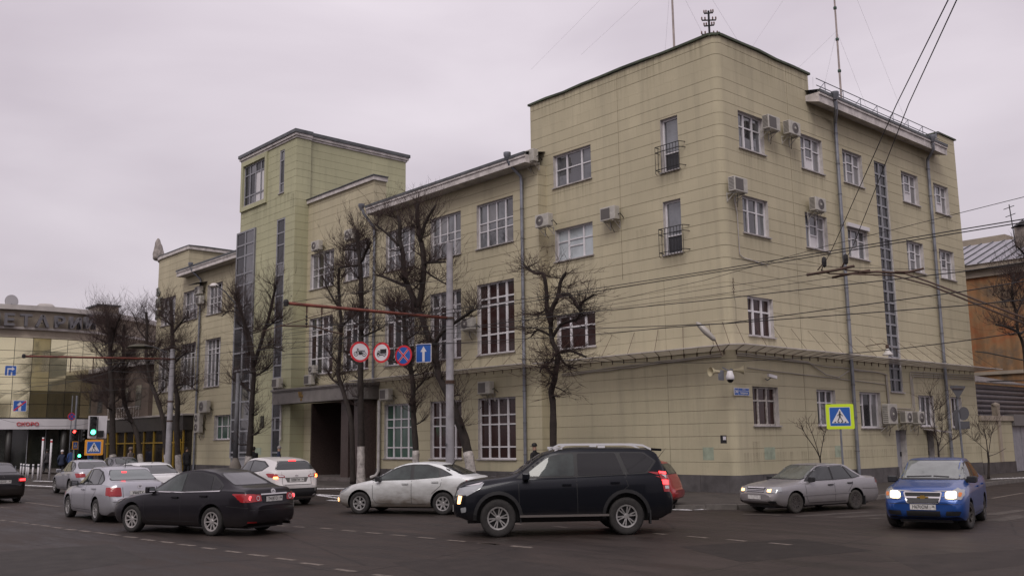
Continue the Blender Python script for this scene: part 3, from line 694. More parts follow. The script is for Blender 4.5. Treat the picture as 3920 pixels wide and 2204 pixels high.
def paint(name, col, dirt=0.35, metal=0.3, rough=0.3, dz=0.55):
    if name in MATS: return MATS[name]
    cw = .5 if sum(col) > .15 else .16
    m = bpy.data.materials.new(name); m.use_nodes = True; t = m.node_tree; N = t.nodes.new; L = t.links.new
    b = t.nodes['Principled BSDF']; b.inputs['Coat Weight'].default_value = cw; b.inputs['Specular IOR Level'].default_value = .5 if cw > .2 else .22; b.inputs['Coat Roughness'].default_value = 0.06
    g = N('ShaderNodeTexCoord'); s = N('ShaderNodeSeparateXYZ'); L(g.outputs['Object'], s.inputs[0])
    n = N('ShaderNodeTexNoise'); n.inputs['Scale'].default_value = 2.4; n.inputs['Detail'].default_value = 9; n.inputs['Roughness'].default_value = 0.65
    mp_ = N('ShaderNodeMapping'); mp_.inputs['Scale'].default_value = (0.7, 0.7, 1.8); L(g.outputs['Object'], mp_.inputs['Vector']); L(mp_.outputs[0], n.inputs['Vector'])
    r = N('ShaderNodeMapRange'); r.inputs['From Min'].default_value = 0.2; r.inputs['From Max'].default_value = dz+.35; r.inputs['To Min'].default_value = 1.0; r.inputs['To Max'].default_value = 0.0; L(s.outputs['Z'], r.inputs['Value'])
    a = N('ShaderNodeMath'); a.operation = 'MULTIPLY_ADD'; a.inputs[1].default_value = 0.9; a.inputs[2].default_value = -0.42; L(n.outputs['Fac'], a.inputs[0])
    ad = N('ShaderNodeMath'); ad.operation = 'ADD'; L(a.outputs[0], ad.inputs[0]); L(r.outputs[0], ad.inputs[1])
    r2 = N('ShaderNodeMapRange'); r2.inputs['From Min'].default_value = 0.15; r2.inputs['From Max'].default_value = 1.0; r2.inputs['To Max'].default_value = dirt; L(ad.outputs[0], r2.inputs['Value'])
    mx_ = N('ShaderNodeMixRGB'); mx_.inputs['Color1'].default_value = (*col, 1); mx_.inputs['Color2'].default_value = (0.105, 0.085, 0.068, 1); L(r2.outputs[0], mx_.inputs['Fac']); L(mx_.outputs[0], b.inputs['Base Color'])
    r3 = N('ShaderNodeMapRange'); r3.inputs['To Min'].default_value = rough; r3.inputs['To Max'].default_value = 0.75; L(r2.outputs[0], r3.inputs['Value']); L(r3.outputs[0], b.inputs['Roughness'])
    r4 = N('ShaderNodeMapRange'); r4.inputs['To Min'].default_value = cw; r4.inputs['To Max'].default_value = 0.05; L(r2.outputs[0], r4.inputs['Value']); L(r4.outputs[0], b.inputs['Coat Weight'])
    r5 = N('ShaderNodeMapRange'); r5.inputs['To Min'].default_value = metal; r5.inputs['To Max'].default_value = 0; L(r2.outputs[0], r5.inputs['Value']); L(r5.outputs[0], b.inputs['Metallic'])
    MATS[name] = m; return m
CGLASS = mat('car_glass', (0.018, 0.022, 0.022), 0.03, 0, .5, ior=1.75)
CGLASS2 = mat('car_glass_clear', (0.035, 0.045, 0.042), 0.03, 0, .5, ior=1.55, noise=.6, nscale=2.2)
TINT = mat('tinted_glass', (0.007, 0.007, 0.008), 0.04, 0, .5, ior=1.5)
TRIM = mat('black_trim', (0.012, 0.012, 0.013), .5)
CHROME = mat('chrome', (0.62, 0.6, 0.6), .15, 1.0)
TYRE = mat('tyre', (0.022, 0.02, 0.019), .85, noise=.4, nscale=12)
TYRED = mat('dusty_tyre', (0.045, 0.04, 0.035), .9, noise=.4, nscale=12)
RIM = mat('alloy_rim', (0.42, 0.41, 0.40), .35, .7, noise=.3, nscale=9)
RIMD = mat('steel_rim', (0.06, 0.052, 0.048), .6, .3, noise=.4, nscale=9)
HL = mat('headlamp_lens', (0.32, 0.33, 0.34), .06, .3, .5, ior=1.7)
HLON = mat('lit_headlamp', (1, .9, .7), .3, emit=(1.0, .78, .45), estr=9.0)
HLDIM = mat('lit_side_lamp', (1, .7, .4), .3, emit=(1.0, .5, .18), estr=3.5)
TL = mat('tail_lamp', (0.30, 0.012, 0.016), .12, ior=1.6)
TLON = mat('lit_tail_lamp', (1, .05, .04), .3, emit=(1.0, .03, .035), estr=5.0)
TLHOT = mat('lit_indicator', (1, .5, .2), .3, emit=(1.0, .22, .05), estr=10.0)
TLW = mat('clear_lamp', (0.6, 0.6, 0.6), .1, .3)
PLATE = mat('number_plate', (0.55, 0.54, 0.52), .5, noise=.3, nscale=10)
INK = mat('black_ink', (0.01, 0.01, 0.01), .7)
MIRG = mat('mirror_glass', (.5, .5, .52), .05, 1)

def car(name, label, sp, pos, heading, paintm, group=None):
    root = empty(name, (pos[0], pos[1], 0), radians(heading), label, sp.get('cat', 'car'), group)
    top, belt, plan = pchip(sp['top']), pchip(sp['belt']), pchip(sp['plan'])
    x0, x1 = sp['top'][-1][0], sp['top'][0][0]; gc = sp.get('clear', .19); wr = sp.get('roofw', .70)
    xs = []; n = 76
    for i in range(n+1):
        t = i/n; xs.append(x0+(x1-x0)*(0.5-0.5*cos(PI*t))*0.35+(x1-x0)*t*0.65)
    bm = bmesh.new(); rings = []
    cab0, cab1 = sp['cabin']      # rear and front foot of the glasshouse
    for x in xs:
        w, zt = plan(x), top(x); e1 = sstep(x, x1-.38, x1); e0 = 1-sstep(x, x0, x0+.30)
        zb = gc+0.10*max(e1, e0)
        zs = min(belt(x), zt-.035-.03*max(e0, e1))
        h = zs-zb; k = sstep(zt-zs, .06, .34)
        wtop = w*(1-k)*.80+k*plan(0)*wr
        bul = 1.0
        R = [(0, zb), (w*.75, zb), (w*.92, zb+.02), (w*.975, zb+.09), (w*.995, zb+h*.32), (w*1.0, zb+h*.55), (w*.992, zb+h*.76), (w*.972, zb+h*.91), (w*.935, zs)]
        w8 = w*.915*(1-0)+0
        if k > 0.01 or True:
            a = (w*.90, zs+.008); bx_ = (wtop, zt-(.03+.055*k)); 
            for tt in (.0, .33, .66, 1.0):
                yy = a[0]+(bx_[0]-a[0])*(tt**1.15); zz = a[1]+(bx_[1]-a[1])*tt; R.append((yy, max(zz, zs+.004*(tt+1))))
            R.append((wtop*.93, zt-.014-.012*k)); R.append((wtop*.62, zt-.004)); R.append((0, zt))
        ring_ = [bm.verts.new((x, y, z)) for (y, z) in R]+[bm.verts.new((x, -y, z)) for (y, z) in R[-2:0:-1]]
        rings.append(ring_)
    m = len(rings[0])
    for a, b in zip(rings, rings[1:]):
        for i in range(m): bm.faces.new((a[i], a[(i+1) % m], b[(i+1) % m], b[i]))
    for rg, fl, dx in ((rings[0], 0, -sp.get('bulge', .05)), (rings[-1], 1, sp.get('bulge', .05))):
        c = Vector(); 
        for v in rg: c += v.co
        c /= m; inner = []
        for v in rg:
            inner.append(bm.verts.new((v.co.x+dx, c.y+(v.co.y-c.y)*.90, c.z+(v.co.z-c.z)*.72)))
        for i in range(m):
            q = (rg[i], rg[(i+1) % m], inner[(i+1) % m], inner[i]); bm.faces.new(q if fl else q[::-1])
        bm.faces.new(inner if fl else inner[::-1])
    bmesh.ops.recalc_face_normals(bm, faces=bm.faces)
    bvh = BVHTree.FromBMesh(bm)
    me = bpy.data.meshes.new('body'); bm.to_mesh(me); bm.free()
    # wheel openings
    wb, rw, tr = sp['wb'], sp['wheel'], sp['track']
    cut = MB(); ra = rw*1.17+.015
    for sx in (1, -1):
        for sy in (1, -1):
            y0, y1 = (tr-.26, 1.3) if sy > 0 else (-1.3, -tr+.26)
            c = (sx*wb/2, 0, rw+.01); prof_n = 28
            pts0 = [(c[0]+ra*cos(2*PI*k/prof_n), y0, c[2]+ra*sin(2*PI*k/prof_n)) for k in range(prof_n)]
            b0 = len(cut.v); cut.v += pts0+[(p[0], y1, p[2]) for p in pts0]
            for k in range(prof_n): cut.f.append((b0+k, b0+(k+1) % prof_n, b0+prof_n+(k+1) % prof_n, b0+prof_n+k)); cut.mi.append(0)
            cut.f.append(tuple(b0+k for k in range(prof_n))[::-1]); cut.mi.append(0); cut.f.append(tuple(b0+prof_n+k for k in range(prof_n))); cut.mi.append(0)
    me.materials.append(paintm); me.materials.append(TRIM)
    cme = bpy.data.meshes.new('cut'); cme.from_pydata(cut.v, [], cut.f); cme.materials.append(TRIM)
    bmc = bmesh.new(); bmc.from_mesh(cme); bmesh.ops.recalc_face_normals(bmc, faces=bmc.faces); bmc.to_mesh(cme); bmc.free()
    ob = bpy.data.objects.new('body', me); COL.objects.link(ob); oc = bpy.data.objects.new('cut', cme); COL.objects.link(oc)
    md = ob.modifiers.new('b', 'BOOLEAN'); md.operation = 'DIFFERENCE'; md.object = oc; md.solver = 'EXACT'; md.material_mode = 'TRANSFER'
    dg = bpy.context.evaluated_depsgraph_get(); me2 = bpy.data.meshes.new_from_object(ob.evaluated_get(dg)); ob.modifiers.clear()
    bpy.data.objects.remove(oc); ob.data = me2; me2.name = 'body'; ob.parent = root
    for p in me2.polygons: p.use_smooth = True
    try: me2.set_sharp_from_angle(angle=radians(38))
    except Exception: pass
    body = ob
    def cast(mode, a, b, side=1):
        if mode == 'side': o, d = Vector((a, 3*side, b)), Vector((0, -side, 0))
        elif mode == 'front': o, d = Vector((5, a, b)), Vector((-1, 0, 0))
        elif mode == 'rear': o, d = Vector((-5, a, b)), Vector((1, 0, 0))
        else: o, d = Vector((a, b, 4)), Vector((0, 0, -1))
        h = bvh.ray_cast(o, d)
        if h[0] is None: return None
        nn = h[1]; nn = nn if nn.dot(d) < 0 else -nn
        return h[0], nn
    def decal(nm, mode, poly, material, off=.006, side=1, parent=root, step=.09, soft=0.0):
        b = bmesh.new(); vs = [b.verts.new((p[0], p[1], 0)) for p in poly]
        try: b.faces.new(vs)
        except ValueError: b.free(); return None
        if soft > 0: bmesh.ops.bevel(b, geom=list(b.verts), offset=soft, segments=3, affect='VERTICES', profile=.5)
        bmesh.ops.triangulate(b, faces=b.faces) if len(poly) > 4 and soft == 0 else None
        mnx, mxx = min(p[0] for p in poly), max(p[0] for p in poly); mny, mxy = min(p[1] for p in poly), max(p[1] for p in poly)
        for ax, lo, hi in ((0, mnx, mxx), (1, mny, mxy)):
            k = int((hi-lo)/step)
            for i in range(1, k+1):
                c = [0, 0, 0]; c[ax] = lo+(hi-lo)*i/(k+1); nn = [0, 0, 0]; nn[ax] = 1
                bmesh.ops.bisect_plane(b, geom=b.verts[:]+b.edges[:]+b.faces[:], plane_co=c, plane_no=nn)
        dead = []
        for v in b.verts:
            h = cast(mode, v.co.x, v.co.y, side)
            if h is None: dead.append(v); continue
            v.co = h[0]+h[1]*off
        bmesh.ops.delete(b, geom=dead, context='VERTS')
        bmesh.ops.recalc_face_normals(b, faces=b.faces)
        for f in b.faces:
            f.normal_update()
            ref = {'side': Vector((0, side, .2)), 'front': Vector((1, 0, .3)), 'rear': Vector((-1, 0, .3)), 'top': Vector((0, 0, 1))}[mode]
            if f.normal.dot(ref) < 0: f.normal_flip()
        mm = bpy.data.meshes.new(nm); b.to_mesh(mm); b.free()
        if not mm.polygons: return None
        return link(nm, mm, material, parent, True)
    def strip(nm, mode, pts, w, material, off=.004, side=1, parent=root):
        out = MB(); P = []
        for i in range(len(pts)-1):
            a, c = Vector(pts[i]), Vector(pts[i+1]); n_ = max(1, int((c-a).length/.08))
            for k in range(n_): P.append(a.lerp(c, k/n_))
        P.append(Vector(pts[-1])); L_ = []
        for i, p in enumerate(P):
            d = (P[min(i+1, len(P)-1)]-P[max(0, i-1)]).normalized(); nn = Vector((-d.y, d.x))*w/2
            h1, h2 = cast(mode, *(p+nn), side), cast(mode, *(p-nn), side)
            L_.append((h1[0]+h1[1]*off, h2[0]+h2[1]*off) if h1 and h2 else None)
        for a, c in zip(L_, L_[1:]):
            if a and c: out.quad(a[0], a[1], c[1], c[0])
        if out.f: return out.build(nm, material, parent)
    C = dict(root=root, decal=decal, strip=strip, cast=cast, sp=sp)
    # glass
    for side in (1, -1):
        for poly in sp['gasket']: decal('window_gasket', 'side', poly, TRIM, .004, side, soft=.03)
        for poly in sp['side_glass']:
            poly, g = (poly[0], poly[1]) if isinstance(poly[0], list) else (poly, None)
            decal('side_window', 'side', poly, g or sp.get('glass', CGLASS), .009, side, soft=.035)
        for ln in sp.get('lines', []): strip('panel_gap', 'side', ln, .012, TRIM, .003, side)
        for ln in sp.get('chrome', []): strip('chrome_strip', 'side', ln, .022, CHROME, .012, side)
        for ln in sp.get('mould', []): strip('side_moulding', 'side', ln, .04, sp.get('mouldm', paintm), .014, side)
        for (hx, hz) in sp.get('handles', []):
            h = cast('side', hx, hz, side)
            if h:
                mb = MB(); y = h[0].y; mb.box((hx-.10, min(y, y+side*.035), hz-.018), (hx+.10, max(y, y+side*.035), hz+.018)); mb.build('door_handle', sp.get('handlem', paintm), root)
        mx_, mz_ = sp['mirror']; h = cast('side', mx_, mz_, side)
        if h:
            mb = MB(); y = h[0].y; ya, yb = y-side*.02, y+side*.24
            q = [(mx_+.02, ya, mz_-.05), (mx_+.10, yb-side*.03, mz_-.06), (mx_+.10, yb-side*.03, mz_+.10), (mx_+.03, ya+side*.04, mz_+.09)]
            r_ = [(mx_-.05, ya+side*.05, mz_-.04), (mx_-.06, yb, mz_-.04), (mx_-.06, yb, mz_+.09), (mx_-.05, ya+side*.05, mz_+.09)]
            n_ = len(mb.v); mb.v += q+r_
            for f in ((0, 1, 2, 3), (7, 6, 5, 4), (0, 4, 5, 1), (1, 5, 6, 2), (2, 6, 7, 3), (3, 7, 4, 0)): mb.f.append(tuple(n_+i for i in f)); mb.mi.append(0)
            mo = mb.build('wing_mirror', sp.get('mirrorm', paintm), root, fix=True)
            bv = mo.modifiers.new('bev', 'BEVEL'); bv.width = .025; bv.segments = 2
            mg = MB(); mg.quad(*[(p[0]-.003, p[1]*1.0, p[2]) for p in ((mx_-.061, ya+side*.08, mz_-.02), (mx_-.062, yb-side*.03, mz_-.02), (mx_-.062, yb-side*.03, mz_+.07), (mx_-.061, ya+side*.08, mz_+.07))]); mg.build('mirror_glass', MIRG, mo)
    for nm, mode, key in (('windscreen', 'front', 'screen'), ('rear_window', 'rear', 'back')):
        hp = sp[key]; full = hp+[(-y, z) for (y, z) in hp[::-1]]
        c = (0, sum(z for y, z in hp)/len(hp))
        big = [(y*1.04, c[1]+(z-c[1])*1.09) for y, z in full]
        decal('window_gasket', mode, big, TRIM, .003, soft=.04, step=.06)
        decal(nm, mode, full, sp.get('glass_'+key, CGLASS), .008, soft=.05, step=.06)
    # wheels
    def wheel(x, y, side, steer=0.0):
        wroot = empty('wheel', (x, y, rw), 0); wroot.parent = root; wroot.rotation_euler = (random.uniform(0, 1), 0, 0); wroot.rotation_euler = (0, random.uniform(0, 6.28), steer)
        t = MB(); hw = sp.get('tw', .105); rr = sp.get('rim', rw*.64)
        t.lathe([(rr-.01, -hw*.8), (rr+.01, -hw*.93), (rw*.86, -hw), (rw*.955, -hw*.92), (rw, -hw*.7), (rw*1.0, 0), (rw, hw*.7), (rw*.955, hw*.92), (rw*.86, hw), (rr+.01, hw*.93), (rr-.01, hw*.8)], axis='Y', n=32)
        t.build('tyre', sp.get('tyrem', TYRE), wroot, True)
        rm = MB(); s = side
        back = MB(); back.lathe([(0.0, s*hw*.15), (rr, s*hw*.15), (rr, s*hw*.8)], axis='Y', n=28); back.build('brake_backing', TRIM, wroot)
        rm.lathe([(rr-.035, s*hw*.55), (rr-.03, s*hw*.86), (rr, s*hw*.9), (rr+.003, s*hw*.7)], axis='Y', n=32)
        ns, tw_ = sp.get('spokes', 5), sp.get('spokew', .035)
        for k in range(ns):
            for dd in sp.get('split', (0,)):
                a = 2*PI*k/ns+dd; ca, sa = cos(a), sin(a); px_, pz_ = -sa, ca
                p0 = Vector((ca*.035+px_*-tw_/2, s*hw*.62, sa*.035+pz_*-tw_/2))
                q = [Vector((ca*r_+px_*w_, s*yy, sa*r_+pz_*w_)) for (r_, w_, yy) in ((.03, -tw_*.55, hw*.70), (.03, tw_*.55, hw*.70), (rr-.01, tw_*.5, hw*.84), (rr-.01, -tw_*.5, hw*.84))]
                rm.poly(q if s > 0 else q[::-1]); lo = [v-Vector((0, s*.03, 0)) for v in q]
                for i in range(4): rm.quad(q[i], q[(i+1) % 4], lo[(i+1) % 4], lo[i])
        rm.lathe([(0.0, s*hw*.80), (.045, s*hw*.78), (.06, s*hw*.66)], axis='Y', n=16)
        rm.build('rim', sp.get('rimm', RIM), wroot, fix=False)
        return wroot
    for sx in (1, -1):
        for sy in (1, -1): wheel(sx*wb/2, sy*(tr-.105), sy, sp.get('steer', 0.0) if sx > 0 else 0.0)
    ub = MB(); ub.box((x0+.25, -tr+.3, gc-.03), (x1-.25, tr-.3, gc+.12)); ub.build('underbody', BLACK, root)
    return C
def plate(C, mode, z, txt, w=.52, h=.112, y=0.0, dirty=False, reg='36'):
    hit = C['cast'](mode, y, z)
    if not hit: return
    s = 1 if mode == 'front' else -1; x = hit[0].x+s*.012
    xa = C['cast'](mode, y, z+h/2); x = max([hit[0].x*s, (xa[0].x*s if xa else -9)])*s+s*.012
    mb = MB(); mb.box((min(x, x+s*.008), y-w/2, z-h/2), (max(x, x+s*.008), y+w/2, z+h/2)); p = mb.build('number_plate', PLATE, C['root'])
    if txt:
        u = Vector((0, s, 0)); X = x+s*.0105
        text('registration', txt, .098, (X, y-s*.055, z-.002), u, (s, 0, 0), INK, p, .0006, bold=.0015, sx=.86)
        text('registration', reg, .065, (X, y+s*.205, z+.014), u, (s, 0, 0), INK, p, .0006, bold=.001, sx=.9)
        b = MB(); b.obox((X, y+s*.148, z-h/2+.008), (0, .003, 0), (s*.0005, 0, 0), (0, 0, h-.016)); b.build('divider', INK, p)
    return p
def antenna(C, x, y=0.0, lean=-.3, h=.22):
    t = C['cast']('top', x, y)
    mb = MB(); mb.tube([t[0]-Vector((0, 0, .01)), t[0]+Vector((lean*h, 0, h))], [.012, .004], 6); mb.build('antenna', TRIM, C['root'])
def mir(poly): return [(-y, z) for (y, z) in poly]
def pair(C, nm, mode, poly, m, off=.01, soft=.02, parent=None):
    r = []
    for q in (poly, mir(poly)): r.append(C['decal'](nm, mode, q, m, off, parent=parent or C['root'], step=.05, soft=soft))
    return r
def both(C, nm, poly, m, off=.01, soft=.02):
    return [C['decal'](nm, 'side', poly, m, off, s, step=.05, soft=soft) for s in (1, -1)]

# ---- dark off-road car
suv = dict(wb=2.79, wheel=.385, track=.80+.09, clear=.30, roofw=.735, cabin=(-2.3, .95), bulge=.05, tw=.125, rim=.235, spokes=6, split=(-.16, .16), spokew=.024,
    top=[(2.29, .84), (2.25, 1.0), (2.12, 1.09), (1.7, 1.17), (1.2, 1.225), (1.05, 1.25), (.55, 1.56), (.3, 1.70), (.0, 1.775), (-.5, 1.81), (-1.4, 1.80), (-1.95, 1.76), (-2.12, 1.70), (-2.28, 1.42), (-2.38, 1.15), (-2.42, .9)],
    belt=[(2.29, .78), (2.1, .95), (1.6, 1.05), (1.0, 1.13), (0, 1.16), (-1.5, 1.21), (-2.2, 1.22), (-2.42, .86)],
    plan=[(2.29, .70), (2.2, .80), (2.0, .875), (1.6, .93), (1.0, .93), (-1.5, .935), (-2.0, .91), (-2.25, .86), (-2.42, .76)],
    gasket=[[(1.0, 1.18), (.42, 1.60), (.2, 1.68), (-.3, 1.71), (-1.85, 1.69), (-2.12, 1.5), (-1.9, 1.25), (-.3, 1.19)]],
    side_glass=[([(.82, 1.22), (.35, 1.56), (.18, 1.645), (-.28, 1.68), (-.28, 1.22)], CGLASS2), ([(-.36, 1.22), (-.36, 1.68), (-1.2, 1.68), (-1.36, 1.245)], TINT), ([(-1.30, 1.68), (-1.83, 1.665), (-2.06, 1.5), (-1.86, 1.28), (-1.47, 1.25)], TINT)],
    lines=[[(.95, 1.15), (.93, .5), (.8, .42)], [(-.32, 1.2), (-.33, .42)], [(.8, .42), (-.95, .42)], [(-1.38, 1.2), (-1.45, 1.0), (-1.1, .75)], [(-1.25, 1.68), (-1.42, 1.2)]],
    mould=[], handles=[(-.10, 1.04), (-1.16, 1.07)], mirror=(.78, 1.2),
    screen=[(.66, 1.27), (.60, 1.50), (.56, 1.68)], back=[(.62, 1.25), (.58, 1.55), (.52, 1.66)])
BLK = paint('blue_black_paint', (0.007, 0.008, 0.012), .22, .4, .3, .3)
c = car('off_road_car', 'big black off-road car with silver roof rails turning in the middle of the crossing', suv, (4.72, -13.5), 232, BLK); R_ = c['root']; R_.scale = (.99, 1, 1.03)
pair(c, 'headlamp', 'front', [(.86, 1.03), (.55, .93), (.50, .82), (.84, .86)], HL); hs = both(c, 'headlamp', [(2.27, .98), (1.68, 1.10), (1.76, .99), (2.06, .84)], HL, .012, .01)
both(c, 'chrome_strip', [(2.1, 1.03), (1.70, 1.115), (1.78, 1.06)], CHROME, .016, .003)
both(c, 'running_light', [(2.235, .84), (2.16, .84), (2.20, .68), (2.26, .68)], HLDIM, .016, .005)
c['decal']('grille', 'front', [(.45, .62), (.45, .98), (-.45, .98), (-.45, .62)], TRIM, .01, soft=.05)
for k in range(5): c['strip']('grille_bar', 'front', [(-.4+.2*k, .64), (-.4+.2*k, .96)], .05, CHROME, .02)
both(c, 'fog_lamp', [(2.2, .60), (2.08, .62), (2.08, .52), (2.18, .50)], HL, .012, .02)
tl = both(c, 'tail_lamp', [(-2.14, 1.30), (-2.40, 1.27), (-2.42, .86), (-2.24, .87)], TLON if False else TL, .014, .01)
both(c, 'tail_lamp', [(-2.15, 1.29), (-2.40, 1.26), (-2.415, 1.22), (-2.16, 1.235)], TLON, .018, .004); both(c, 'clear_lamp', [(-2.19, 1.22), (-2.40, 1.20), (-2.41, 1.14), (-2.30, 1.15)], TLW, .018, .004)
both(c, 'tail_lamp', [(-2.2, 1.12), (-2.42, 1.09), (-2.42, 1.0), (-2.22, 1.02)], TLON, .018, .004); both(c, 'clear_lamp', [(-2.26, .99), (-2.42, .985), (-2.42, .93), (-2.27, .93)], TLW, .018, .004)
pair(c, 'tail_lamp', 'rear', [(.86, 1.28), (.66, 1.28), (.62, .9), (.84, .88)], TL)
RAIL = mat('white_roof_rail', (.6, .6, .62), .3, .0)
for s in (1, -1):
    mb = MB(); y = s*.62
    for w_, pts in ((.05, [(.12, 1.76), (-.12, 1.87), (-.3, 1.875), (-1.6, 1.865), (-1.85, 1.84), (-2.03, 1.755)]),):
        for (xa, za), (xb, zb) in zip(pts, pts[1:]): mb.obox((xa, y-.02, za-.03), (xb-xa, 0, zb-za), (0, .045, 0), (0, 0, .042))
    mb.obox((-.05, y-.02, 1.77), (.2, 0, 0), (0, .045, 0), (0, 0, .05)); mb.obox((-1.0, y-.02, 1.79), (.16, 0, 0), (0, .045, 0), (0, 0, .06)); mb.build('roof_rail', RAIL, R_, fix=True)
    mb = MB(); mb.box((-1.0, s*.93-.06, .40), (.93, s*.93+.06, .44)); mb.build('side_step', CHROME if False else mat('brushed_step', (.18, .16, .15), .4, .6), R_)
    mb = MB(); mb.box((-1.93, s*.84-.09, .22), (-1.90, s*.84+.09, .5)); mb.box((.90, s*.84-.09, .28), (.92, s*.84+.09, .5)); mb.build('mud_flap', BLACK, R_)
mb = MB(); mb.obox((-2.02, -.58, 1.775), (-.26, 0, -.02), (0, 1.16, 0), (0, 0, -.05)); mb.build('roof_spoiler', BLK, R_, fix=True)
plate(c, 'front', .55, None)
for s in (1, -1):
    for wx in (1.395, -1.395):
        arc_ = [(wx+.50*cos(radians(a)), .40+.50*sin(radians(a))) for a in range(-5, 186, 12)]; c['strip']('wheel_arch', 'side', [p for p in arc_], .07, TRIM, .018, s)

def sedan(k=1.0, **kw):
    d = dict(wb=2.6, wheel=.315, track=.86, clear=.19, roofw=.70, cabin=(-1.8, .9), spokes=5, spokew=.035,
        top=[(2.14, .56), (2.10, .66), (1.95, .745), (1.5, .86), (1.05, .94), (.92, .965), (.45, 1.21), (.15, 1.355), (-.15, 1.435), (-.6, 1.465), (-1.05, 1.42), (-1.45, 1.27), (-1.8, 1.10), (-1.95, 1.065), (-2.22, 1.045), (-2.33, .96), (-2.38, .72)],
        belt=[(2.14, .52), (1.95, .66), (1.4, .80), (.9, .88), (0, .93), (-1.0, .97), (-1.8, .99), (-2.2, .97), (-2.38, .68)],
        plan=[(2.14, .62), (2.05, .72), (1.85, .81), (1.4, .865), (.8, .88), (-1.0, .88), (-1.8, .86), (-2.15, .80), (-2.3, .74), (-2.38, .66)],
        gasket=[[(.80, .945), (.30, 1.24), (.05, 1.345), (-.3, 1.395), (-.75, 1.40), (-1.15, 1.33), (-1.52, 1.10), (-1.5, 1.00), (-.3, .95)]],
        side_glass=[[(.68, .965), (.27, 1.21), (.03, 1.32), (-.27, 1.37), (-.29, .965)], [(-.37, .965), (-.35, 1.37), (-.75, 1.375), (-1.12, 1.30), (-1.2, 1.0)], [(-1.25, 1.0), (-1.18, 1.27), (-1.47, 1.10), (-1.46, 1.02)]],
        lines=[[(.88, .90), (.86, .45), (.75, .30)], [(-.33, .94), (-.34, .30)], [(.75, .30), (-.8, .30)], [(-1.25, .98), (-1.22, .8), (-.95, .58)]],
        handles=[(-.14, .83), (-1.05, .87)], mirror=(.68, .97),
        screen=[(.62, .99), (.58, 1.2), (.50, 1.385)], back=[(.60, 1.11), (.56, 1.25), (.48, 1.36)])
    d.update(kw); return d
# ---- dark grey saloon, near left
CG = paint('charcoal_paint', (0.018, 0.016, 0.020), .2, .5, .32, .25)
cor = sedan(glass=TINT, glass_back=mat('tinted_rear_glass', (.04, .04, .045), .06, 0, .5, ior=1.8), spokes=9, spokew=.03, rim=.215, rimm=mat('wheel_cover', (.36, .34, .33), .45, .4, noise=.3, nscale=8), chrome=[[(.72, .945), (-.3, .945), (-1.5, .985)]],
    side_glass=[([(.68, .965), (.27, 1.21), (.03, 1.32), (-.27, 1.37), (-.29, .965)], CGLASS2), [(-.37, .965), (-.35, 1.37), (-.75, 1.375), (-1.12, 1.30), (-1.2, 1.0)], [(-1.25, 1.0), (-1.18, 1.27), (-1.47, 1.10), (-1.46, 1.02)]])
c = car('saloon_car', 'dark grey saloon with tinted rear window and plastic wheel covers, nearest on the left', cor, (-2.1, -18.82), 199.5, CG)
pair(c, 'tail_lamp', 'rear', [(.83, .93), (.42, .90), (.40, .76), (.80, .74)], TL, .012, .02); both(c, 'tail_lamp', [(-2.36, .92), (-1.98, .90), (-2.05, .80), (-2.37, .76)], TL, .012, .02)
for s in (1, -1):
    for (yy, zz, mm) in ((.70, .835, TLON), (.52, .83, TL)):
        h = c['cast']('rear', s*yy, zz)
        mb = MB(); mb.disc(h[0]+Vector((-.022, 0, 0)), (-1, 0, .1), .055, 20, .043); mb.build('lamp_ring', CHROME, c['root'])
        mb = MB(); mb.disc(h[0]+Vector((-.02, 0, 0)), (-1, 0, .1), .042, 16); mb.build('lamp_core', mm, c['root'])
c['strip']('chrome_strip', 'rear', [(-.42, .905), (.42, .905)], .03, CHROME, .02)
plate(c, 'rear', .80, 'Т419ТО'); c['decal']('plate_recess', 'rear', [(.36, .73), (.38, .885), (-.38, .885), (-.36, .73)], CG, .004)
h = c['cast']('rear', 0, .965); mb = MB(); mb.disc(h[0]+Vector((-.015, 0, 0)), (-1, 0, .3), .055, 20, .042, sx=1.35); mb.disc(h[0]+Vector((-.016, 0, .012)), (-1, 0, .3), .036, 14, .026, sx=1.2); mb.disc(h[0]+Vector((-.017, 0, -.005)), (-1, 0, .3), .040, 14, .030, sx=.5); mb.build('badge', CHROME, c['root'])
both(c, 'headlamp', [(2.10, .70), (1.68, .80), (1.72, .72), (2.05, .60)], HL, .012, .02)
pair(c, 'rear_reflector', 'rear', [(.72, .33), (.56, .33), (.56, .30), (.72, .30)], TL, .012, .003)
c['strip']('panel_gap', 'rear', [(-.72, .57), (.72, .57)], .012, TRIM, .004); c['strip']('panel_gap', 'rear', [(-.39, .72), (-.40, 1.0)], .01, TRIM, .004)
c['strip']('bumper_gap', 'side', [(-2.3, .62), (-1.75, .66)], .01, TRIM, .004, 1)
mb = MB(); mb.tube([(-2.2, -.5, .24), (-2.44, -.5, .23)], .03, 10); mb.build('exhaust_pipe', CHROME, c['root'])
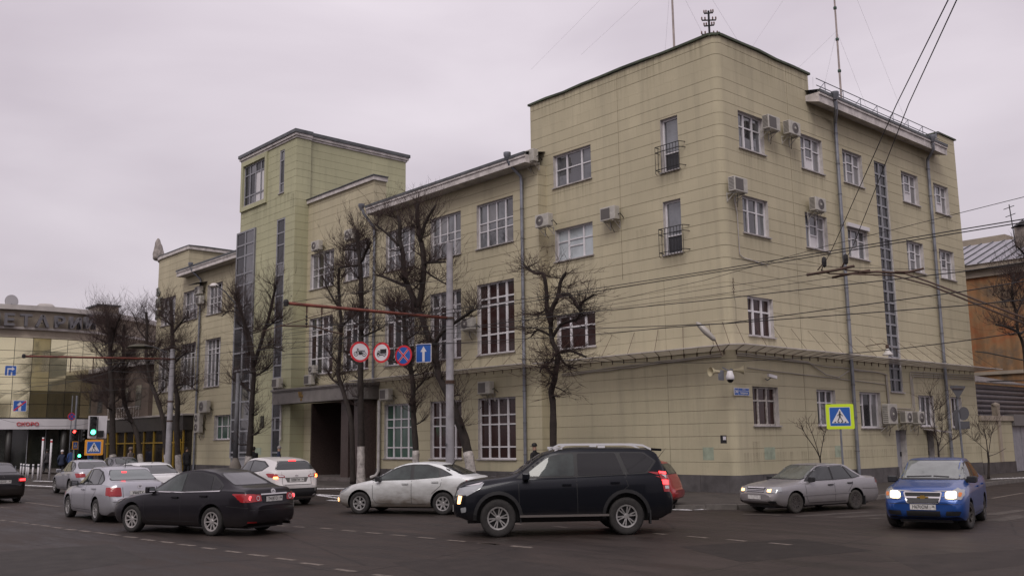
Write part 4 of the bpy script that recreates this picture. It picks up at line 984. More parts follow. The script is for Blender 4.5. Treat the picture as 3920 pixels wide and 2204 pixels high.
# ---- silver saloon behind it
SILV = paint('silver_paint', (0.36, 0.36, 0.39), .35, .55, .3, .5)
vw = sedan(roofw=.72, glass_back=mat('rear_glass_pale', (.10, .12, .12), .05, 0, .5, ior=1.9), spokes=10, spokew=.025, wheel=.305, mirrorm=TRIM,
    top=[(2.08, .58), (2.05, .68), (1.9, .77), (1.5, .88), (1.02, .96), (.9, .98), (.42, 1.24), (.15, 1.37), (-.15, 1.45), (-.6, 1.467), (-1.1, 1.43), (-1.45, 1.29), (-1.75, 1.12), (-1.9, 1.085), (-2.16, 1.06), (-2.25, .96), (-2.29, .7)],
    plan=[(2.08, .62), (2.0, .72), (1.8, .80), (1.4, .845), (.8, .85), (-1.0, .85), (-1.8, .845), (-2.1, .81), (-2.22, .77), (-2.29, .70)], track=.84, wb=2.55,
    belt=[(2.08, .52), (1.9, .68), (1.4, .82), (.9, .90), (0, .94), (-1.0, .97), (-1.8, .99), (-2.1, .97), (-2.29, .68)])
c = car('saloon_car', 'silver saloon seen from behind, just left of the nearest dark grey saloon', vw, (-8.19, -18.71), 178.2, SILV)
pair(c, 'tail_lamp', 'rear', [(.80, .93), (.50, .93), (.47, .70), (.78, .70)], TL, .014, .03); both(c, 'tail_lamp', [(-2.24, .93), (-2.02, .93), (-2.06, .72), (-2.26, .72)], TL, .014, .02)
plate(c, 'rear', .78, 'У600ТХ'); pair(c, 'clear_lamp', 'rear', [(.74, .78), (.52, .78), (.52, .73), (.74, .73)], TL, .018, .01)
h = c['cast']('rear', 0, .955); mb = MB(); mb.disc(h[0]+Vector((-.015, 0, 0)), (-1, 0, .2), .06, 20, .048); 
for (a, b) in (((-.03, .03), (-.012, -.035)), ((-.012, -.035), (0, 0)), ((0, 0), (.012, -.035)), ((.012, -.035), (.03, .03))): mb.bar(h[0]+Vector((-.016, a[0], a[1])), h[0]+Vector((-.016, b[0], b[1])), .008)
mb.build('badge', CHROME, c['root']); c['strip']('panel_gap', 'rear', [(-.45, .93), (-.43, .62), (.43, .62), (.45, .93)], .012, TRIM, .004)
h = c['cast']('rear', 0.18, 1.30); mb = MB(); mb.obox((h[0].x-.02, .10, 1.30), (0, .13, 0), (.004, 0, 0), (0, 0, .03)); mb.build('high_brake_lamp', TLON, c['root'])
c['strip']('bumper_gap', 'rear', [(-.7, .56), (.7, .56)], .012, TRIM, .004); antenna(c, -1.0)
# ---- black saloon at the left edge
BLK2 = paint('black_paint', (0.012, 0.011, 0.012), .35, .3, .3, .4)
c = car('saloon_car', 'black saloon with both tail lamps lit, cut off by the left edge of the picture', sedan(glass_back=MATS['tinted_rear_glass']), (-21.1, -18.9), 180, BLK2)
pair(c, 'tail_lamp', 'rear', [(.82, .92), (.50, .90), (.48, .78), (.80, .74)], TL, .012, .03); pair(c, 'lit_lamp', 'rear', [(.76, .88), (.55, .87), (.55, .80), (.74, .80)], TLON, .018, .01); plate(c, 'rear', .78, 'С021КР'); antenna(c, -.9)
h = c['cast']('rear', 0, .96); mb = MB()
for a in (90, 210, 330): mb.poly([h[0]+Vector((-.015, r_*cos(radians(a+d)), r_*sin(radians(a+d)))) for r_, d in ((.0, 0), (.03, 28), (.05, 0), (.03, -28))])
mb.build('badge', CHROME, c['root'])
# ---- silver saloon by the crossing, further back
SIL2 = paint('dusty_silver_paint', (0.33, 0.33, 0.36), .3, .5, .35, .5)
c = car('saloon_car', 'dusty silver saloon driving away beside the kerb railing on the far left', sedan(k=1), (-24.3, -14.3), 176, SIL2)
both(c, 'headlamp', [(2.10, .70), (1.68, .80), (1.72, .72), (2.05, .60)], HL, .012, .02); pair(c, 'tail_lamp', 'rear', [(.82, .92), (.50, .90), (.48, .76), (.80, .74)], TL)
plate(c, 'rear', .78, None)
c = car('saloon_car', 'grey saloon almost hidden, only its rear window showing above the silver saloon', sedan(glass_back=CGLASS2), (-33.5, -9.6), 180, paint('grey_paint', (.10, .10, .11), .3, .4, .3, .5))
pair(c, 'tail_lamp', 'rear', [(.82, .92), (.50, .90), (.48, .76), (.80, .74)], TL)
WHT = paint('white_paint', (0.60, 0.60, 0.60), .5, .0, .3, .5)
c = car('saloon_car', 'white saloon of which only the roof shows above the dark grey saloon', sedan(), (-13.6, -15.9), 182, WHT); antenna(c, -1.0, 0, -.5)
# ---- white saloon, side on
acc = sedan(glass=CGLASS2, wb=2.57, track=.845, wheel=.31, rim=.2, spokes=7, spokew=.05, roofw=.69, mirrorm=TRIM, glass_back=CGLASS,
    top=[(2.08, .52), (2.04, .62), (1.9, .72), (1.5, .86), (1.1, .94), (.98, .965), (.5, 1.22), (.15, 1.375), (-.15, 1.44), (-.55, 1.46), (-1.0, 1.42), (-1.5, 1.24), (-1.8, 1.11), (-1.95, 1.07), (-2.12, 1.05), (-2.22, .96), (-2.27, .7)],
    plan=[(2.08, .58), (2.0, .70), (1.8, .79), (1.4, .84), (.8, .85), (-1.0, .85), (-1.7, .84), (-2.1, .78), (-2.27, .66)],
    belt=[(2.08, .48), (1.9, .62), (1.4, .78), (.9, .87), (0, .93), (-1.0, .985), (-1.8, 1.01), (-2.1, .97), (-2.27, .66)],
    gasket=[[(.98, .93), (.35, 1.25), (.02, 1.36), (-.3, 1.395), (-.75, 1.39), (-1.15, 1.28), (-1.55, 1.09), (-1.1, 1.02), (-.3, .965)]],
    side_glass=[[(.80, .965), (.32, 1.22), (0, 1.335), (-.24, 1.365), (-.28, .975)], [(-.38, .98), (-.34, 1.37), (-.75, 1.36), (-1.08, 1.26), (-1.15, 1.03)], ([(-1.2, 1.04), (-1.14, 1.25), (-1.48, 1.09)], CGLASS)],
    handles=[(-.14, .86), (-1.05, .91)])
c = car('saloon_car', 'white saloon muddy along its doors, side on in front of the entrance', acc, (-2.98, -11.93), 211.3, paint('muddy_white_paint', (.66, .68, .68), 1.0, .0, .3, .92))
both(c, 'headlamp', [(2.04, .68), (1.62, .84), (1.70, .72), (1.98, .58)], HL, .012, .02); both(c, 'headlamp_core', [(1.95, .70), (1.72, .79), (1.78, .70), (1.92, .63)], TRIM, .016, .02)
pair(c, 'headlamp', 'front', [(.76, .70), (.45, .62), (.45, .55), (.74, .60)], HL); both(c, 'fog_lamp', [(2.06, .45), (1.98, .46), (1.97, .36), (2.05, .34)], HLDIM, .014, .015)
c['decal']('grille', 'front', [(.4, .3), (.45, .45), (-.45, .45), (-.4, .3)], TRIM, .01); antenna(c, -1.25, 0, -.9, .25); both(c, 'tail_lamp', [(-2.24, .93), (-1.95, .95), (-2.0, .82), (-2.25, .8)], TL, .014, .02)
# ---- white crossover from behind
qa = dict(wb=2.65, wheel=.345, track=.88, clear=.22, roofw=.70, cabin=(-2.0, .95), spokes=5,
    top=[(2.1, .66), (2.06, .82), (1.9, .93), (1.5, 1.02), (1.1, 1.08), (1.0, 1.10), (.5, 1.36), (.2, 1.49), (-.15, 1.565), (-.6, 1.59), (-1.2, 1.56), (-1.7, 1.49), (-1.92, 1.42), (-2.08, 1.2), (-2.18, 1.05), (-2.24, .75)],
    belt=[(2.1, .6), (1.9, .82), (1.4, .94), (.9, 1.0), (0, 1.03), (-1.0, 1.08), (-1.8, 1.15), (-2.1, 1.08), (-2.24, .7)],
    plan=[(2.1, .62), (2.0, .76), (1.8, .85), (1.4, .90), (-1.3, .905), (-1.8, .88), (-2.05, .83), (-2.24, .72)],
    gasket=[[(.9, 1.05), (.4, 1.36), (.1, 1.46), (-.4, 1.50), (-1.2, 1.46), (-1.65, 1.30), (-1.3, 1.14), (-.3, 1.06)]],
    side_glass=[[(.78, 1.08), (.36, 1.33), (.08, 1.43), (-.3, 1.47), (-.32, 1.08)], [(-.40, 1.09), (-.38, 1.47), (-1.18, 1.42), (-1.55, 1.29), (-1.28, 1.16)]],
    lines=[[(.9, 1.0), (.88, .5)], [(-.36, 1.05), (-.37, .4)], [(-1.25, 1.1), (-1.2, .8)]], handles=[(-.16, .95), (-1.1, 1.0)], mirror=(.75, 1.08),
    screen=[(.62, 1.13), (.56, 1.35), (.5, 1.5)], back=[(.68, 1.19), (.60, 1.33), (.50, 1.45)], cat='car')
c = car('crossover_car', 'white crossover with black lower bumper and glowing tail lamps by the entrance', qa, (-10.7, -12.55), 178, paint('white_paint_2', (.56, .54, .53), .5, 0, .3, .5))
for q in ([(.86, 1.07), (.44, 1.0), (.42, .93), (.80, .95)],): pair(c, 'tail_lamp', 'rear', q, TL, .014, .015)
both(c, 'tail_lamp', [(-2.1, 1.06), (-1.72, 1.06), (-1.9, .95), (-2.16, .93)], TL, .014, .01); pair(c, 'clear_lamp', 'rear', [(.66, 1.02), (.47, .99), (.46, .95), (.64, .96)], TLW, .018, .005)
c['decal']('lit_indicator', 'rear', [(.78, .96), (.66, .96), (.66, .90), (.78, .90)], TLHOT, .02); c['decal']('lit_indicator', 'rear', [(-.78, 1.02), (-.70, 1.02), (-.70, .92), (-.78, .92)], TLHOT, .02)
h = c['cast']('rear', 0, 1.455); mb = MB(); mb.obox((h[0].x-.03, -.13, 1.455), (0, .26, 0), (.01, 0, 0), (0, 0, .035)); mb.build('high_brake_lamp', TLON, c['root'])
c['decal']('lower_bumper', 'rear', [(.82, .32), (.86, .58), (-.86, .58), (-.82, .32)], TRIM, .012); both(c, 'lower_bumper', [(-2.2, .36), (-2.2, .56), (-1.75, .50), (-1.72, .34)], TRIM, .012, .01)
c['decal']('plate_recess', 'rear', [(.34, .78), (.42, .93), (-.42, .93), (-.34, .78)], mat('shadow_trim', (.10, .095, .09), .6), .006); plate(c, 'rear', .85, 'О700ТМ'); c['strip']('panel_gap', 'rear', [(-.52, 1.1), (-.52, .7), (.52, .7), (.52, 1.1)], .012, TRIM, .004)  # grey plate surround is recess shade painted as a flat decal
h = c['cast']('rear', 0, .985); mb = MB(); mb.disc(h[0]+Vector((-.015, 0, 0)), (-1, 0, .2), .045, 20, .034); mb.obox(h[0]+Vector((-.02, -.06, -.008)), (0, .12, 0), (.004, 0, 0), (0, 0, .016)); mb.build('badge', CHROME, c['root']); antenna(c, -1.0, 0, -.4, .12)
# ---- red hatchback half hidden
rd = dict(qa); rd.update(wb=2.44, wheel=.30, track=.82, clear=.2, plan=[(1.85, .58), (1.7, .74), (1.4, .81), (-1.2, .82), (-1.5, .79), (-1.72, .66)],
    top=[(1.85, .6), (1.8, .78), (1.6, .88), (1.2, .98), (1.0, 1.04), (.5, 1.32), (.15, 1.44), (-.4, 1.48), (-1.0, 1.42), (-1.3, 1.35), (-1.5, 1.1), (-1.62, .9), (-1.72, .6)],
    belt=[(1.85, .5), (1.6, .75), (1.0, .9), (0, .95), (-1.0, 1.0), (-1.4, 1.02), (-1.6, .85), (-1.72, .55)],
    gasket=[[(.9, .98), (.4, 1.3), (-.3, 1.40), (-1.1, 1.32), (-1.2, 1.05)]], side_glass=[[(.8, 1.0), (.35, 1.28), (-.25, 1.37), (-.25, .99)], [(-.33, .99), (-.33, 1.37), (-1.05, 1.3), (-1.12, 1.05)]],
    lines=[[(-.3, 1.0), (-.3, .35)]], handles=[(-.1, .88)], mirror=(.7, 1.0), back=[(.60, 1.02), (.56, 1.2), (.5, 1.3)], screen=[(.6, 1.06), (.5, 1.38)])
c = car('hatchback_car', 'red hatchback mostly hidden behind the black off-road car, only its tail showing', rd, (.72, -6.9), 205, paint('red_paint', (.30, .012, .016), .2, .1, .3, .3))
both(c, 'tail_lamp', [(-1.35, 1.0), (-1.52, .98), (-1.62, .8), (-1.45, .85)], TL, .014, .01); antenna(c, -1.1, .1, -.9, .35)
# ---- old silver saloon, right
nx = sedan(wb=2.52, track=.82, wheel=.29, rim=.185, rimm=RIMD, tyrem=TYRED, tw=.09, roofw=.73, mirrorm=TRIM, handlem=TRIM, glass=CGLASS2, glass_screen=mat('pale_windscreen', (.10, .11, .10), .05, 0, .5, ior=1.8, noise=.5, nscale=2), spokes=10, spokew=.06,
    top=[(2.06, .60), (2.03, .72), (1.92, .785), (1.5, .86), (1.0, .915), (.9, .93), (.45, 1.17), (.18, 1.32), (-.05, 1.375), (-.6, 1.39), (-1.05, 1.36), (-1.4, 1.2), (-1.75, 1.02), (-1.85, 1.0), (-2.2, .985), (-2.32, .95), (-2.37, .7)],
    plan=[(2.06, .66), (2.0, .745), (1.8, .80), (1.4, .825), (-1.2, .825), (-1.8, .81), (-2.2, .78), (-2.37, .72)],
    belt=[(2.06, .56), (1.9, .73), (1.4, .80), (.9, .84), (0, .875), (-1.0, .90), (-1.8, .93), (-2.2, .93), (-2.37, .66)],
    gasket=[[(.82, .89), (.30, 1.2), (.12, 1.30), (-.1, 1.33), (-.95, 1.32), (-1.1, 1.25), (-1.62, .98), (-1.3, .93), (-.3, .90)]],
    side_glass=[([(.66, .92), (.24, 1.2), (.06, 1.285), (-.30, 1.30), (-.32, .92)], CGLASS), ([(-.39, .92), (-.38, 1.30), (-.90, 1.30), (-1.14, .94)], CGLASS), ([(-1.20, .94), (-.97, 1.29), (-1.1, 1.22), (-1.55, .98)], CGLASS)],
    handles=[(-.18, .77), (-1.02, .80)], mould=[[(1.0, .50), (-1.0, .53)]], mirror=(.62, .92), screen=[(.62, .95), (.58, 1.14), (.53, 1.325)], back=[(.58, 1.02), (.5, 1.3)])
nx['lines'] = [[(.86, .88), (.84, .45), (.75, .28)], [(-.35, .90), (-.36, .28)], [(.75, .28), (-.8, .28)], [(-1.17, .93), (-1.12, .75), (-.9, .52)], [(-1.55, .62), (-2.34, .60)]]
c = car('saloon_car', 'old silver saloon with steel wheels and dim amber lamps in front of the plinth', nx, (5.24, -4.16), 258, paint('old_silver_paint', (.30, .29, .30), .6, .45, .35, .5)); c['root'].scale = (.93,)*3
pair(c, 'headlamp', 'front', [(.76, .74), (.36, .70), (.34, .60), (.74, .59)], HL, .014, .02); both(c, 'headlamp', [(2.03, .74), (1.80, .755), (1.80, .64), (2.04, .60)], HL, .014, .01)
pair(c, 'lit_headlamp', 'front', [(.60, .70), (.46, .69), (.46, .62), (.60, .61)], HLDIM, .02, .02)
c['decal']('grille', 'front', [(.33, .61), (.38, .73), (-.38, .73), (-.33, .61)], TRIM, .014); 
for z in (.63, .67, .725): c['strip']('grille_bar', 'front', [(-.34, z), (.34, z)], .014, CHROME, .022)
c['decal']('air_intake', 'front', [(.40, .27), (.45, .36), (-.45, .36), (-.40, .27)], TRIM, .012); pair(c, 'air_intake', 'front', [(.72, .30), (.72, .37), (.52, .36), (.56, .28)], TRIM, .012, .01); plate(c, 'front', .46, None); both(c, 'tail_lamp', [(-2.33, .90), (-2.2, .91), (-2.2, .78), (-2.34, .76)], TL, .014, .005)
for s in (1, -1): mb = MB(); mb.box((-1.62, s*.77-.08, .13), (-1.60, s*.77+.08, .4)); mb.build('mud_flap', BLACK, c['root'])
# ---- blue saloon coming towards us
av = sedan(wb=2.48, track=.83, wheel=.30, roofw=.72, steer=-.2, mirrorm=TRIM, glass=CGLASS2, glass_screen=mat('hazy_windscreen', (.17, .185, .175), .06, 0, .5, ior=1.8, noise=.3, nscale=1.2), rimm=RIMD, rim=.2,
    top=[(2.05, .66), (2.03, .80), (1.92, .875), (1.5, .97), (1.12, 1.03), (1.0, 1.05), (.5, 1.31), (.22, 1.43), (-.1, 1.49), (-.6, 1.505), (-1.0, 1.46), (-1.4, 1.3), (-1.7, 1.14), (-1.85, 1.10), (-2.1, 1.08), (-2.2, .98), (-2.26, .7)],
    plan=[(2.05, .68), (1.98, .76), (1.8, .82), (1.4, .855), (-1.2, .855), (-1.8, .83), (-2.1, .79), (-2.26, .68)],
    belt=[(2.05, .60), (1.9, .80), (1.4, .89), (.9, .94), (0, .97), (-1.0, 1.0), (-1.8, 1.03), (-2.1, 1.0), (-2.26, .66)],
    gasket=[[(.9, .97), (.4, 1.3), (.1, 1.40), (-.4, 1.44), (-.95, 1.40), (-1.4, 1.13), (-1.1, 1.02), (-.3, .98)]],
    side_glass=[[(.78, .99), (.36, 1.27), (.08, 1.37), (-.26, 1.41), (-.28, .99)], [(-.36, 1.0), (-.35, 1.41), (-.92, 1.37), (-1.3, 1.13), (-1.12, 1.04)]],
    handles=[(-.14, .86), (-1.02, .88)], mirror=(.74, 1.02), screen=[(.70, 1.055), (.65, 1.25), (.575, 1.435)], back=[(.58, 1.12), (.5, 1.4)])
BLUE = paint('blue_paint', (.010, .060, .25), .10, .35, .28, .2)
c = car('saloon_car', 'bright blue saloon with both headlamps on, driving towards the camera on the right', av, (9.9, -6.1), 286, BLUE)
pair(c, 'headlamp', 'front', [(.80, .86), (.44, .82), (.44, .66), (.76, .66)], HL, .014, .03); both(c, 'headlamp', [(2.02, .83), (1.72, .90), (1.78, .76), (2.04, .68)], HL, .014, .02); pair(c, 'lit_headlamp', 'front', [(.66, .83), (.46, .81), (.46, .68), (.66, .68)], HLON, .022, .04)
pair(c, 'indicator', 'front', [(.76, .80), (.70, .80), (.70, .72), (.75, .72)], mat('amber_lens', (.6, .18, .04), .2), .02, .015)
c['decal']('grille_surround', 'front', [(.33, .58), (.40, .82), (-.40, .82), (-.33, .58)], CHROME, .014, soft=.04); c['decal']('grille', 'front', [(.35, .72), (.36, .80), (-.36, .80), (-.35, .72)], TRIM, .02, soft=.02); c['decal']('grille', 'front', [(.30, .595), (.34, .685), (-.34, .685), (-.30, .595)], TRIM, .02, soft=.02)
h = c['cast']('front', 0, .705); mb = MB(); X_ = h[0].x+.035; mb.poly([(X_, y, .705+z) for y, z in ((-.12, -.012), (-.05, -.015), (-.045, -.04), (.04, -.04), (.05, -.015), (.11, -.012), (.12, .012), (.05, .015), (.045, .04), (-.04, .04), (-.05, .015), (-.11, .012))]); mb.build('badge', mat('gold_badge', (.5, .32, .08), .3, .8), c['root'])
plate(c, 'front', .50, 'Н670СМ'); c['decal']('air_intake', 'front', [(.34, .31), (.34, .42), (-.34, .42), (-.34, .31)], TRIM, .01); pair(c, 'air_intake', 'front', [(.70, .33), (.74, .42), (.46, .42), (.44, .33)], TRIM, .01, .02)
c['strip']('panel_gap', 'front', [(-.75, .565), (.75, .565)], .01, TRIM, .004)
for s in (-1, 1): c['strip']('wiper', 'front', [(s*.45-.05, 1.085), (s*.02+.05, 1.10)], .02, TRIM, .022)
c['strip']('number_plate_light', 'front', [(-.7, .28), (.7, .28)], .02, TRIM, .004)  # black trim strip along the lower front bumper
# ================================================================ ground
def road_mat():
    m = bpy.data.materials.new('wet_asphalt'); m.use_nodes = True; t = m.node_tree; N = t.nodes.new; L = t.links.new; b = t.nodes['Principled BSDF']
    g = N('ShaderNodeTexCoord')
    def nz(sc, det, r=.6, scale=None):
        n = N('ShaderNodeTexNoise'); n.inputs['Scale'].default_value = sc; n.inputs['Detail'].default_value = det; n.inputs['Roughness'].default_value = r
        if scale: p = N('ShaderNodeMapping'); p.inputs['Scale'].default_value = scale; p.inputs['Rotation'].default_value = (0, 0, .5); L(g.outputs['Object'], p.inputs['Vector']); L(p.outputs[0], n.inputs['Vector'])
        else: L(g.outputs['Object'], n.inputs['Vector'])
        return n
    big = nz(.12, 5); mid = nz(1.1, 6, .6, (.35, 1.6, 1)); fine = nz(60, 4, .8); grit = nz(14, 8, .75)
    cr_ = N('ShaderNodeValToRGB'); e = cr_.color_ramp.elements; e[0].position = .35; e[0].color = (.022, .0165, .0138, 1); e[1].position = .65; e[1].color = (.036, .0275, .0235, 1); L(big.outputs['Fac'], cr_.inputs['Fac'])
    mx1 = N('ShaderNodeMixRGB'); mx1.blend_type = 'MULTIPLY'; mx1.inputs['Fac'].default_value = .8; L(cr_.outputs[0], mx1.inputs['Color1'])
    r1 = N('ShaderNodeMapRange'); r1.inputs['From Min'].default_value = .3; r1.inputs['From Max'].default_value = .7; r1.inputs['To Min'].default_value = .45; r1.inputs['To Max'].default_value = 1.75; L(mid.outputs['Fac'], r1.inputs['Value']); L(r1.outputs[0], mx1.inputs['Color2'])
    mx2 = N('ShaderNodeMixRGB'); mx2.blend_type = 'MULTIPLY'; mx2.inputs['Fac'].default_value = .8; L(mx1.outputs[0], mx2.inputs['Color1'])
    r2 = N('ShaderNodeMapRange'); r2.inputs['From Min'].default_value = .3; r2.inputs['From Max'].default_value = .7; r2.inputs['To Min'].default_value = .5; r2.inputs['To Max'].default_value = 1.5; L(fine.outputs['Fac'], r2.inputs['Value']); L(r2.outputs[0], mx2.inputs['Color2'])
    v = N('ShaderNodeTexVoronoi'); v.feature = 'DISTANCE_TO_EDGE'; v.inputs['Scale'].default_value = .16
    wv = nz(.9, 4); av_ = N('ShaderNodeMixRGB'); av_.inputs['Fac'].default_value = .12; L(g.outputs['Object'], av_.inputs['Color1']); L(wv.outputs['Color'], av_.inputs['Color2']); mpv = N('ShaderNodeVectorMath'); mpv.operation = 'SCALE'; mpv.inputs['Scale'].default_value = 1.0; L(av_.outputs[0], mpv.inputs[0]); L(mpv.outputs[0], v.inputs['Vector'])
    ck = N('ShaderNodeMapRange'); ck.inputs['From Min'].default_value = 0.0; ck.inputs['From Max'].default_value = .005; ck.inputs['To Min'].default_value = .75; ck.inputs['To Max'].default_value = 0; L(v.outputs['Distance'], ck.inputs['Value'])
    mx3 = N('ShaderNodeMixRGB'); mx3.inputs['Color2'].default_value = (.008, .007, .006, 1); L(mx2.outputs[0], mx3.inputs['Color1']); L(ck.outputs[0], mx3.inputs['Fac']); L(mx3.outputs[0], b.inputs['Base Color'])
    rr = N('ShaderNodeMapRange'); rr.inputs['From Min'].default_value = .35; rr.inputs['From Max'].default_value = .7; rr.inputs['To Min'].default_value = .5; rr.inputs['To Max'].default_value = .8; L(mid.outputs['Fac'], rr.inputs['Value']); L(rr.outputs[0], b.inputs['Roughness'])
    bp = N('ShaderNodeBump'); bp.inputs['Strength'].default_value = .5; bp.inputs['Distance'].default_value = .01; L(grit.outputs['Fac'], bp.inputs['Height']); L(bp.outputs[0], b.inputs['Normal']); b.inputs['Specular IOR Level'].default_value = .22
    return m
ASPH = road_mat()
PAVE = mat('pavement_asphalt', (.045, .037, .032), .8, noise=.4, nscale=1.2, bump=.3)
KERB = mat('kerb_stone', (.12, .108, .098), .8, noise=.4, nscale=4, bump=.2)
SNOW = mat('dirty_snow', (.50, .49, .50), .7, noise=.45, nscale=7, bump=.4)
LINE = mat('worn_road_paint', (.14, .115, .095), .8, noise=.65, nscale=9)
STR = mat('faded_stripe_paint', (.058, .047, .038), .8, noise=.5, nscale=5)
mb = MB(); mb.quad((-900, -900, 0), (900, -900, 0), (900, 900, 0), (-900, 900, 0)); o = mb.build('road', ASPH); o['kind'] = 'structure'
kp = [(-60.0, -5.6), (-22, -5.6), (-6, -6.3), (0.6, -6.9), (2.3, -6.4), (3.6, -5.2), (4.4, -3.0), (4.4, 2), (4.0, 9), (3.5, 13), (3.2, 20), (3.2, 70)]
pv = MB()
n = len(kp)
poly = kp+[(-6, 70), (-6, 24), (-6, 24), (-2, 2), (-60, 2)]
pv.poly([(x, y, .12) for x, y in poly]); o = pv.build('pavement', PAVE); o['kind'] = 'structure'
kb = MB(); seq = []
for a, b in zip(kp, kp[1:]):
    a, b = Vector(a), Vector(b); k = max(1, round((b-a).length/1.0)); seq += [(a.lerp(b, i/k), a.lerp(b, (i+1)/k)) for i in range(k)]
KR = empty('kerb', (0, 0, 0)); KR['kind'] = 'structure'
for (a, b) in seq:
    if a.x < -52 or a.y > 40: continue
    d = (b-a).normalized(); nn = Vector((d.y, -d.x)); m = MB(); w = random.uniform(-.006, .006)
    m.obox((a.x+d.x*.006, a.y+d.y*.006, 0), ((b-a)*.985).to_3d(), (nn*.15).to_3d(), (0, 0, .14+w)); m.build('kerb_stone', KERB, KR, fix=True)
# far pavement on the left side of the crossing
fp = MB(); fp.poly([(-300, 60, .1), (-300, -14.4, .1), (-66, -14.4, .1), (-62, -12.5, .1), (-61, -8, .1), (-61, 60, .1)]); o = fp.build('pavement', PAVE); o['kind'] = 'structure'
# snow remnants
def blob(cx_, cy_, lx, ly, rot, n=14, z=.0):
    pts = []
    for k in range(n):
        a = 2*PI*k/n; r = random.uniform(.55, 1.05); x, y = lx*r*cos(a), ly*r*sin(a); pts.append((cx_+x*cos(rot)-y*sin(rot), cy_+x*sin(rot)+y*cos(rot)))
    return pts
SN = empty('snow_remnants', (0, 0, 0)); SN['kind'] = 'stuff'; SN['label'] = 'thin strips of dirty snow left along the kerb and tree bed'; SN['category'] = 'snow'
sm = MB()
def snow(px0, px1, z, w, cnt=14):
    a, b = onZ(*px0, z), onZ(*px1, z)
    d = (b-a); rot = atan2(d.y, d.x)
    for i in range(cnt):
        t = (i+random.random())/cnt; p = a.lerp(b, t); pts = blob(p.x, p.y, random.uniform(.15, .5), random.uniform(.3, 1)*w, rot+random.uniform(-.1, .1))
        c0 = (p.x, p.y, z+.035)
        for q, r in zip(pts, pts[1:]+pts[:1]): sm.poly([(q[0], q[1], z+.006), (r[0], r[1], z+.006), c0])
snow((1212, 1871), (1350, 1869), .12, .12); snow((1220, 1895), (1330, 1912), .0, .14); snow((1215, 1893), (1320, 1899), .0, .1); snow((1260, 1915), (1300, 1917), 0, .06, 4)
snow((2585, 1944), (2640, 1942), .0, .04, 5); snow((2575, 1951), (2630, 1952), 0, .03, 6); snow((2695, 1950), (2900, 1946), .0, .04, 16); snow((3420, 1915), (3460, 1905), .0, .05, 5)
snow((3800, 1833), (3920, 1828), .12, .18, 14); snow((3830, 1805), (3920, 1796), .12, .2, 10); snow((3450, 1850), (3420, 1855), .12, .1, 4)
snow((60, 1855), (210, 1862), .1, .2, 16); snow((130, 1840), (200, 1842), .1, .3, 10); snow((2850, 1946), (2900, 1945), 0, .03, 4)
o = sm.build('snow', SNOW); o['kind'] = 'stuff'; bpy.data.objects.remove(SN)
# painted markings: (x, y) pixel ends of every dash on the road plane
MK = empty('road_markings', (0, 0, 0)); MK['kind'] = 'structure'
def dash(p, q, w=.14, name='dash'):
    a, b = onZ(*p, .004), onZ(*q, .004); d = (b-a).normalized(); nn = Vector((-d.y, d.x, 0))*w/2
    k = max(2, int((b-a).length/.25)); m = MB(); L_ = [];
    for i in range(k+1):
        c = a.lerp(b, i/k); L_.append((c+nn*random.uniform(.8, 1.1), c-nn*random.uniform(.8, 1.1)))
    for u, v in zip(L_, L_[1:]): m.quad(u[1], v[1], v[0], u[0])
    m.build(name, STR if (name == 'stripe' and w > .2) else LINE, MK)
s = .4658
for (x, y, w) in ((25, 623, 26), (115, 635, 28), (200, 645, 30), (285, 657, 32), (375, 668, 36), (475, 683, 38), (580, 698, 38), (700, 711, 44), (830, 727, 44), (935, 740, 50), (1075, 760, 50), (1215, 783, 55), (1370, 802, 50), (1535, 825, 60), (1715, 852, 58), (1915, 880, 64), (2120, 909, 70), (2345, 941, 80), (2560, 980, 84)):
    dash(((x-w)*s, 1700+(y-w*.115)*s), ((x+w)*s, 1700+(y+w*.115)*s))
for (x, y) in ((320, 1387), (710, 1442)): dash((1200+(x-105)*.3826, 1650+(y-14)*.3826), (1200+(x+105)*.3826, 1650+(y+14)*.3826))
for (x, y, w) in ((130, 970, 65), (355, 992, 68), (600, 1015, 72), (855, 1038, 75), (1130, 1063, 82), (1430, 1092, 92), (1755, 1122, 98), (2080, 1150, 100), (-140, 955, 55), (-330, 942, 50)):
    dash((1200+(x-w)*.3826, 1650+(y-w*.08)*.3826), (1200+(x+w)*.3826, 1650+(y+w*.08)*.3826))
for (x, y, w) in ((490, 1370, 100), (855, 1408, 108), (800, 1155, 50), (1275, 1188, 80)): dash((1700+(x-w)*.3494, 1600+(y-w*.1)*.3494), (1700+(x+w)*.3494, 1600+(y+w*.1)*.3494))
for (x, y, w) in ((75, 835, 75), (490, 870, 110), (920, 905, 110), (1390, 943, 120)): dash((2500+(x-w)*.3494, 1750+(y-w*.09)*.3494), (2500+(x+w)*.3494, 1750+(y+w*.09)*.3494))
for (x, y, w) in ((700, 1165, 60), (1090, 1200, 60)): pass
# crossing stripes and edge line by the blue saloon
for p, q, w in (((2840, 1966), (2990, 1970), .3), ((3050, 1975), (3330, 1957), .35), ((3200, 1979), (3400, 1968), .4), ((3330, 1984), (3380, 1982), .35), ((3790, 1969), (3920, 1950), .4), ((3800, 1993), (3920, 1972), .5), ((3795, 1906), (3920, 1885), .12)): dash(p, q, w, 'stripe')
for p, q in (((95, 1920), (230, 1938)), ((0, 1895), (60, 1897)), ((0, 1940), (40, 1943))): dash(p, q, .12, 'stripe')

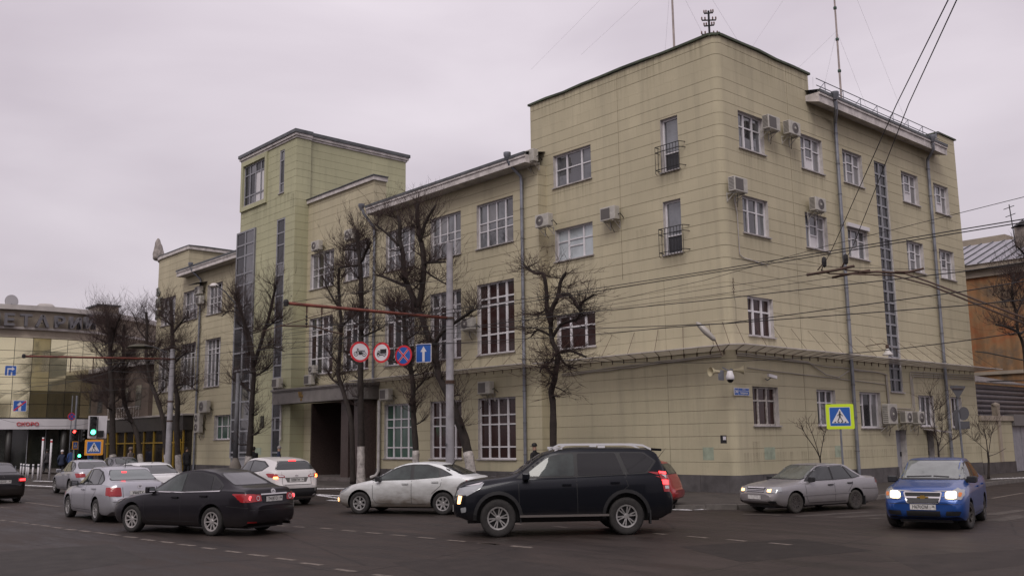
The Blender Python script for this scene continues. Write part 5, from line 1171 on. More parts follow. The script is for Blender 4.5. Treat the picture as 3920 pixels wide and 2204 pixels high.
# cracks and repair patches in the asphalt
CRK = mat('crack_filler', (.006, .005, .0045), .7)
def crack(pts, w=.03):
    P = [onZ(x, y, .002) for x, y in pts]; Q = []
    for a, b in zip(P, P[1:]):
        k = max(2, int((b-a).length/.12)); Q += [a.lerp(b, i/k)+Vector((random.uniform(-.03, .03), random.uniform(-.03, .03), 0)) for i in range(k)]
    m = MB()
    for a, b in zip(Q, Q[1:]):
        d = (b-a).normalized() if (b-a).length > 0 else Vector((1, 0, 0)); n = Vector((-d.y, d.x, 0))*w/2*random.uniform(.3, 1.2); m.quad(a-n, b-n, b+n, a+n)
    m.build('crack', CRK, MK)
crack([(0, 2178), (90, 2165), (190, 2150), (330, 2140)]); crack([(510, 2182), (700, 2160), (840, 2147), (1010, 2140)]); crack([(1050, 2146), (1150, 2160), (1230, 2178), (1335, 2192)]); crack([(1335, 2192), (1540, 2162), (1700, 2125), (1870, 2092)], .02)
crack([(0, 2098), (120, 2090), (230, 2072)], .02); crack([(2500, 1990), (2760, 1996), (2860, 1995)], .03); crack([(3120, 2070), (3420, 2088), (3700, 2118), (3920, 2122)], .02); crack([(400, 2085), (620, 2075), (760, 2072)], .02); crack([(2900, 2204), (3200, 2140), (3500, 2150)], .02)
def patchr(pts, col, nm):
    m = MB(); m.poly([onZ(x, y, .0015) for x, y in pts]); m.build('asphalt_patch', mat(nm, col, .75, spec=.25, noise=.35, nscale=2.5, bump=.4), MK)
patchr([(0, 2110), (420, 2080), (560, 2140), (150, 2204), (0, 2204)], (.032, .027, .024), 'patch_grey'); patchr([(2600, 2090), (3060, 2060), (3340, 2105), (2840, 2150)], (.021, .0165, .014), 'patch_dark'); patchr([(1500, 2150), (1900, 2125), (2300, 2204), (1650, 2204)], (.030, .0235, .0205), 'patch_brown')
patchr([(3400, 2130), (3920, 2100), (3920, 2160), (3560, 2204)], (.030, .0235, .0205), 'patch_brown')
# ================================================================ things fixed to or standing near the building
def proj(p):
    v = Vector(p)-CAMP; w = v.dot(_f); return 1960+FPX*v.dot(_r)/w, 1102-FPX*v.dot(_u)/w, w
# ---- down pipes
def pipe(pts, r=.075, m=STEEL, hopper=None, name='downpipe', brackets=None):
    mb = MB(); mb.tube(pts, r, 12)
    if hopper:
        h = Vector(hopper); mb.lathe([(.0, -.16), (.08, -.16), (.10, -.1), (.17, .04), (.17, .18), (.15, .18), (.15, .02)], h, n=12)
    o = mb.build(name, m, BL, True)
    try: o.data.set_sharp_from_angle(angle=radians(50))
    except Exception: pass
    z0, z1 = min(p[2] for p in pts), max(p[2] for p in pts)
    q = Vector(pts[-1]); z = z0+1.1; b = MB()
    while z < Vector(pts[2] if len(pts) > 3 else pts[0]).z-.2:
        b.lathe([(r+.018, z-.02), (r+.018, z+.02)], (q.x, q.y, 0), n=12); z += 1.35
    if b.f: c = b.build('pipe_collar', mat('pipe_collar', (.12, .12, .13), .6), o); c['kind'] = 'stuff'
    return o
pipe([(.70, 7.35, 16.05), (.68, 7.4, 15.75), (.16, 8.2, 15.45), (.14, 8.22, 15.2), (.14, 8.22, .35)], hopper=(.72, 7.3, 16.25))
pipe([(.70, 16.4, 16.05), (.68, 16.45, 15.75), (.16, 16.9, 15.45), (.14, 16.92, 15.2), (.14, 16.9, .35)], hopper=(.72, 16.35, 16.25))
pipe([(-10.55, -1.25, 14.5), (-10.5, -1.2, 14.25), (-10.35, -.66, 13.75), (-10.33, -.64, 13.5), (-10.33, -.64, .35)], hopper=(-10.55, -1.28, 14.6))
pipe([(-22.35, -1.25, 14.45), (-22.3, -1.2, 14.2), (-22.1, -.66, 13.5), (-22.08, -.64, 13.3), (-22.08, -.64, 5.1)], hopper=(-22.4, -1.28, 14.55))
pipe([(-21.5, -.63, 4.2), (-21.5, -.63, .6), (-21.55, -.75, .38), (-21.75, -.95, .28)], .085, WPIPE)
pipe([(-30.25, -1.52, 4.25), (-30.25, -1.52, 2.3), (-30.25, -1.56, 2.22)], .06, WPIPE)
pipe([(-44.3, -1.25, 14.5), (-44.25, -1.2, 14.2), (-44.0, -.66, 13.6), (-43.98, -.64, 13.4), (-43.98, -.64, .35)], hopper=(-44.35, -1.28, 14.6))
# ---- conduits along the walls
SEAM = mat('seam_filler', (.25, .215, .15), .9, noise=.5, nscale=5)
def conduit(pts, r=.022, m=CONDUIT, name='conduit'):
    mb = MB(); mb.tube(pts, r, 6); return mb.build(name, m, BL, True)
def wob(P, u0, u1, z0, z1, n, off=.05, a=.03): return [P.p(u0+(u1-u0)*i/n, z0+(z1-z0)*i/n+random.uniform(-a, a), off) for i in range(n+1)]
for dz in (0, .07): conduit(wob(F1, -8.6, -.5, 4.72+dz, 4.98+dz, 12, a=.02)+[(.06, .4, 4.98+dz)]+wob(F2, 1.0, 3.2, 4.98+dz, 4.95+dz, 4, a=.01))
conduit(wob(F2, 3.2, 11.4, 4.95, 4.70, 10, a=.04)); conduit(wob(F2, 3.3, 5, 5.0, 4.95, 3, a=.01)+[F2.p(6.2, 4.5, .1), F2.p(7.2, 4.42, .1), F2.p(8.2, 4.75, .06)]+wob(F2, 8.3, 11.2, 4.82, 4.72, 4, a=.02)); conduit(wob(F2, .9, 11.3, 4.55, 4.25, 12, a=.01), .018)
for k, d in enumerate((0, .10, .2)):
    conduit([F2.p(11.25, 4.72-d*.6, .05), F2.p(11.35-d*.5, 4.6-d, .05), F2.p(11.4-d*.5, 3.45-d, .05), F2.p(11.6, 3.25-d, .05), F2.p(13.4+d, 3.22-d, .05), F2.p(13.55+d, 3.4-d, .05), F2.p(13.5+d, 4.75-d, .05), F2.p(13.65+d, 4.9-d, .05), F2.p(20.4, 4.98-d, .05)])
conduit([F2.p(.6, 10.9, .04), F2.p(.75, 10.3, .04), F2.p(.78, 8.75, .04), F2.p(1.0, 8.65, .04), F2.p(2.6, 8.55, .04)], .02, REVEAL)
conduit(wob(F1, -5.05, -5.05, 17.0, 8.4, 8, .004, 0), .007, SEAM, 'expansion_joint'); conduit([F2.p(4.72, 17.1, .005), F2.p(4.72, .75, .0)], .007, SEAM, 'expansion_joint'); conduit([F1.p(-2.95, 8.1, .003), F1.p(-2.95, .75, .0)], .006, SEAM, 'expansion_joint')
# ---- condensers
def ac(P, u, z, label, w=.82, h=.56, d=.30, lip=False, off=.18, fan=True, name='air_conditioner', n2=False):
    o = P.p(u, z, 0); rz = atan2(P.ud.y, P.ud.x)
    t = empty(name, o, rz, label, 'air conditioner', 'air conditioner condensers on the facade')
    # local frame: x along wall, -y outwards
    mb = MB(); mb.box((-w/2, -off-d, 0), (w/2, -off, h)); s = mb.build('shell', ACW, t); bv = s.modifiers.new('b', 'BEVEL'); bv.width = .025; bv.segments = 2
    if fan:
        fx = -w*.14 if (P is not F2) else w*.02
        for k in range(2 if n2 else 1):
            fz = h/2 if not n2 else h*(.27+.46*k); r = min(w, h)*.40 if not n2 else w*.3
            mb = MB(); y = -off-d-.012; n = 24
            for (ra, rb) in ((r, r*.9), (r*.74, r*.66), (r*.5, r*.42)):
                for i in range(n):
                    a, b = 2*PI*i/n, 2*PI*(i+1)/n
                    mb.quad((fx+ra*cos(a), y, fz+ra*sin(a)), (fx+ra*cos(b), y, fz+ra*sin(b)), (fx+rb*cos(b), y-.006, fz+rb*sin(b)), (fx+rb*cos(a), y-.006, fz+rb*sin(a)))
            g = mb.build('fan_ring', GRILLE, t); g['kind'] = 'stuff'
            mb = MB(); mb.poly([(fx+r*cos(2*PI*i/n), y+.009, fz+r*sin(2*PI*i/n)) for i in range(n)]); mb.build('fan_opening', ACD, t)
            mb = MB(); mb.lathe([(0, 0), (.05, 0), (.06, .02)], (fx, y-.012, fz), 'Y', 12); mb.build('fan_hub', ACW, t)
    else:
        mb = MB(); mb.box((-w/2+.05, -off-d-.006, .06), (w*.16, -off-d+.01, h-.06)); mb.build('grille', ACD, t)
    gr = MB()
    for k in range(9): gr.box((-w/2-.006, -off-d+.04, .07+k*h*.095), (-w/2+.01, -off-.04, .07+k*h*.095+.024))
    g = gr.build('side_louvres', ACD, t); g['kind'] = 'stuff'
    br = MB()
    for s_ in (-1, 1):
        x = s_*w*.32; br.bar((x, 0, -.03), (x, -off-d+.02, -.03), .035); br.bar((x, -.01, -.33), (x, -.01, .03), .03); br.bar((x, -.02, -.30), (x, -off-d*.6, -.04), .022)
    b = br.build('bracket', ACW, t); b['kind'] = 'stuff'
    pp_ = MB(); pp_.tube([(w/2-.02, -off-.1, h*.35), (w/2+.09, -off-.08, h*.42), (w/2+.11, -off+.02, h*.25), (w/2+.06, -.02, h*.15)], .02, 6); pp_.tube([(0, -off-.1, -.02), (.03, -off-.1, -.25), (.12, -off, -.5)], .012, 5); b = pp_.build('hose', BLACK, t); b['kind'] = 'stuff'
    if lip: m = MB(); m.obox((-w/2-.25, -off-d-.35, h+.12), (w+.5, 0, 0), (0, off+d+.35, .18), (0, 0, .02)); m.build('rain_cover', IRON, t)
def acpx(P, px, py, label, **k):
    off = .45; q = onY(px, py, P.o.y-off) if P is not F2 else onX(px, py, off)
    ac(P, q.x if P is not F2 else q.y, q.z, label, **k)
acpx(F1, 2327, 843, 'condenser with dark fan grille on the front wall right of the white-blind window', fan=False)
acpx(WG, 2075, 868, 'condenser at the inner corner just left of the pale white-blind window', d=.3)
acpx(WG, 2020, 622, 'condenser tucked under the cornice end beside the four-storey block', fan=False)
acpx(F2, 2964, 497, 'condenser right of the top floor window nearest the corner', fan=False)
acpx(F2, 3043, 517, 'condenser with round fan above the second top floor window from the corner')
acpx(F2, 2837, 735, 'condenser high at the corner between the two upper floors', fan=False)
acpx(F2, 3142, 808, 'condenser with round fan over the second third-floor window from the corner')
acpx(F2, 3420, 1622, 'large condenser under the stair window above the grey door', w=.8, h=.85)
acpx(F2, 3481, 1618, 'middle small condenser in the row above the door canopy', w=.62, h=.5)
acpx(F2, 3528, 1622, 'rightmost small condenser in the row above the door canopy', w=.6, h=.55)
acpx(WG, 1206, 958, 'condenser with round fan above the window beside the green tower')
acpx(WG, 1334, 916, 'condenser with round fan half hidden by the twin-stemmed tree')
acpx(WG, 1785, 1262, 'condenser right of the tall window behind the concrete pole')
acpx(WG, 1470, 1530, 'condenser right of the portal fascia above the green-blind window', fan=False)
acpx(WG, 1852, 1507, 'condenser above the ground floor window right of the concrete pole', fan=False)
acpx(WG, 1191, 1428, 'small condenser on the sill of the tall window above the portal', w=.6, h=.45)
ac(WG, -28.3, 5.35, 'condenser standing above the left part of the portal roof', fan=False)
ac(TW, -30.4, 5.25, 'condenser beside the tower stair window just above the portal corner', fan=False)
acpx(WG, 754, 1126, 'upper condenser under a small rain cover on the left wing downpipe', lip=True)
acpx(WG, 758, 1163, 'lower condenser of the pair on the left wing downpipe', fan=False)
acpx(WG, 775, 1578, 'wide condenser above the yellow-framed shop front', w=1.3, h=.8)
acpx(WG, 752, 1655, 'tall twin-fan condenser beside the yellow-framed shop front', w=.85, h=1.3, n2=True)
# ---- protective net on brackets round the building
NT = empty('safety_net_canopy', (0, 0, 0), 0, 'pale net canopy on rusty brackets round the walls above the ground floor', 'safety net')
NET = mat('net_mesh', (.75, .72, .74), .9, alpha=.72)
def netrun(path, outer, z0=5.18, z1=5.25, zs=6.2):
    for k, (a, b, c, d) in enumerate(zip(path, path[1:], outer, outer[1:])):
        a, b, c, d = [Vector((p[0], p[1], 0)) for p in (a, b, c, d)]; n = max(1, round((b-a).length/.62)) if (b-a).length > 1 else 1
        m = MB(); m.quad(a+Vector((0, 0, z0)), b+Vector((0, 0, z0)), d+Vector((0, 0, z1)), c+Vector((0, 0, z1))); m.build('net', NET, NT)
        m = MB(); m.bar(c+Vector((0, 0, z1)), d+Vector((0, 0, z1)), .03); m.build('outer_rail', REVEAL, NT)
        m = MB(); m.bar(a+Vector((0, 0, z0-.02)), b+Vector((0, 0, z0-.02)), .018); m.build('wall_rail', RUSTD, NT)
        st_, br_ = MB(), MB()
        for i in range(n):
            t = i/n; p, q = a.lerp(b, t), c.lerp(d, t); q2 = c.lerp(d, min(1, (i+.0)/n))
            br_ = MB(); br_.bar(p+Vector((0, 0, z0)), q+Vector((0, 0, z1)), .014 if i % 2 else .024); br_.bar(p+Vector((0, 0, z0-.16)), p+Vector((0, 0, z0)), .03); br_.build('bracket', RUSTD, NT)
            if i % 2 == 0: st_ = MB(); st_.tube([p+Vector((0, 0, zs)), q+Vector((0, 0, z1))], .009, 4); st_.build('stay_wire', RUSTD, NT)
netrun([(-9.35, 0), (-.3, -.02), (0.02, .3), (0, 20.6)], [(-9.35, -1.1), (.75, -1.12), (1.12, -.75), (1.1, 21.2)])
netrun([(-22.9, -.5), (-9.45, -.5)], [(-22.9, -1.6), (-9.45, -1.6)])
# ---- roof railing, masts, insulator frame
RL = empty('roof_railing', (0, 0, 0), 0, 'thin grey safety railing along the roof edge of the right side', 'railing')
for z in (16.95, 16.65): m = MB(); m.tube([(.35, 6.5, z), (.35, 18.0, z)], .02, 5); m.build('rail', STEEL, RL)
for i in range(8):
    y = 7.2+i*1.5; m = MB(); m.tube([(.35, y, 16.35), (.35, y, 16.95), (.2, y-.55, 16.35)], .02, 5); m.build('post', STEEL, RL)
def mast(px, py, P, x, top, label, joints):
    q = onX(px, py, x); t = empty('antenna_mast', q, 0, label, 'antenna mast')
    m = MB(); m.tube([(0, 0, -.6), (0, 0, top*.5), (0, 0, top)], [.05, .042, .035], 8); m.build('pole', mat('mast_paint', (.36, .30, .28), .6, noise=.4, nscale=2), t)
    for z in joints: m = MB(); m.lathe([(.07, z-.06), (.08, z), (.07, z+.06)], n=10); m.build('collar', mat('mast_collar', (.03, .07, .05), .6), t)
    for (dx, dy, zz) in ((-2.5, -3, 3.4), (-1.5, 6.5, 3.4), (-4.0, 4, 3.4), (-1, 9.5, top), (-5, -3.5, top)):
        m = MB(); m.tube([(0, 0, min(zz, top-.2)), (dx, dy, -.3)], .0035, 3); m.build('guy_wire', mat('thin_wire', (.25, .24, .25), .6), t)
mast(2581, 185, None, -3.2, 5.5, 'antenna mast behind the parapet left of the roof corner', (2.6,)); mast(3222, 395, None, -.2, 8.5, 'antenna mast rising from the roof edge on the right side', (.15, 1.5, 3.0, 4.5))
q = onX(2716, 128, -1.2); IN = empty('insulator_frame', q, 0, 'dark iron frame with rows of insulators on the roof corner', 'insulator frame')
m = MB(); m.bar((0, 0, -.7), (0, 0, .95), .06); m.build('post', IRON, IN)
for (z, dx, dy) in ((-.05, .26, .05), (.32, .07, .13), (.55, .25, .03), (.85, .06, .12)):
    m = MB(); d = Vector((dx*_r0.x+dy*.7, dx*_r0.y+dy*.7, .12*dy)); m.bar(Vector((0, 0, z))-d, Vector((0, 0, z))+d, .045); m.build('cross_arm', IRON, IN)
    for s_ in (-1, -.55, .55, 1): m = MB(); m.lathe([(0, -.02), (.022, 0), (.034, .03), (.022, .05), (.034, .08), (.022, .12), (.0, .14)], d*s_+Vector((0, 0, z+.02)), n=8); m.build('insulator', mat('brown_ceramic', (.14, .07, .05), .2), IN)
# small things on the walls
AD = empty('address_sign', (0, 0, 0), 0, 'blue and white house number and street name sign near the corner', 'address sign')
BLUES = mat('sign_blue', (.02, .10, .38), .35); WHS = mat('sign_white', (.62, .60, .62), .4); REDS = mat('sign_red', (.55, .02, .03), .35)
y0, y1, z0, z1 = onX(2809, 1484, .03).y, onX(2866, 1484, .03).y, onX(2840, 1513, .03).z, onX(2840, 1484, .03).z
m = MB(); m.box((.02, y0, z0), (.045, y1, z1)); m.build('board', WHS, AD)
w_ = y1-y0; m = MB(); m.box((.045, y0+.02, z0+.02), (.048, y0+w_*.27, z1-.02)); m.build('number_field', BLUES, AD)
m = MB(); m.box((.045, y0+w_*.29, z0+.02), (.048, y1-.02, z0+(z1-z0)*.58)); m.build('name_field', BLUES, AD)
m = MB(); m.box((.045, y0+w_*.29, z0+(z1-z0)*.64), (.048, y1-.02, z1-.02)); m.build('street_field', BLUES, AD)
text('number', '36', (z1-z0)*.6, (.05, y0+w_*.14, (z0+z1)/2), (0, 1, 0), (1, 0, 0), WHS, AD, .001, .004)
text('lettering', 'Театральная', (z1-z0)*.36, (.05, y0+w_*.64, z0+(z1-z0)*.32), (0, 1, 0), (1, 0, 0), WHS, AD, .001, .003, sx=.78); text('lettering', 'улица', (z1-z0)*.24, (.05, y0+w_*.64, z0+(z1-z0)*.80), (0, 1, 0), (1, 0, 0), WHS, AD, .001, .001)
def onwall(name, label, cat, X, px0, py0, px1, py1, m_, d=.08, inner=None):
    a, b = onX(px0, py0, X), onX(px1, py1, X); t = empty(name, (0, 0, 0), 0, label, cat)
    mb = MB(); mb.box((X-.01 if X < .1 else 0, min(a.y, b.y), b.z), (X+d, max(a.y, b.y), a.z)); mb.build('frame', m_, t)
    if inner: mb = MB(); dy, dz = abs(a.y-b.y)*.2, (a.z-b.z)*.15; mb.box((X+d, min(a.y, b.y)+dy, b.z+(a.z-b.z)*.42), (X+d+.01, max(a.y, b.y)-dy, a.z-dz)); mb.build('notice', inner, t)
    return t
onwall('notice_box', 'small dark box with a white notice on the wall below the street sign', 'notice box', 0.02, 2758, 1665, 2777, 1696, IRON, .06, WHS)
pq = onY(1003, 1613, -1.42); PQ = empty('wall_plaque', (0, 0, 0), 0, 'small dark plaque on the green tower wall', 'plaque'); m = MB(); m.box((pq.x-.2, -1.44, pq.z-.3), (pq.x+.2, -1.40, pq.z+.3)); m.build('plate', mat('bronze_plaque', (.05, .05, .035), .4, .3), PQ); m = MB(); m.box((pq.x-.23, -1.42, pq.z-.33), (pq.x+.23, -1.40, pq.z+.33)); m.build('rim', IRON, PQ)
# dome camera with loudspeaker horns
q = onX(2795, 1442, .35); DC = empty('dome_camera', q, 0, 'white dome security camera hanging under the corner cables', 'security camera')
m = MB(); m.lathe([(0, .22), (.09, .21), (.12, .1), (.15, .02), (.15, -.08), (.13, -.1), (0, -.1)], n=16); m.build('housing', WHITE, DC, True); m = MB(); m.lathe([(.12, -.1), (.10, -.16), (.05, -.2), (0, -.21)], n=16); m.build('dome', TINT, DC, True); m = MB(); m.bar((0, 0, .2), (-.3, 0, .35), .04); m.box((-.36, -.2, -.1), (-.33, .1, .25)); m.build('bracket', STEEL, DC)

def horn(px, py, X, dirv, label):
    q = onX(px, py, X); t = empty('loudspeaker', q, atan2(dirv[1], dirv[0]), label, 'loudspeaker', 'horn loudspeakers at the corner')
    m = MB(); m.lathe([(.05, -.18), (.06, -.05), (.09, .05), (.17, .2), (.165, .2), (.05, .02)], axis='X', n=16); m.build('horn', mat('horn_cream', (.45, .40, .26), .5), t, True)
    m = MB(); m.bar((-.15, 0, 0), (-.3, .0, .05), .04); m.build('bracket', STEEL, t)
horn(2737, 1422, .3, (-.3, -1, 0), 'cream horn loudspeaker left of the dome camera'); horn(2827, 1416, .3, (1, .6, 0), 'cream horn loudspeaker right of the dome camera')
q = onX(2955, 1436, .35); BC = empty('bullet_camera', q, radians(-20), 'small tube camera on an arm above the brown-film window', 'security camera')
m = MB(); m.obox((-.05, -.18, -.05), (.12, 0, 0), (0, .36, -.08), (0, 0, .11)); m.build('housing', WHITE, BC, fix=True); m = MB(); m.bar((0, 0, -.05), (-.15, -.1, -.18), .03); m.bar((-.15, -.1, -.18), (-.33, -.05, -.1), .03); m.build('arm', STEEL, BC)
q = onX(3398, 1345, .9); LP = empty('wall_lamp', q, 0, 'enamel bell-shaped street lamp hanging beside the stair window', 'lamp')
m = MB(); m.lathe([(0, .14), (.06, .12), (.1, .02), (.2, -.1), (.235, -.16), (.21, -.15), (.0, -.05)], n=18); m.build('shade', mat('enamel', (.5, .48, .46), .35), LP, True); m = MB(); m.lathe([(.05, .12), (.075, .16), (.07, .26), (0, .29)], n=12); m.build('socket', RUSTD, LP); m = MB(); m.tube([(0, 0, .28), (-.2, 0, .36), (-.88, -.1, .3)], .018, 6); m.build('arm', RUSTD, LP)
# street lamp seen edge on over the net
def coblamp(px, py, depth, label, dz=-.25, L=.75, hd=(0.6, .8)):
    q = atD(px, py, depth); t = empty('street_lamp', q, 0, label, 'street lamp'); d = Vector((hd[0], hd[1], dz)).normalized()*L/2
    m = MB(); m.tube([-d, -d*.7, Vector(), d*.8, d], [.03, .09, .12, .08, .03], 10); m.build('head', mat('lamp_alu', (.33, .31, .28), .5, .2), t, True); m = MB(); m.tube([d, d*1.7+Vector((0, 0, -.3))], .018, 6); m.build('arm', RUSTD, t)
coblamp(2702, 1268, 32.5, 'long street lamp head hanging over the pale net near the corner', -.9, .9, (.75, .35))
# ---- concrete poles with red brackets
def pole(px, Y, ztop, r0, r1, label, tipx, tipy, brx, bry):
    g = onY(px, 1780, Y); t = empty('concrete_pole', (g.x, Y, .12), 0, label, 'pole', 'concrete poles along the kerb')
    m = MB(); m.tube([(0, 0, 0), (0, 0, ztop*.5), (0, 0, ztop)], [r0, (r0+r1)/2, r1], 20); o = m.build('shaft', CONC, t, True); o.data.set_sharp_from_angle(angle=radians(50))
    b = onY(brx, bry, Y); e = onX(tipx, tipy, g.x); off = Vector((g.x, Y, .12)); a0, a1 = Vector((0, -.1, b.z-.12)), e-off
    m = MB(); m.tube([a0, a1], .06, 10); br = m.build('bracket_arm', RUST, t, True)
    for z in (a0.z, a0.z-2.6, .12+ztop*.42): m = MB(); m.lathe([(r0*1.03, z-.04), (r0*1.03, z+.04)], n=20); m.build('clamp', RUSTD, t)
    m = MB(); m.lathe([(.0, -.12), (.09, -.1), (.1, .05), (.07, .12), (0, .14)], a1, n=10); m.build('arm_end', IRON, t)
    m = MB(); m.tube([a1, Vector((0, 0, b.z+1.5))], .01, 4); m.build('stay_wire', CABLE, t)
    return t, a0, a1, off
t1, a0, a1, off1 = pole(1723, -5.0, 9.95, .185, .125, 'tall grey concrete pole numbered 51 between the white saloon and the building', 1095, 1160, 1722, 1218)
for f in (.80, .885):   # insulated hangers and the contact wire bow
    p = a0.lerp(a1, f); m = MB(); m.tube([p, p-Vector((0, 0, .28))], .035, 6); m.tube([p-Vector((0, 0, .28)), p-Vector((0, 0, .82))], [.02, .02], 6); m.build('hanger', RUSTD, t1); 
    for k in range(3): m = MB(); m.lathe([(.03, 0), (.05, .03), (.03, .07)], p-Vector((0, 0, .45+.13*k)), n=8); m.build('insulator', IRON, t1)
p = a0.lerp(a1, .68); q_ = a0.lerp(a1, 1.12)-Vector((0, 0, 1.05)); m = MB(); m.tube([p, q_], .015, 5); m.build('stay_wire', RUSTD, t1)
p, q_ = a0.lerp(a1, .74)-Vector((0, 0, .9)), a0.lerp(a1, .96)-Vector((0, 0, .8)); m = MB(); m.tube([p+Vector((0, .5, -.06)), p, (p+q_)/2+Vector((0, 0, .1)), q_, q_+Vector((0, -.5, -.02))], .03, 6); m.build('wire_bow', RUSTD, t1)
text('pole_number', '51', .17, tuple(Vector((-.0, -.19, 1.78))), (1, 0, 0), (0, -1, 0), INK, t1, .002, .004)
t2, a0, a1, off2 = pole(642, -5.0, 7.8, .19, .14, 'grey concrete pole standing among the trees left of the tower', 91, 1363, 650, 1376)
for f in (.55, .70): p = a0.lerp(a1, f); m = MB(); m.tube([p, p-Vector((0, 0, .9))], .03, 6); m.build('hanger', RUSTD, t2)
# ---- third pole, slim, with a cast base by the tower
g = onY(900, 1790, -4.8); SP = empty('cast_iron_lamp_post', (g.x, -4.8, .12), 0, 'grey lamp post with a wide moulded base in front of the green tower', 'lamp post')
m = MB(); m.lathe([(.55, 0), (.5, .15), (.38, .28), (.42, .38), (.28, .5), (.33, .75), (.24, .95), (.17, 1.1), (.15, 1.2)], n=20); m.build('base', mat('dirty_cast_base', (.16, .14, .12), .8, noise=.3), SP, True); m = MB(); m.tube([(0, 0, 1.1), (0, 0, 5.8)], [.14, .10], 14); m.build('shaft', mat('grey_post_paint', (.12, .12, .13), .6, noise=.3), SP, True)
# ---- road signs on the span wire and on posts
def regular(n, r, rot=0): return [(r*cos(2*PI*k/n+rot), r*sin(2*PI*k/n+rot)) for k in range(n)]
class Face:
    """flat print on a sign, u to the right and v up as the reader sees it"""
    def __init__(s, t, c, ud, n): s.t, s.c, s.ud, s.n = t, Vector(c), Vector(ud).normalized(), Vector(n).normalized(); s.up = Vector((0, 0, 1)); s.k = 0
    def add(s, name, pts, m, lift=None):
        s.k += 1; l = .0015*s.k if lift is None else lift; mb = MB(); mb.poly([s.c+s.ud*x+s.up*y+s.n*(.012+l) for x, y in pts]); return mb.build(name, m, s.t)
    def plate(s, pts, m, name='plate'):
        mb = MB(); a = [s.c+s.ud*x+s.up*y+s.n*.012 for x, y in pts]; b = [q-s.n*.024 for q in a]; mb.poly(a); mb.poly(b[::-1])
        for i in range(len(a)): j = (i+1) % len(a); mb.quad(a[i], b[i], b[j], a[j])
        return mb.build(name, m, s.t)
def rrect(w, h, r, n=4):
    o = []
    for cx_, cy_, a0_ in ((w/2-r, h/2-r, 0), (-w/2+r, h/2-r, 90), (-w/2+r, -h/2+r, 180), (w/2-r, -h/2+r, 270)):
        o += [(cx_+r*cos(radians(a0_+90*k/n)), cy_+r*sin(radians(a0_+90*k/n))) for k in range(n+1)]
    return o
def face_cam(px, rot=0):
    d = ray(px, 1700); a = atan2(-d.y, -d.x)+radians(rot); n = Vector((cos(a), sin(a), 0)); return Vector((-n.y, n.x, 0)), n
def line_(a, b, w): a, b = Vector(a), Vector(b); d = (b-a).normalized(); n = Vector((-d.y, d.x))*w/2; return [tuple(a+n), tuple(a-n), tuple(b-n), tuple(b+n)]
def ringpts(c, r, n=16): return [(c[0]+x, c[1]+y) for x, y in regular(n, r)]
GRP = 'signs hanging on wires over the road'
def hang(name, px, py, depth, rot, label):
    q = atD(px, py, depth); t = empty(name, q, 0, label, 'road sign', GRP); ud, n = face_cam(px, rot)
    return Face(t, (0, 0, 0), ud, n)
R7 = .37
f = hang('road_sign', 1378, 1346, 34.2, 20, 'round red-rimmed sign with a motorcycle hanging over the road'); f.plate(regular(32, R7), REDS); f.add('white_field', regular(32, R7*.80), WHS)
for wx in (-.155, .155): f.add('wheel', ringpts((wx, -.08), .082), INK); f.add('wheel', ringpts((wx, -.08), .06), WHS); f.add('wheel', ringpts((wx, -.08), .022, 8), INK)
f.add('engine', [(-.06, -.10), (.06, -.10), (.08, 0), (-.05, 0)], INK); f.add('seat', [(.0, .02), (.17, .03), (.18, .055), (.0, .05)], INK); f.add('fork', line_((-.155, -.08), (-.09, .10), .02), INK); f.add('handlebar', line_((-.13, .115), (-.05, .09), .02), INK); f.add('frame', line_((-.09, .02), (.155, -.08), .018), INK); f.add('frame', line_((-.08, .04), (.02, .035), .02), INK)
f = hang('road_sign', 1461, 1349, 34.4, -36, 'round red-rimmed sign with a lorry hanging over the road'); f.plate(regular(32, R7), REDS); f.add('white_field', regular(32, R7*.80), WHS)
f.add('lorry_body', [(-.06, -.04), (.22, -.04), (.22, .12), (-.06, .12)], INK); f.add('cab', [(-.2, -.1), (-.08, -.1), (-.08, .07), (-.15, .07), (-.2, .0)], INK); f.add('cab_window', [(-.175, .0), (-.12, .0), (-.12, .045), (-.15, .045)], WHS); f.add('chassis', [(-.2, -.1), (.22, -.1), (.22, -.06), (-.2, -.06)], INK)
for wx in (-.13, .13): f.add('wheel', ringpts((wx, -.10), .048), INK); f.add('wheel', ringpts((wx, -.10), .028), WHS)
f = hang('road_sign', 1545, 1360, 34.6, -36, 'round blue no-stopping sign with a red cross hanging over the road'); f.plate(regular(32, R7), REDS); f.add('blue_field', regular(32, R7*.82), BLUES); f.add('stripe', line_((-.2, .2), (.2, -.2), .075), WHS); f.add('stripe', line_((-.2, -.2), (.2, .2), .075), WHS); f.add('stripe', line_((-.22, .22), (.22, -.22), .05), REDS); f.add('stripe', line_((-.22, -.22), (.22, .22), .05), REDS)
f = hang('road_sign', 1622, 1351, 34.8, -30, 'square blue one-way sign with a white arrow hanging over the road'); f.plate(rrect(.64, .68, .04), WHS); f.add('blue_field', rrect(.60, .64, .035), BLUES); f.add('arrow', [(-.05, -.30), (.05, -.30), (.05, .05), (.13, .05), (0, .25), (-.13, .05), (-.05, .05)], WHS)
def postsign(name, px0, py0, px1, py1, pb, depth, label, cat='road sign', rot=0, pole_r=.035, polem=STEEL, group=None, ztop=None):
    cx_, cy_ = (px0+px1)/2, (py0+py1)/2; q = atD(cx_, cy_, depth); t = empty(name, (q.x, q.y, .12), 0, label, cat, group); ud, n = face_cam(cx_, rot); w = (px1-px0)/FPX*depth/max(.3, cos(radians(rot))); h = (py1-py0)/FPX*depth
    m = MB(); m.tube([(-n.x*.05, -n.y*.05, 0), (-n.x*.05, -n.y*.05, (ztop or q.z+h*.45)-.12)], pole_r, 10); m.build('post', polem, t)
    return Face(t, (0, 0, q.z-.12), ud, n), w, h
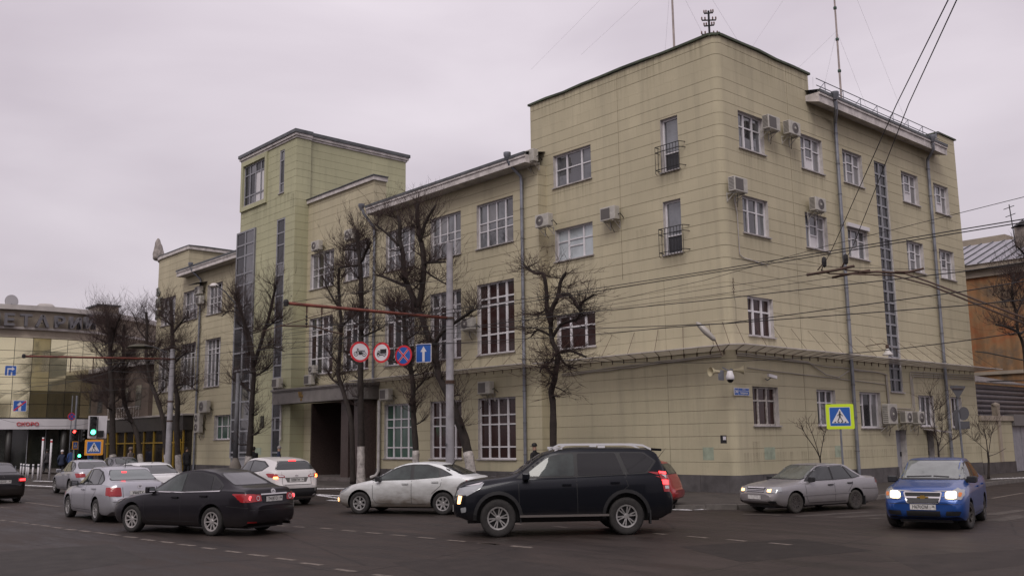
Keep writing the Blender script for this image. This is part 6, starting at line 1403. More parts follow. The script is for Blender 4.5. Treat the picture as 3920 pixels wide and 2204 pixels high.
def crosswalk(f, w, h, border, dark):
    f.plate(rrect(w, h, w*.05), border); f.add('white_edge', rrect(w*.76, h*.76, w*.03), WHS); f.add('blue_field', rrect(w*.73, h*.73, w*.03), BLUES); k = w
    f.add('triangle', [(-.31*k, -.24*k), (.31*k, -.24*k), (0, .30*k)], WHS); g = f.k
    f.add('head', ringpts((.0, .175*k), .03*k, 10), INK); f.add('torso', line_((.0, .14*k), (-.01*k, -.01*k), .06*k), INK); f.add('leg', line_((-.01*k, .01*k), (.10*k, -.20*k), .03*k), INK); f.add('leg', line_((-.01*k, .0), (-.10*k, -.19*k), .03*k), INK); f.add('arm', line_((.0, .12*k), (.10*k, .02*k), .022*k), INK); f.add('arm', line_((-.01*k, .12*k), (-.09*k, .03*k), .022*k), INK)
    for x in (-.19, -.06, .05, .18): f.add('stripe', [((x-.035)*k, -.225*k), ((x+.02)*k, -.225*k), ((x+.035)*k, -.185*k), ((x-.01)*k, -.185*k)], INK)
YG = mat('fluorescent_border', (.55, .72, .02), .5, emit=(.5, .8, .0), estr=.10); OR = mat('orange_border', (.72, .30, .02), .5)
YG.node_tree.nodes['Principled BSDF'].inputs['Emission Strength'].default_value = 0.0
f, w, h = postsign('crossing_sign', 3165, 1546, 3266, 1641, 3208, 32.5, 'pedestrian crossing sign with a yellow-green border on a grey post', rot=8); crosswalk(f, w, h, YG, INK)
BK = mat('sign_back', (.13, .13, .14), .5, .3)
g_ = onX(3696, 1850, 2.5); BS = empty('back_of_signs', (g_.x, g_.y, .12), 0, 'post with a triangular and a round sign seen from behind at the right', 'road sign')
dd_ = proj((g_.x, g_.y, 3))[2]; B_ = lambda x, y, k=0: atD(x, y, dd_-k)-Vector((g_.x, g_.y, .12))
m = MB(); m.tube([(0, 0, 0), B_(3665, 1545), B_(3661, 1474)], .045, 10); m.build('post', STEEL, BS)
def backplate(name, pts):
    m = MB(); m.poly([B_(x, y, .07) for x, y in pts]); m.poly([B_(x, y, .09) for x, y in pts[::-1]]); m.build(name, BK, BS)
backplate('triangle_back', [(3634, 1479), (3640, 1475), (3696, 1477), (3694, 1484), (3671, 1522), (3664, 1521)])
backplate('round_back', [(3689+21*cos(2*PI*k/20), 1582+26*sin(2*PI*k/20)) for k in range(20)]); backplate('round_back', [(3662+16*cos(2*PI*k/20), 1590+24*sin(2*PI*k/20)) for k in range(20)])
backplate('plate_back', [(3654, 1612), (3711, 1611), (3714, 1640), (3656, 1644)])
m = MB(); m.bar(B_(3645, 1487, .12), B_(3688, 1487, .12), .03); m.build('brace', RUSTD, BS)
# traffic lights and signs on the far left
def thead(t, c, ud, n, lit=None, extra=False, s=1.0):
    c, ud, n = Vector(c), Vector(ud), Vector(n); U = Vector((0, 0, 1))
    m = MB(); m.obox(c-ud*.15*s-U*.45*s, ud*.30*s, n*.14*s, U*.92*s); m.build('signal_head', TRIM, t, fix=True)
    LIT = {'r': mat('signal_red_on', (1, .1, .08), .4, emit=(1, .05, .04), estr=6), 'g': mat('signal_green_on', (.1, 1, .5), .4, emit=(.06, 1.0, .42), estr=9)}
    for k, col in enumerate('ryg'):
        cc = c+U*(.30-.30*k)*s+n*.145*s; m = MB(); m.disc(cc, n, .115*s, 18); m.build('lamp', LIT[col] if lit and col in lit else mat('lamp_off', (.03, .03, .03), .3), t)
        m = MB(); b0 = len(m.v)
        for i in range(9):
            a = PI*i/8; p0 = cc+ud*(.13*s*cos(a))+U*(.13*s*sin(a)); p1 = p0+n*.14*s; m.v += [tuple(p0), tuple(p1)]
        for i in range(8): m.f.append((b0+2*i, b0+2*i+2, b0+2*i+3, b0+2*i+1)); m.mi.append(0)
        m.build('visor', TRIM, t)
f, w, h = postsign('traffic_light', 340, 1591, 406, 1676, 352, 50, 'traffic light with a white backboard showing green', 'traffic light', rot=12, pole_r=.07, polem=mat('light_pole', (.12, .12, .12), .6)); f.plate(rrect(w, h, .03), WHS, 'backboard'); thead(f.t, f.c-f.ud*w*.25+Vector((0, 0, .05)), f.ud, f.n, 'g', s=1.05); m = MB(); q_ = f.c+f.ud*w*.16+Vector((0, 0, -h*.30)); m.obox(q_-f.ud*.15+f.n*.01-Vector((0, 0, .16)), f.ud*.3, f.n*.12, (0, 0, .32)); m.build('side_head', TRIM, f.t, fix=True)
f, w, h = postsign('crossing_sign', 327, 1682, 392, 1741, 352, 49.6, 'pedestrian crossing sign with an orange border below the green light', rot=0, ztop=1.2); crosswalk(f, w, h, OR, INK)
f, w, h = postsign('traffic_light', 279, 1643, 296, 1690, 290, 60, 'distant traffic light showing red on a thin post', 'traffic light', rot=25, pole_r=.06, ztop=5.2); thead(f.t, f.c-f.ud*.12, f.ud, f.n, 'r', s=.85); thead(f.t, f.c+f.ud*.4, (f.ud+f.n*-.8).normalized(), (f.n+f.ud*.8).normalized(), None, s=.85); thead(f.t, f.c+f.ud*.25+Vector((0, 0, -1.1)), f.ud, f.n, None, s=.5)
m = MB(); m.disc(f.c+f.ud*.25+Vector((0, 0, -1.25))+f.n*.2, f.n, .09, 12); m.build('walk_signal', MATS['signal_green_on'], f.t)
f, w, h = postsign('crossing_sign', 278, 1688, 297, 1719, 290, 59.5, 'narrow pedestrian crossing sign with an orange border under the red light', rot=45, ztop=1.0); crosswalk(f, w, h, OR, INK)
f, w, h = postsign('road_sign', 53, 1532, 99, 1574, 76, 55, 'blue end-of-one-way sign with a red bar over the white shop band', rot=0, ztop=1.0); f.plate(rrect(w, h, .03), WHS); f.add('blue_field', rrect(w*.93, h*.93, .03), BLUES); f.add('arrow', [(-.07, -.28), (.07, -.28), (.07, .04), (.17, .04), (0, .24), (-.17, .04), (-.07, .04)], WHS); f.add('bar', line_((-w*.44, -h*.42), (w*.44, h*.42), .07), REDS)
f, w, h = postsign('road_sign', 21, 1399, 60, 1437, 40, 52, 'blue lane direction sign with a bent white arrow hanging above the crossing', rot=0, ztop=1.0); f.plate(rrect(w, h, .03), WHS); f.add('blue_field', rrect(w*.95, h*.95, .03), BLUES); f.add('arrow', [(-.16, -.26), (-.10, -.26), (-.10, .06), (.06, .06), (.06, -.02), (.2, .1), (.06, .22), (.06, .14), (-.16, .14)], WHS); f.add('arrow', [(.02, -.26), (.09, -.26), (.09, -.08), (.02, -.08)], WHS)
f, w, h = postsign('road_sign', 263, 1579, 286, 1608, 275, 75, 'small round blue and red no-stopping sign in front of the white shop band', rot=20, ztop=6.0); f.plate(regular(24, .3), REDS); f.add('blue_field', regular(24, .24), BLUES); f.add('stripe', line_((-.17, .17), (.17, -.17), .05), REDS); f.add('stripe', line_((-.17, -.17), (.17, .17), .05), REDS)
# bollards by the crossing
for k, (px, py, hh) in enumerate(((155, 1843, 2.6), (188, 1836, 2.5), (78, 1822, .9), (88, 1824, .9), (100, 1826, .9), (107, 1828, .9), (124, 1833, .95), (144, 1838, 1.0))):
    q = onZ(px, py, .0); t = empty('bollard' if hh < 2 else 'marker_post', (q.x, q.y, 0), 0, 'low white bollard, %s of the six at the far crossing' % ('first from the left', 'second from the left', 'third from the left', 'fourth from the left', 'fifth from the left', 'rightmost')[k-2] if hh < 2 else ('taller white marker post with a reflector beside the far crossing' if k == 0 else 'second white marker post nearer the silver saloon'), 'bollard' if hh < 2 else 'post', 'white bollards at the far crossing' if hh < 2 else 'tall white posts at the far crossing')
    m = MB(); m.tube([(0, 0, 0), (0, 0, hh)], .06, 10); m.build('shaft', WHS, t, True); m = MB(); m.lathe([(.065, hh-.18), (.065, hh-.08)], n=10); m.build('band', REDS if hh > 2 else STEEL, t)
# ---- wires
WIRE = mat('wire', (.015, .014, .014), .6)
def wire(pts, label, r=.011, group='trolleybus wires over the crossing', mode='z', z=6.3, sag=0.0):
    P = [onZ(x, y, z) if y < 1640 and mode == 'z' else atD(x, y, z) for x, y in pts]; t = MB(); Q = []
    for a, b in zip(P, P[1:]):
        for i in range(6): s_ = i/6; Q.append(a.lerp(b, s_)-Vector((0, 0, sag*4*s_*(1-s_))))
    Q.append(P[-1]); t.tube(Q, r, 5); o = t.build('overhead_wire', WIRE, None, True); return tag(o, label, 'wire', group)
def wd(pts, label, ds, r=.011, group='trolleybus wires over the crossing', sag=0.0):
    P = [atD(x, y, d) for (x, y), d in zip(pts, ds)]; t = MB(); Q = []
    for a, b in zip(P, P[1:]):
        for i in range(6): s_ = i/6; Q.append(a.lerp(b, s_)-Vector((0, 0, sag*4*s_*(1-s_))))
    Q.append(P[-1]); t.tube(Q, r, 5); o = t.build('overhead_wire', WIRE, None, True); return tag(o, label, 'wire', group)
wd([(3935, 836), (3420, 921), (2780, 1026), (2192, 1118), (1750, 1181), (1090, 1262)], 'upper of the close pair of wires crossing the right facade and the orange house', [17, 20, 24, 29, 33, 40])
wd([(3935, 848), (3420, 932), (2780, 1036), (2192, 1130), (1750, 1195), (1090, 1278)], 'lower of the close pair of wires crossing the right facade and the orange house', [17, 20, 24, 29, 33, 40])
wd([(3935, 1002), (3680, 1040), (2700, 1150), (2279, 1192), (1700, 1262), (900, 1330)], 'wire crossing just below the wire junction', [17, 19, 24, 28, 33, 42])
wd([(3935, 1074), (3680, 1116), (2780, 1237), (2542, 1255), (2283, 1279), (1740, 1313), (900, 1370)], 'wire passing just above the net at the corner', [17, 19, 23, 25, 28, 33, 42])
wd([(3935, 1146), (3680, 1170), (2780, 1238), (2279, 1257), (1740, 1249), (1000, 1240)], 'wire meeting another above the long lamp head', [17, 19, 23, 28, 33, 40])
wd([(3935, 750), (3420, 879), (3150, 945), (2700, 1072), (2279, 1165)], 'thin wire slanting up to the right over the upper windows', [19, 22, 24, 27, 32], .007)
wd([(3640, -20), (3432, 400), (3187, 950), (3155, 1010)], 'left one of the two wires coming down steeply from the upper right', [11, 15, 22, 23], .008)
wd([(3672, -20), (3478, 400), (3263, 948), (3236, 995)], 'right one of the two wires coming down steeply from the upper right', [11, 15, 22, 23], .008)
wd([(3935, 1268), (3680, 1305), (3447, 1334), (3103, 1368), (2700, 1388), (2400, 1386), (1980, 1372)], 'wire passing along the net below the wall lamp', [20, 22, 24, 28, 32, 34, 38])
wd([(3090, 1052), (2700, 1107), (2300, 1172), (1900, 1230)], 'thin wire leading left from the wire junction', [23.5, 27, 31, 36], .007)
wd([(3186, 1063), (2700, 1133), (2300, 1185), (1900, 1240)], 'second thin wire leading left from the wire junction', [23.5, 27, 31, 36], .007)
wd([(2800, 991), (2876, 996), (3150, 1021), (3700, 1035), (3935, 1012)], 'thin tie wire anchored on the wall left of the junction', [33.5, 33, 26, 22, 20], .006)
wd([(2000, 1260), (1723, 1275), (1370, 1290), (1000, 1300), (600, 1330)], 'thin span wire behind the hanging signs', [38, 37, 38, 42, 50], .008)
wd([(2000, 1305), (1723, 1312), (1378, 1306), (900, 1345), (400, 1390)], 'wire carrying the four hanging signs', [36, 35.3, 34.2, 38, 46], .010, sag=.05)
wd([(1690, 1395), (1100, 1412), (500, 1448), (-10, 1470)], 'low wire running left past the entrance', [35, 40, 46, 50], .008)
wd([(1690, 1345), (1000, 1372), (500, 1396), (-10, 1432)], 'wire running left above the low one', [35, 41, 47, 50], .008)
wd([(1720, 1218), (1300, 1258), (700, 1340), (100, 1368), (-10, 1372)], 'wire running left level with the second red bracket', [38, 40, 44, 44, 44], .008)
wd([(344, 1300), (110, 1360), (-10, 1382)], 'short stay wire over the left red bracket', [46, 44, 43], .008)
wd([(640, 1480), (300, 1500), (-10, 1510)], 'wire passing in front of the gilded glass', [48, 50, 52], .008)
wd([(460, 1560), (280, 1628), (-10, 1600)], 'slack wire in front of the white shop band', [50, 52, 54], .008, sag=.2)
wd([(700, 1400), (430, 1420), (110, 1480), (-10, 1500)], 'drooping wire between the left trees and the picture edge', [48, 47, 46, 46], .012, sag=.15)
wd([(3935, 1382), (3780, 1350), (3735, 1345)], 'thick cable in front of the orange house', [40, 44, 46], .03, 'cables at the orange house')
wd([(3935, 1455), (3735, 1460)], 'cable bundle on the lower part of the orange house', [50, 52], .03, 'cables at the orange house')
# junction of the contact wires
J = atD(3300, 1040, 23); JN = empty('wire_junction', J, 0, 'dark trolleybus wire junction with curved guide rails', 'wire junction'); D = lambda x, y, d=23: atD(x, y, d)-J
for nm, pts, r in (('guide_rail', [(3145, 1035, 23.3), (3175, 1047, 23), (3300, 1050, 22.5), (3420, 1054, 22), (3560, 1092, 21), (3935, 1244, 18)], .02), ('guide_rail', [(3218, 1022, 23.5), (3240, 1034, 23), (3330, 1041, 22.5), (3465, 1047, 22), (3560, 1080, 21), (3935, 1222, 18)], .02),
    ('frog', [(3090, 1052, 23.5), (3145, 1043, 23), (3200, 1034, 23), (3270, 1018, 23)], .035), ('frog', [(3186, 1062, 23.2), (3245, 1050, 23), (3330, 1035, 23)], .032), ('frog', [(3425, 1042, 22), (3480, 1041, 22), (3535, 1028, 22)], .03), ('clamp', [(3145, 1035, 23.2), (3155, 1003, 23.2), (3130, 1034, 23.2)], .018), ('clamp', [(3222, 1026, 23.2), (3238, 990, 23.2), (3230, 1012, 23.2)], .02), ('guide_rail', [(3290, 1044, 22.7), (3360, 1040, 22.5), (3420, 1044, 22)], .03)):
    m = MB(); m.tube([D(*p) for p in pts], r, 6); m.build(nm, RUSTD, JN, True)
for (x, y) in ((3155, 1003), (3238, 992)): m = MB(); m.lathe([(0, -.14), (.05, -.1), (.06, 0), (.05, .1), (0, .14)], D(x, y, 23), n=8); m.build('insulator', IRON, JN)
q = onX(2803, 1075, .05); WA = empty('wall_anchor', q, 0, 'rusty chain and hook anchored on the wall right of the corner', 'wall anchor')
for k in range(5): m = MB(); z = .05-.12*k; m.tube([(.04, 0, z+.06), (.04+.02*(k % 2), .03, z), (.04, 0, z-.06), (.04-.02*(k % 2), -.03, z), (.04, 0, z+.06)], .01, 4); m.build('chain_link', RUSTD, WA)
m = MB(); m.tube([(.05, 0, -.5), (.07, .05, -.9), (.06, .03, -1.5)], .006, 4); m.build('loose_wire', CABLE, WA)

def domelamp(px, py, Y, armto, label, r=.28, m_=None):
    q = onY(px, py, Y); t = empty('street_lamp', q, 0, label, 'street lamp'); m = MB(); m.lathe([(0, .16), (r*.5, .13), (r*.85, .04), (r, -.06), (0, -.05)], n=18); m.build('shade', m_ or mat('lamp_white', (.55, .52, .5), .4), t, True)
    e = onY(*armto, Y)-q; m = MB(); m.tube([Vector((0, 0, .1)), e*.5+Vector((0, 0, .18)), e], .035, 6); m.build('arm', IRON, t)
domelamp(820, 1094, -6.0, (900, 1160), 'white-domed street lamp on a curved arm left of the tower window strip'); domelamp(538, 1327, -6.5, (642, 1350), 'wide dark disc lamp among the crowns of the left trees', .8, mat('dark_olive_disc', (.06, .055, .035), .7))
# ================================================================ trees
BARK = mat('wet_bark', (0.026, 0.019, 0.016), .9, noise=.5, nscale=5, bump=.8, bscale=18)
TWIG = mat('bare_twigs', (0.038, 0.022, 0.019), .9)
WASH = mat('whitewashed_bark', (.40, .37, .35), .85, noise=.5, nscale=6, bump=.6, bscale=14)
def smooth(P, k=4):
    out = []
    for i in range(len(P)-1):
        p0, p1, p2, p3 = P[max(i-1, 0)], P[i], P[i+1], P[min(i+2, len(P)-1)]
        for j in range(k):
            t = j/k; out.append(0.5*((2*p1)+(p2-p0)*t+(2*p0-5*p1+4*p2-p3)*t*t+(3*p1-p0-3*p2+p3)*t*t*t))
    out.append(P[-1]); return out
def tree(label, Y, trunk, limbs, r0, wash=None, seed=1, dens=1.0, reach=1.0, zb=.12, droop=.0, group='bare pollarded trees along the kerb', name='lime_tree', auto=6, tw=1.0, plane='Y', up=.35):
    rnd = random.Random(seed)
    on = (lambda x, y, o=0: onY(x, y, Y+o)) if plane == 'Y' else (lambda x, y, o=0: onX(x, y, Y+o))
    T = [on(*p) for p in trunk]; T[0].z = zb
    t = empty(name, (T[0].x, T[0].y, zb), 0, label, 'tree', group); O = Vector((T[0].x, T[0].y, zb))
    P = smooth([p-O for p in T]); n = len(P); Hh = P[-1].z
    R = [r0*(1-.5*min(1, p.z/max(Hh, 4)))*(1+.07*sin(i*1.9+seed))*(1+ .25*max(0, 1-p.z/.5)) for i, p in enumerate(P)]
    mb = MB(); mb.tube(P, R, 10)
    mb.build('trunk', BARK, t, True)
    if wash:
        wp, wr = [], []
        for i, p in enumerate(P):
            if p.z <= wash+.3: wp.append(p); wr.append(R[i]+.012)
        if len(wp) >= 2:
            w = wp[-1].copy(); k = len(wp)
            if w.z > wash: a = wp[-2]; f_ = (wash-a.z)/(w.z-a.z); wp[-1] = a.lerp(w, f_)
            elif k < n: b = P[k]; f_ = (wash-w.z)/(b.z-w.z); wp.append(w.lerp(b, f_)); wr.append(wr[-1])
            mb = MB(); mb.tube(wp, wr, 12, False); mb.build('whitewash', WASH, t, True)
    segs = [(P, R)]
    for L_ in limbs:
        rr = L_[0]; px_ = L_[1]; off = L_[2] if len(L_) > 2 else rnd.uniform(-.5, .5)
        Q = [on(x, y, off*(i/max(1, len(px_)-1)))-O for i, (x, y) in enumerate(px_)]
        Q = smooth(Q, 3); m = len(Q); rs = [rr*(1-.45*i/(m-1)) for i in range(m)]; rs[-1] *= .8
        mb = MB(); mb.tube(Q, rs, 8); mb.build('limb', BARK, t, True); segs.append((Q, rs))
    # short knobbly boughs, then twigs
    boughs = []
    for Q, rs in segs:
        lo = 0.30 if Q is P else 0.15
        for _ in range(max(1, int(auto*.7*(len(Q)/12)))):
            i = int(rnd.uniform(lo, 1)*(len(Q)-1)); p = Q[i]
            if p.z < 1.9: continue
            a = rnd.uniform(0, 2*PI); d = Vector((cos(a), sin(a), rnd.uniform(-.25, .9)-droop)).normalized(); L = rnd.uniform(.35, 1.0)*reach; B = [p]
            for k in range(4):
                d = (d+Vector((rnd.uniform(-.35, .35), rnd.uniform(-.35, .35), rnd.uniform(-.25, .35)-droop*.5))).normalized(); B.append(B[-1]+d*L/4)
            boughs.append((B, [rs[i]*.33*(1-.13*k) for k in range(5)]))
    mb = MB()
    for B, rs in boughs: mb.tube(B, [max(.012, r) for r in rs], 5)
    if mb.f: o = mb.build('boughs', BARK, t, True); o['kind'] = 'stuff'
    tb = MB()
    def twig(p, d, L, r, lev):
        Q = [p]; n_ = 4; g = d.normalized()
        for k in range(n_):
            g = (g+Vector((rnd.uniform(-.22, .22), rnd.uniform(-.22, .22), rnd.uniform(-.08, .30)-droop*.35))).normalized(); Q.append(Q[-1]+g*L/n_)
        tb.tube(Q, [r*(1-.2*k) for k in range(n_+1)], 3, False)
        if lev > 0:
            for _ in range(rnd.choice((2, 3, 3))):
                i = rnd.randint(1, n_); a = rnd.uniform(0, 2*PI); dd = ((Q[i]-Q[i-1]).normalized()+Vector((cos(a), sin(a), rnd.uniform(-.3, .6)))*.75); twig(Q[i], dd, L*rnd.uniform(.35, .65), r*.72, lev-1)
    for Q, rs in segs[1:]+[(P[int(len(P)*.4):], R)]+boughs:
        n_ = len(Q); Lq = sum((a-b).length for a, b in zip(Q, Q[1:]))
        cnt = int((8+Lq*16)*dens)
        for c in range(cnt):
            u = rnd.random()**.75 if (Q, rs) not in segs[:1] else rnd.random()
            i = min(n_-2, int(u*(n_-1))); p = Q[i].lerp(Q[i+1], rnd.random())
            if p.z < 1.6: continue
            a = rnd.uniform(0, 2*PI); axis = (Q[i+1]-Q[i]).normalized(); d = Vector((cos(a), sin(a), rnd.uniform(-.4, .9)*1.0+up-droop))+axis*rnd.uniform(.2, 1.0)
            twig(p, d, rnd.uniform(.45, 1.55)*reach, .0105*tw, 2 if rnd.random() < .35 else 1)
    o = tb.build('twigs', TWIG, t); o['kind'] = 'stuff'
    return t
tree('dark leaning tree with drooping twigs in front of the blank wall right of the downpipe', -4.4, [(2120, 1870), (2118, 1710), (2117, 1550), (2110, 1500), (2123, 1450), (2135, 1356), (2116, 1311), (2108, 1261), (2112, 1223)],
    [(.09, [(2110, 1240), (2093, 1185), (2093, 1128), (2081, 1052), (2047, 1045), (2009, 1018)]), (.10, [(2110, 1225), (2112, 1185), (2135, 1136), (2146, 1079), (2167, 1043)]), (.07, [(2135, 1136), (2180, 1128), (2222, 1190), (2222, 1165), (2237, 1151), (2275, 1128)]), (.07, [(2115, 1290), (2150, 1240), (2205, 1222), (2222, 1192)]), (.06, [(2137, 1350), (2180, 1341), (2230, 1360), (2245, 1368)]), (.05, [(2108, 1285), (2060, 1262), (2032, 1290)]), (.06, [(2122, 1440), (2080, 1398), (2067, 1425)]), (.05, [(2140, 1357), (2165, 1395), (2207, 1410)]), (.04, [(2093, 1185), (2060, 1200), (2030, 1205)])],
    .155, None, 3, .75, .7, droop=.28)
tree('largest forked tree with whitewashed foot leaning behind the concrete pole', -4.0, [(1806, 1872), (1803, 1812), (1795, 1750), (1775, 1666), (1748, 1590), (1718, 1514), (1680, 1438), (1672, 1395), (1657, 1337), (1630, 1261), (1611, 1204), (1596, 1168)],
    [(.14, [(1598, 1172), (1569, 1113), (1547, 1052), (1543, 976), (1531, 919), (1531, 856), (1524, 828)]), (.14, [(1600, 1175), (1615, 1113), (1623, 1014), (1615, 938), (1607, 913), (1600, 860), (1596, 818), (1600, 777)]), (.09, [(1610, 920), (1627, 856), (1668, 784)]), (.09, [(1560, 1095), (1530, 1085), (1470, 1060), (1440, 1052)]), (.08, [(1622, 1010), (1645, 1004), (1706, 1003)]), (.08, [(1610, 1195), (1547, 1174), (1500, 1165), (1470, 1170)]), (.07, [(1528, 940), (1482, 895), (1432, 856)]), (.09, [(1660, 1320), (1690, 1275), (1737, 1238), (1800, 1195), (1813, 1181)]), (.05, [(1618, 1030), (1660, 1060), (1712, 1090)])],
    .21, 1.45, 5, .8, .85, auto=8)
tree('slim tree with whitewashed foot between the green-blind and the brown windows', -4.2, [(1600, 1872), (1592, 1771), (1592, 1723), (1585, 1628), (1581, 1552), (1581, 1476), (1570, 1400), (1566, 1375), (1554, 1318), (1547, 1242), (1547, 1166)],
    [(.05, [(1572, 1420), (1530, 1390), (1490, 1385)]), (.05, [(1580, 1500), (1620, 1460), (1640, 1420)]), (.05, [(1548, 1230), (1510, 1200), (1490, 1170)]), (.05, [(1552, 1300), (1600, 1270), (1620, 1230)])], .15, 1.5, 8, .8, .8, auto=8)
tree('straight tree with the widest whitewashed foot in front of the entrance', -4.3, [(1382, 1858), (1382, 1760), (1382, 1700), (1381, 1550), (1380, 1450), (1381, 1350), (1383, 1242), (1383, 1128), (1379, 1014), (1368, 919), (1371, 880)],
    [(.08, [(1385, 1000), (1402, 960), (1421, 923)]), (.06, [(1371, 957), (1340, 955), (1311, 959)]), (.07, [(1375, 1015), (1330, 1020), (1299, 1026)]), (.06, [(1383, 1290), (1430, 1270), (1470, 1250)]), (.06, [(1381, 1400), (1340, 1370), (1320, 1340)])], .175, 1.75, 11, .75, .8, auto=8)
tree('thin winding tree just left of the straight one by the portal', -3.6, [(1352, 1850), (1350, 1760), (1345, 1620), (1322, 1525), (1296, 1438), (1296, 1413), (1303, 1318), (1307, 1242), (1300, 1166), (1296, 1071), (1299, 1025)],
    [(.05, [(1298, 1180), (1262, 1120), (1242, 1075)]), (.05, [(1306, 1250), (1350, 1210), (1372, 1190)]), (.04, [(1300, 1400), (1260, 1350), (1240, 1330)]), (.05, [(1310, 1480), (1270, 1450), (1255, 1420)])], .13, None, 13, .8, .8, auto=8)
tree('forked tree in front of the green tower', -4.2, [(947, 1840), (948, 1790), (957, 1700), (964, 1552), (972, 1438), (970, 1410), (974, 1378)],
    [(.12, [(973, 1400), (957, 1299), (938, 1242), (919, 1185), (907, 1109)]), (.11, [(974, 1385), (991, 1337), (1014, 1261), (1033, 1197), (1048, 1128), (1056, 1098)]), (.06, [(1016, 1258), (1050, 1230), (1075, 1204)]), (.08, [(955, 1360), (940, 1270), (913, 1166), (901, 1128)], -.8), (.07, [(966, 1500), (930, 1475), (895, 1458)]), (.05, [(975, 1440), (1010, 1420), (1040, 1390)]), (.05, [(985, 1340), (1040, 1330), (1090, 1345)]), (.05, [(925, 1205), (880, 1190), (850, 1210)])], .20, 1.3, 17, .75, 1.0, auto=8)
tree('thick tree behind the crossing sign, farthest left', -4.2, [(436, 1830), (434, 1785), (430, 1628), (430, 1514), (422, 1400), (422, 1356), (422, 1280), (414, 1223), (408, 1197)],
    [(.08, [(430, 1560), (400, 1535), (361, 1537)]), (.08, [(425, 1500), (380, 1470), (316, 1461)]), (.09, [(425, 1330), (441, 1261), (464, 1204)]), (.06, [(422, 1400), (380, 1350), (352, 1310)]), (.06, [(424, 1420), (470, 1380), (500, 1350)]), (.05, [(420, 1290), (385, 1250), (360, 1235)])], .24, 1.3, 19, 1.0, 1.2, auto=11)
tree('slanting dark tree, second from the left', -2.6, [(541, 1830), (540, 1780), (525, 1666), (494, 1590), (475, 1533), (472, 1457), (472, 1395), (472, 1318), (475, 1242)],
    [(.07, [(472, 1420), (500, 1370), (520, 1330)]), (.06, [(474, 1340), (450, 1290), (440, 1250)]), (.06, [(473, 1450), (440, 1420), (420, 1390)])], .19, 1.3, 23, .9, 1.05, auto=9)
tree('slanting tree left of the second concrete pole', -3.4, [(655, 1830), (640, 1770), (626, 1620), (606, 1540), (580, 1470), (566, 1400), (560, 1350), (563, 1250), (560, 1196)],
    [(.07, [(565, 1390), (600, 1340), (618, 1300)]), (.06, [(562, 1300), (530, 1260), (520, 1220)]), (.06, [(570, 1440), (530, 1410), (510, 1370)])], .18, 1.3, 29, .85, 1.05, auto=9)
tree('tall straight tree close right of the second concrete pole', -4.0, [(686, 1825), (684, 1780), (677, 1649), (680, 1566), (677, 1510), (663, 1455), (663, 1400), (662, 1356), (658, 1242), (654, 1147)],
    [(.08, [(665, 1392), (700, 1358), (742, 1345)]), (.06, [(660, 1280), (700, 1225), (725, 1215)]), (.06, [(660, 1250), (625, 1215), (600, 1205)]), (.06, [(668, 1480), (715, 1470), (760, 1500)]), (.06, [(665, 1430), (620, 1400), (596, 1380)])], .19, 1.3, 31, .85, 1.0, auto=9)
# saplings along the right side and the tree at the right edge
SG = 'young bare saplings on the right pavement'
tree('tiny V-shaped sapling between the notice box and the crossing sign', 1.6, [(3141, 1830), (3141, 1777), (3139, 1752)], [(.018, [(3139, 1752), (3120, 1715), (3082, 1660), (3066, 1620)], 0), (.016, [(3139, 1752), (3117, 1680), (3094, 1622)], 0), (.018, [(3140, 1752), (3150, 1690), (3162, 1640)], 0)], .035, None, 41, .35, .35, group=SG, name='sapling', auto=0, tw=.7, plane='X')
tree('sapling in front of the dark door', 2.2, [(3594, 1850), (3594, 1758), (3590, 1690)], [(.02, [(3590, 1700), (3578, 1640), (3572, 1570), (3560, 1500)], 0), (.02, [(3592, 1715), (3605, 1660), (3606, 1590)], 0), (.015, [(3590, 1735), (3620, 1700), (3650, 1680)], 0)], .045, None, 43, .8, .6, group=SG, name='sapling', auto=3, tw=.8, plane='X')
tree('bushy sapling in front of the low yard wall', 2.2, [(3786, 1846), (3785, 1764), (3781, 1730)], [(.025, [(3783, 1750), (3775, 1680), (3765, 1640)], 0), (.02, [(3784, 1740), (3792, 1680), (3798, 1650)], 0), (.018, [(3784, 1745), (3815, 1735), (3850, 1715)], 0), (.015, [(3782, 1730), (3750, 1700), (3725, 1680)], 0)], .05, None, 47, 1.0, .7, group=SG, name='sapling', auto=4, tw=.8, plane='X')
tree('crooked bare tree at the right edge in front of the orange house', 2.6, [(3935, 1800), (3930, 1500), (3918, 1328), (3896, 1266), (3889, 1194), (3873, 1126), (3882, 1050)], [(.07, [(3893, 1268), (3850, 1250), (3811, 1243)], 0), (.08, [(3885, 1075), (3905, 1066), (3935, 1052)], 0), (.06, [(3945, 1010), (3918, 969), (3891, 942)], 0), (.05, [(3875, 1140), (3850, 1150), (3828, 1142)], 0), (.05, [(3890, 1200), (3915, 1150), (3930, 1120)], 0), (.05, [(3905, 1280), (3930, 1260), (3950, 1240)], 0)], .10, None, 53, .7, .8, group='bare trees at the right edge', auto=7, plane='X')
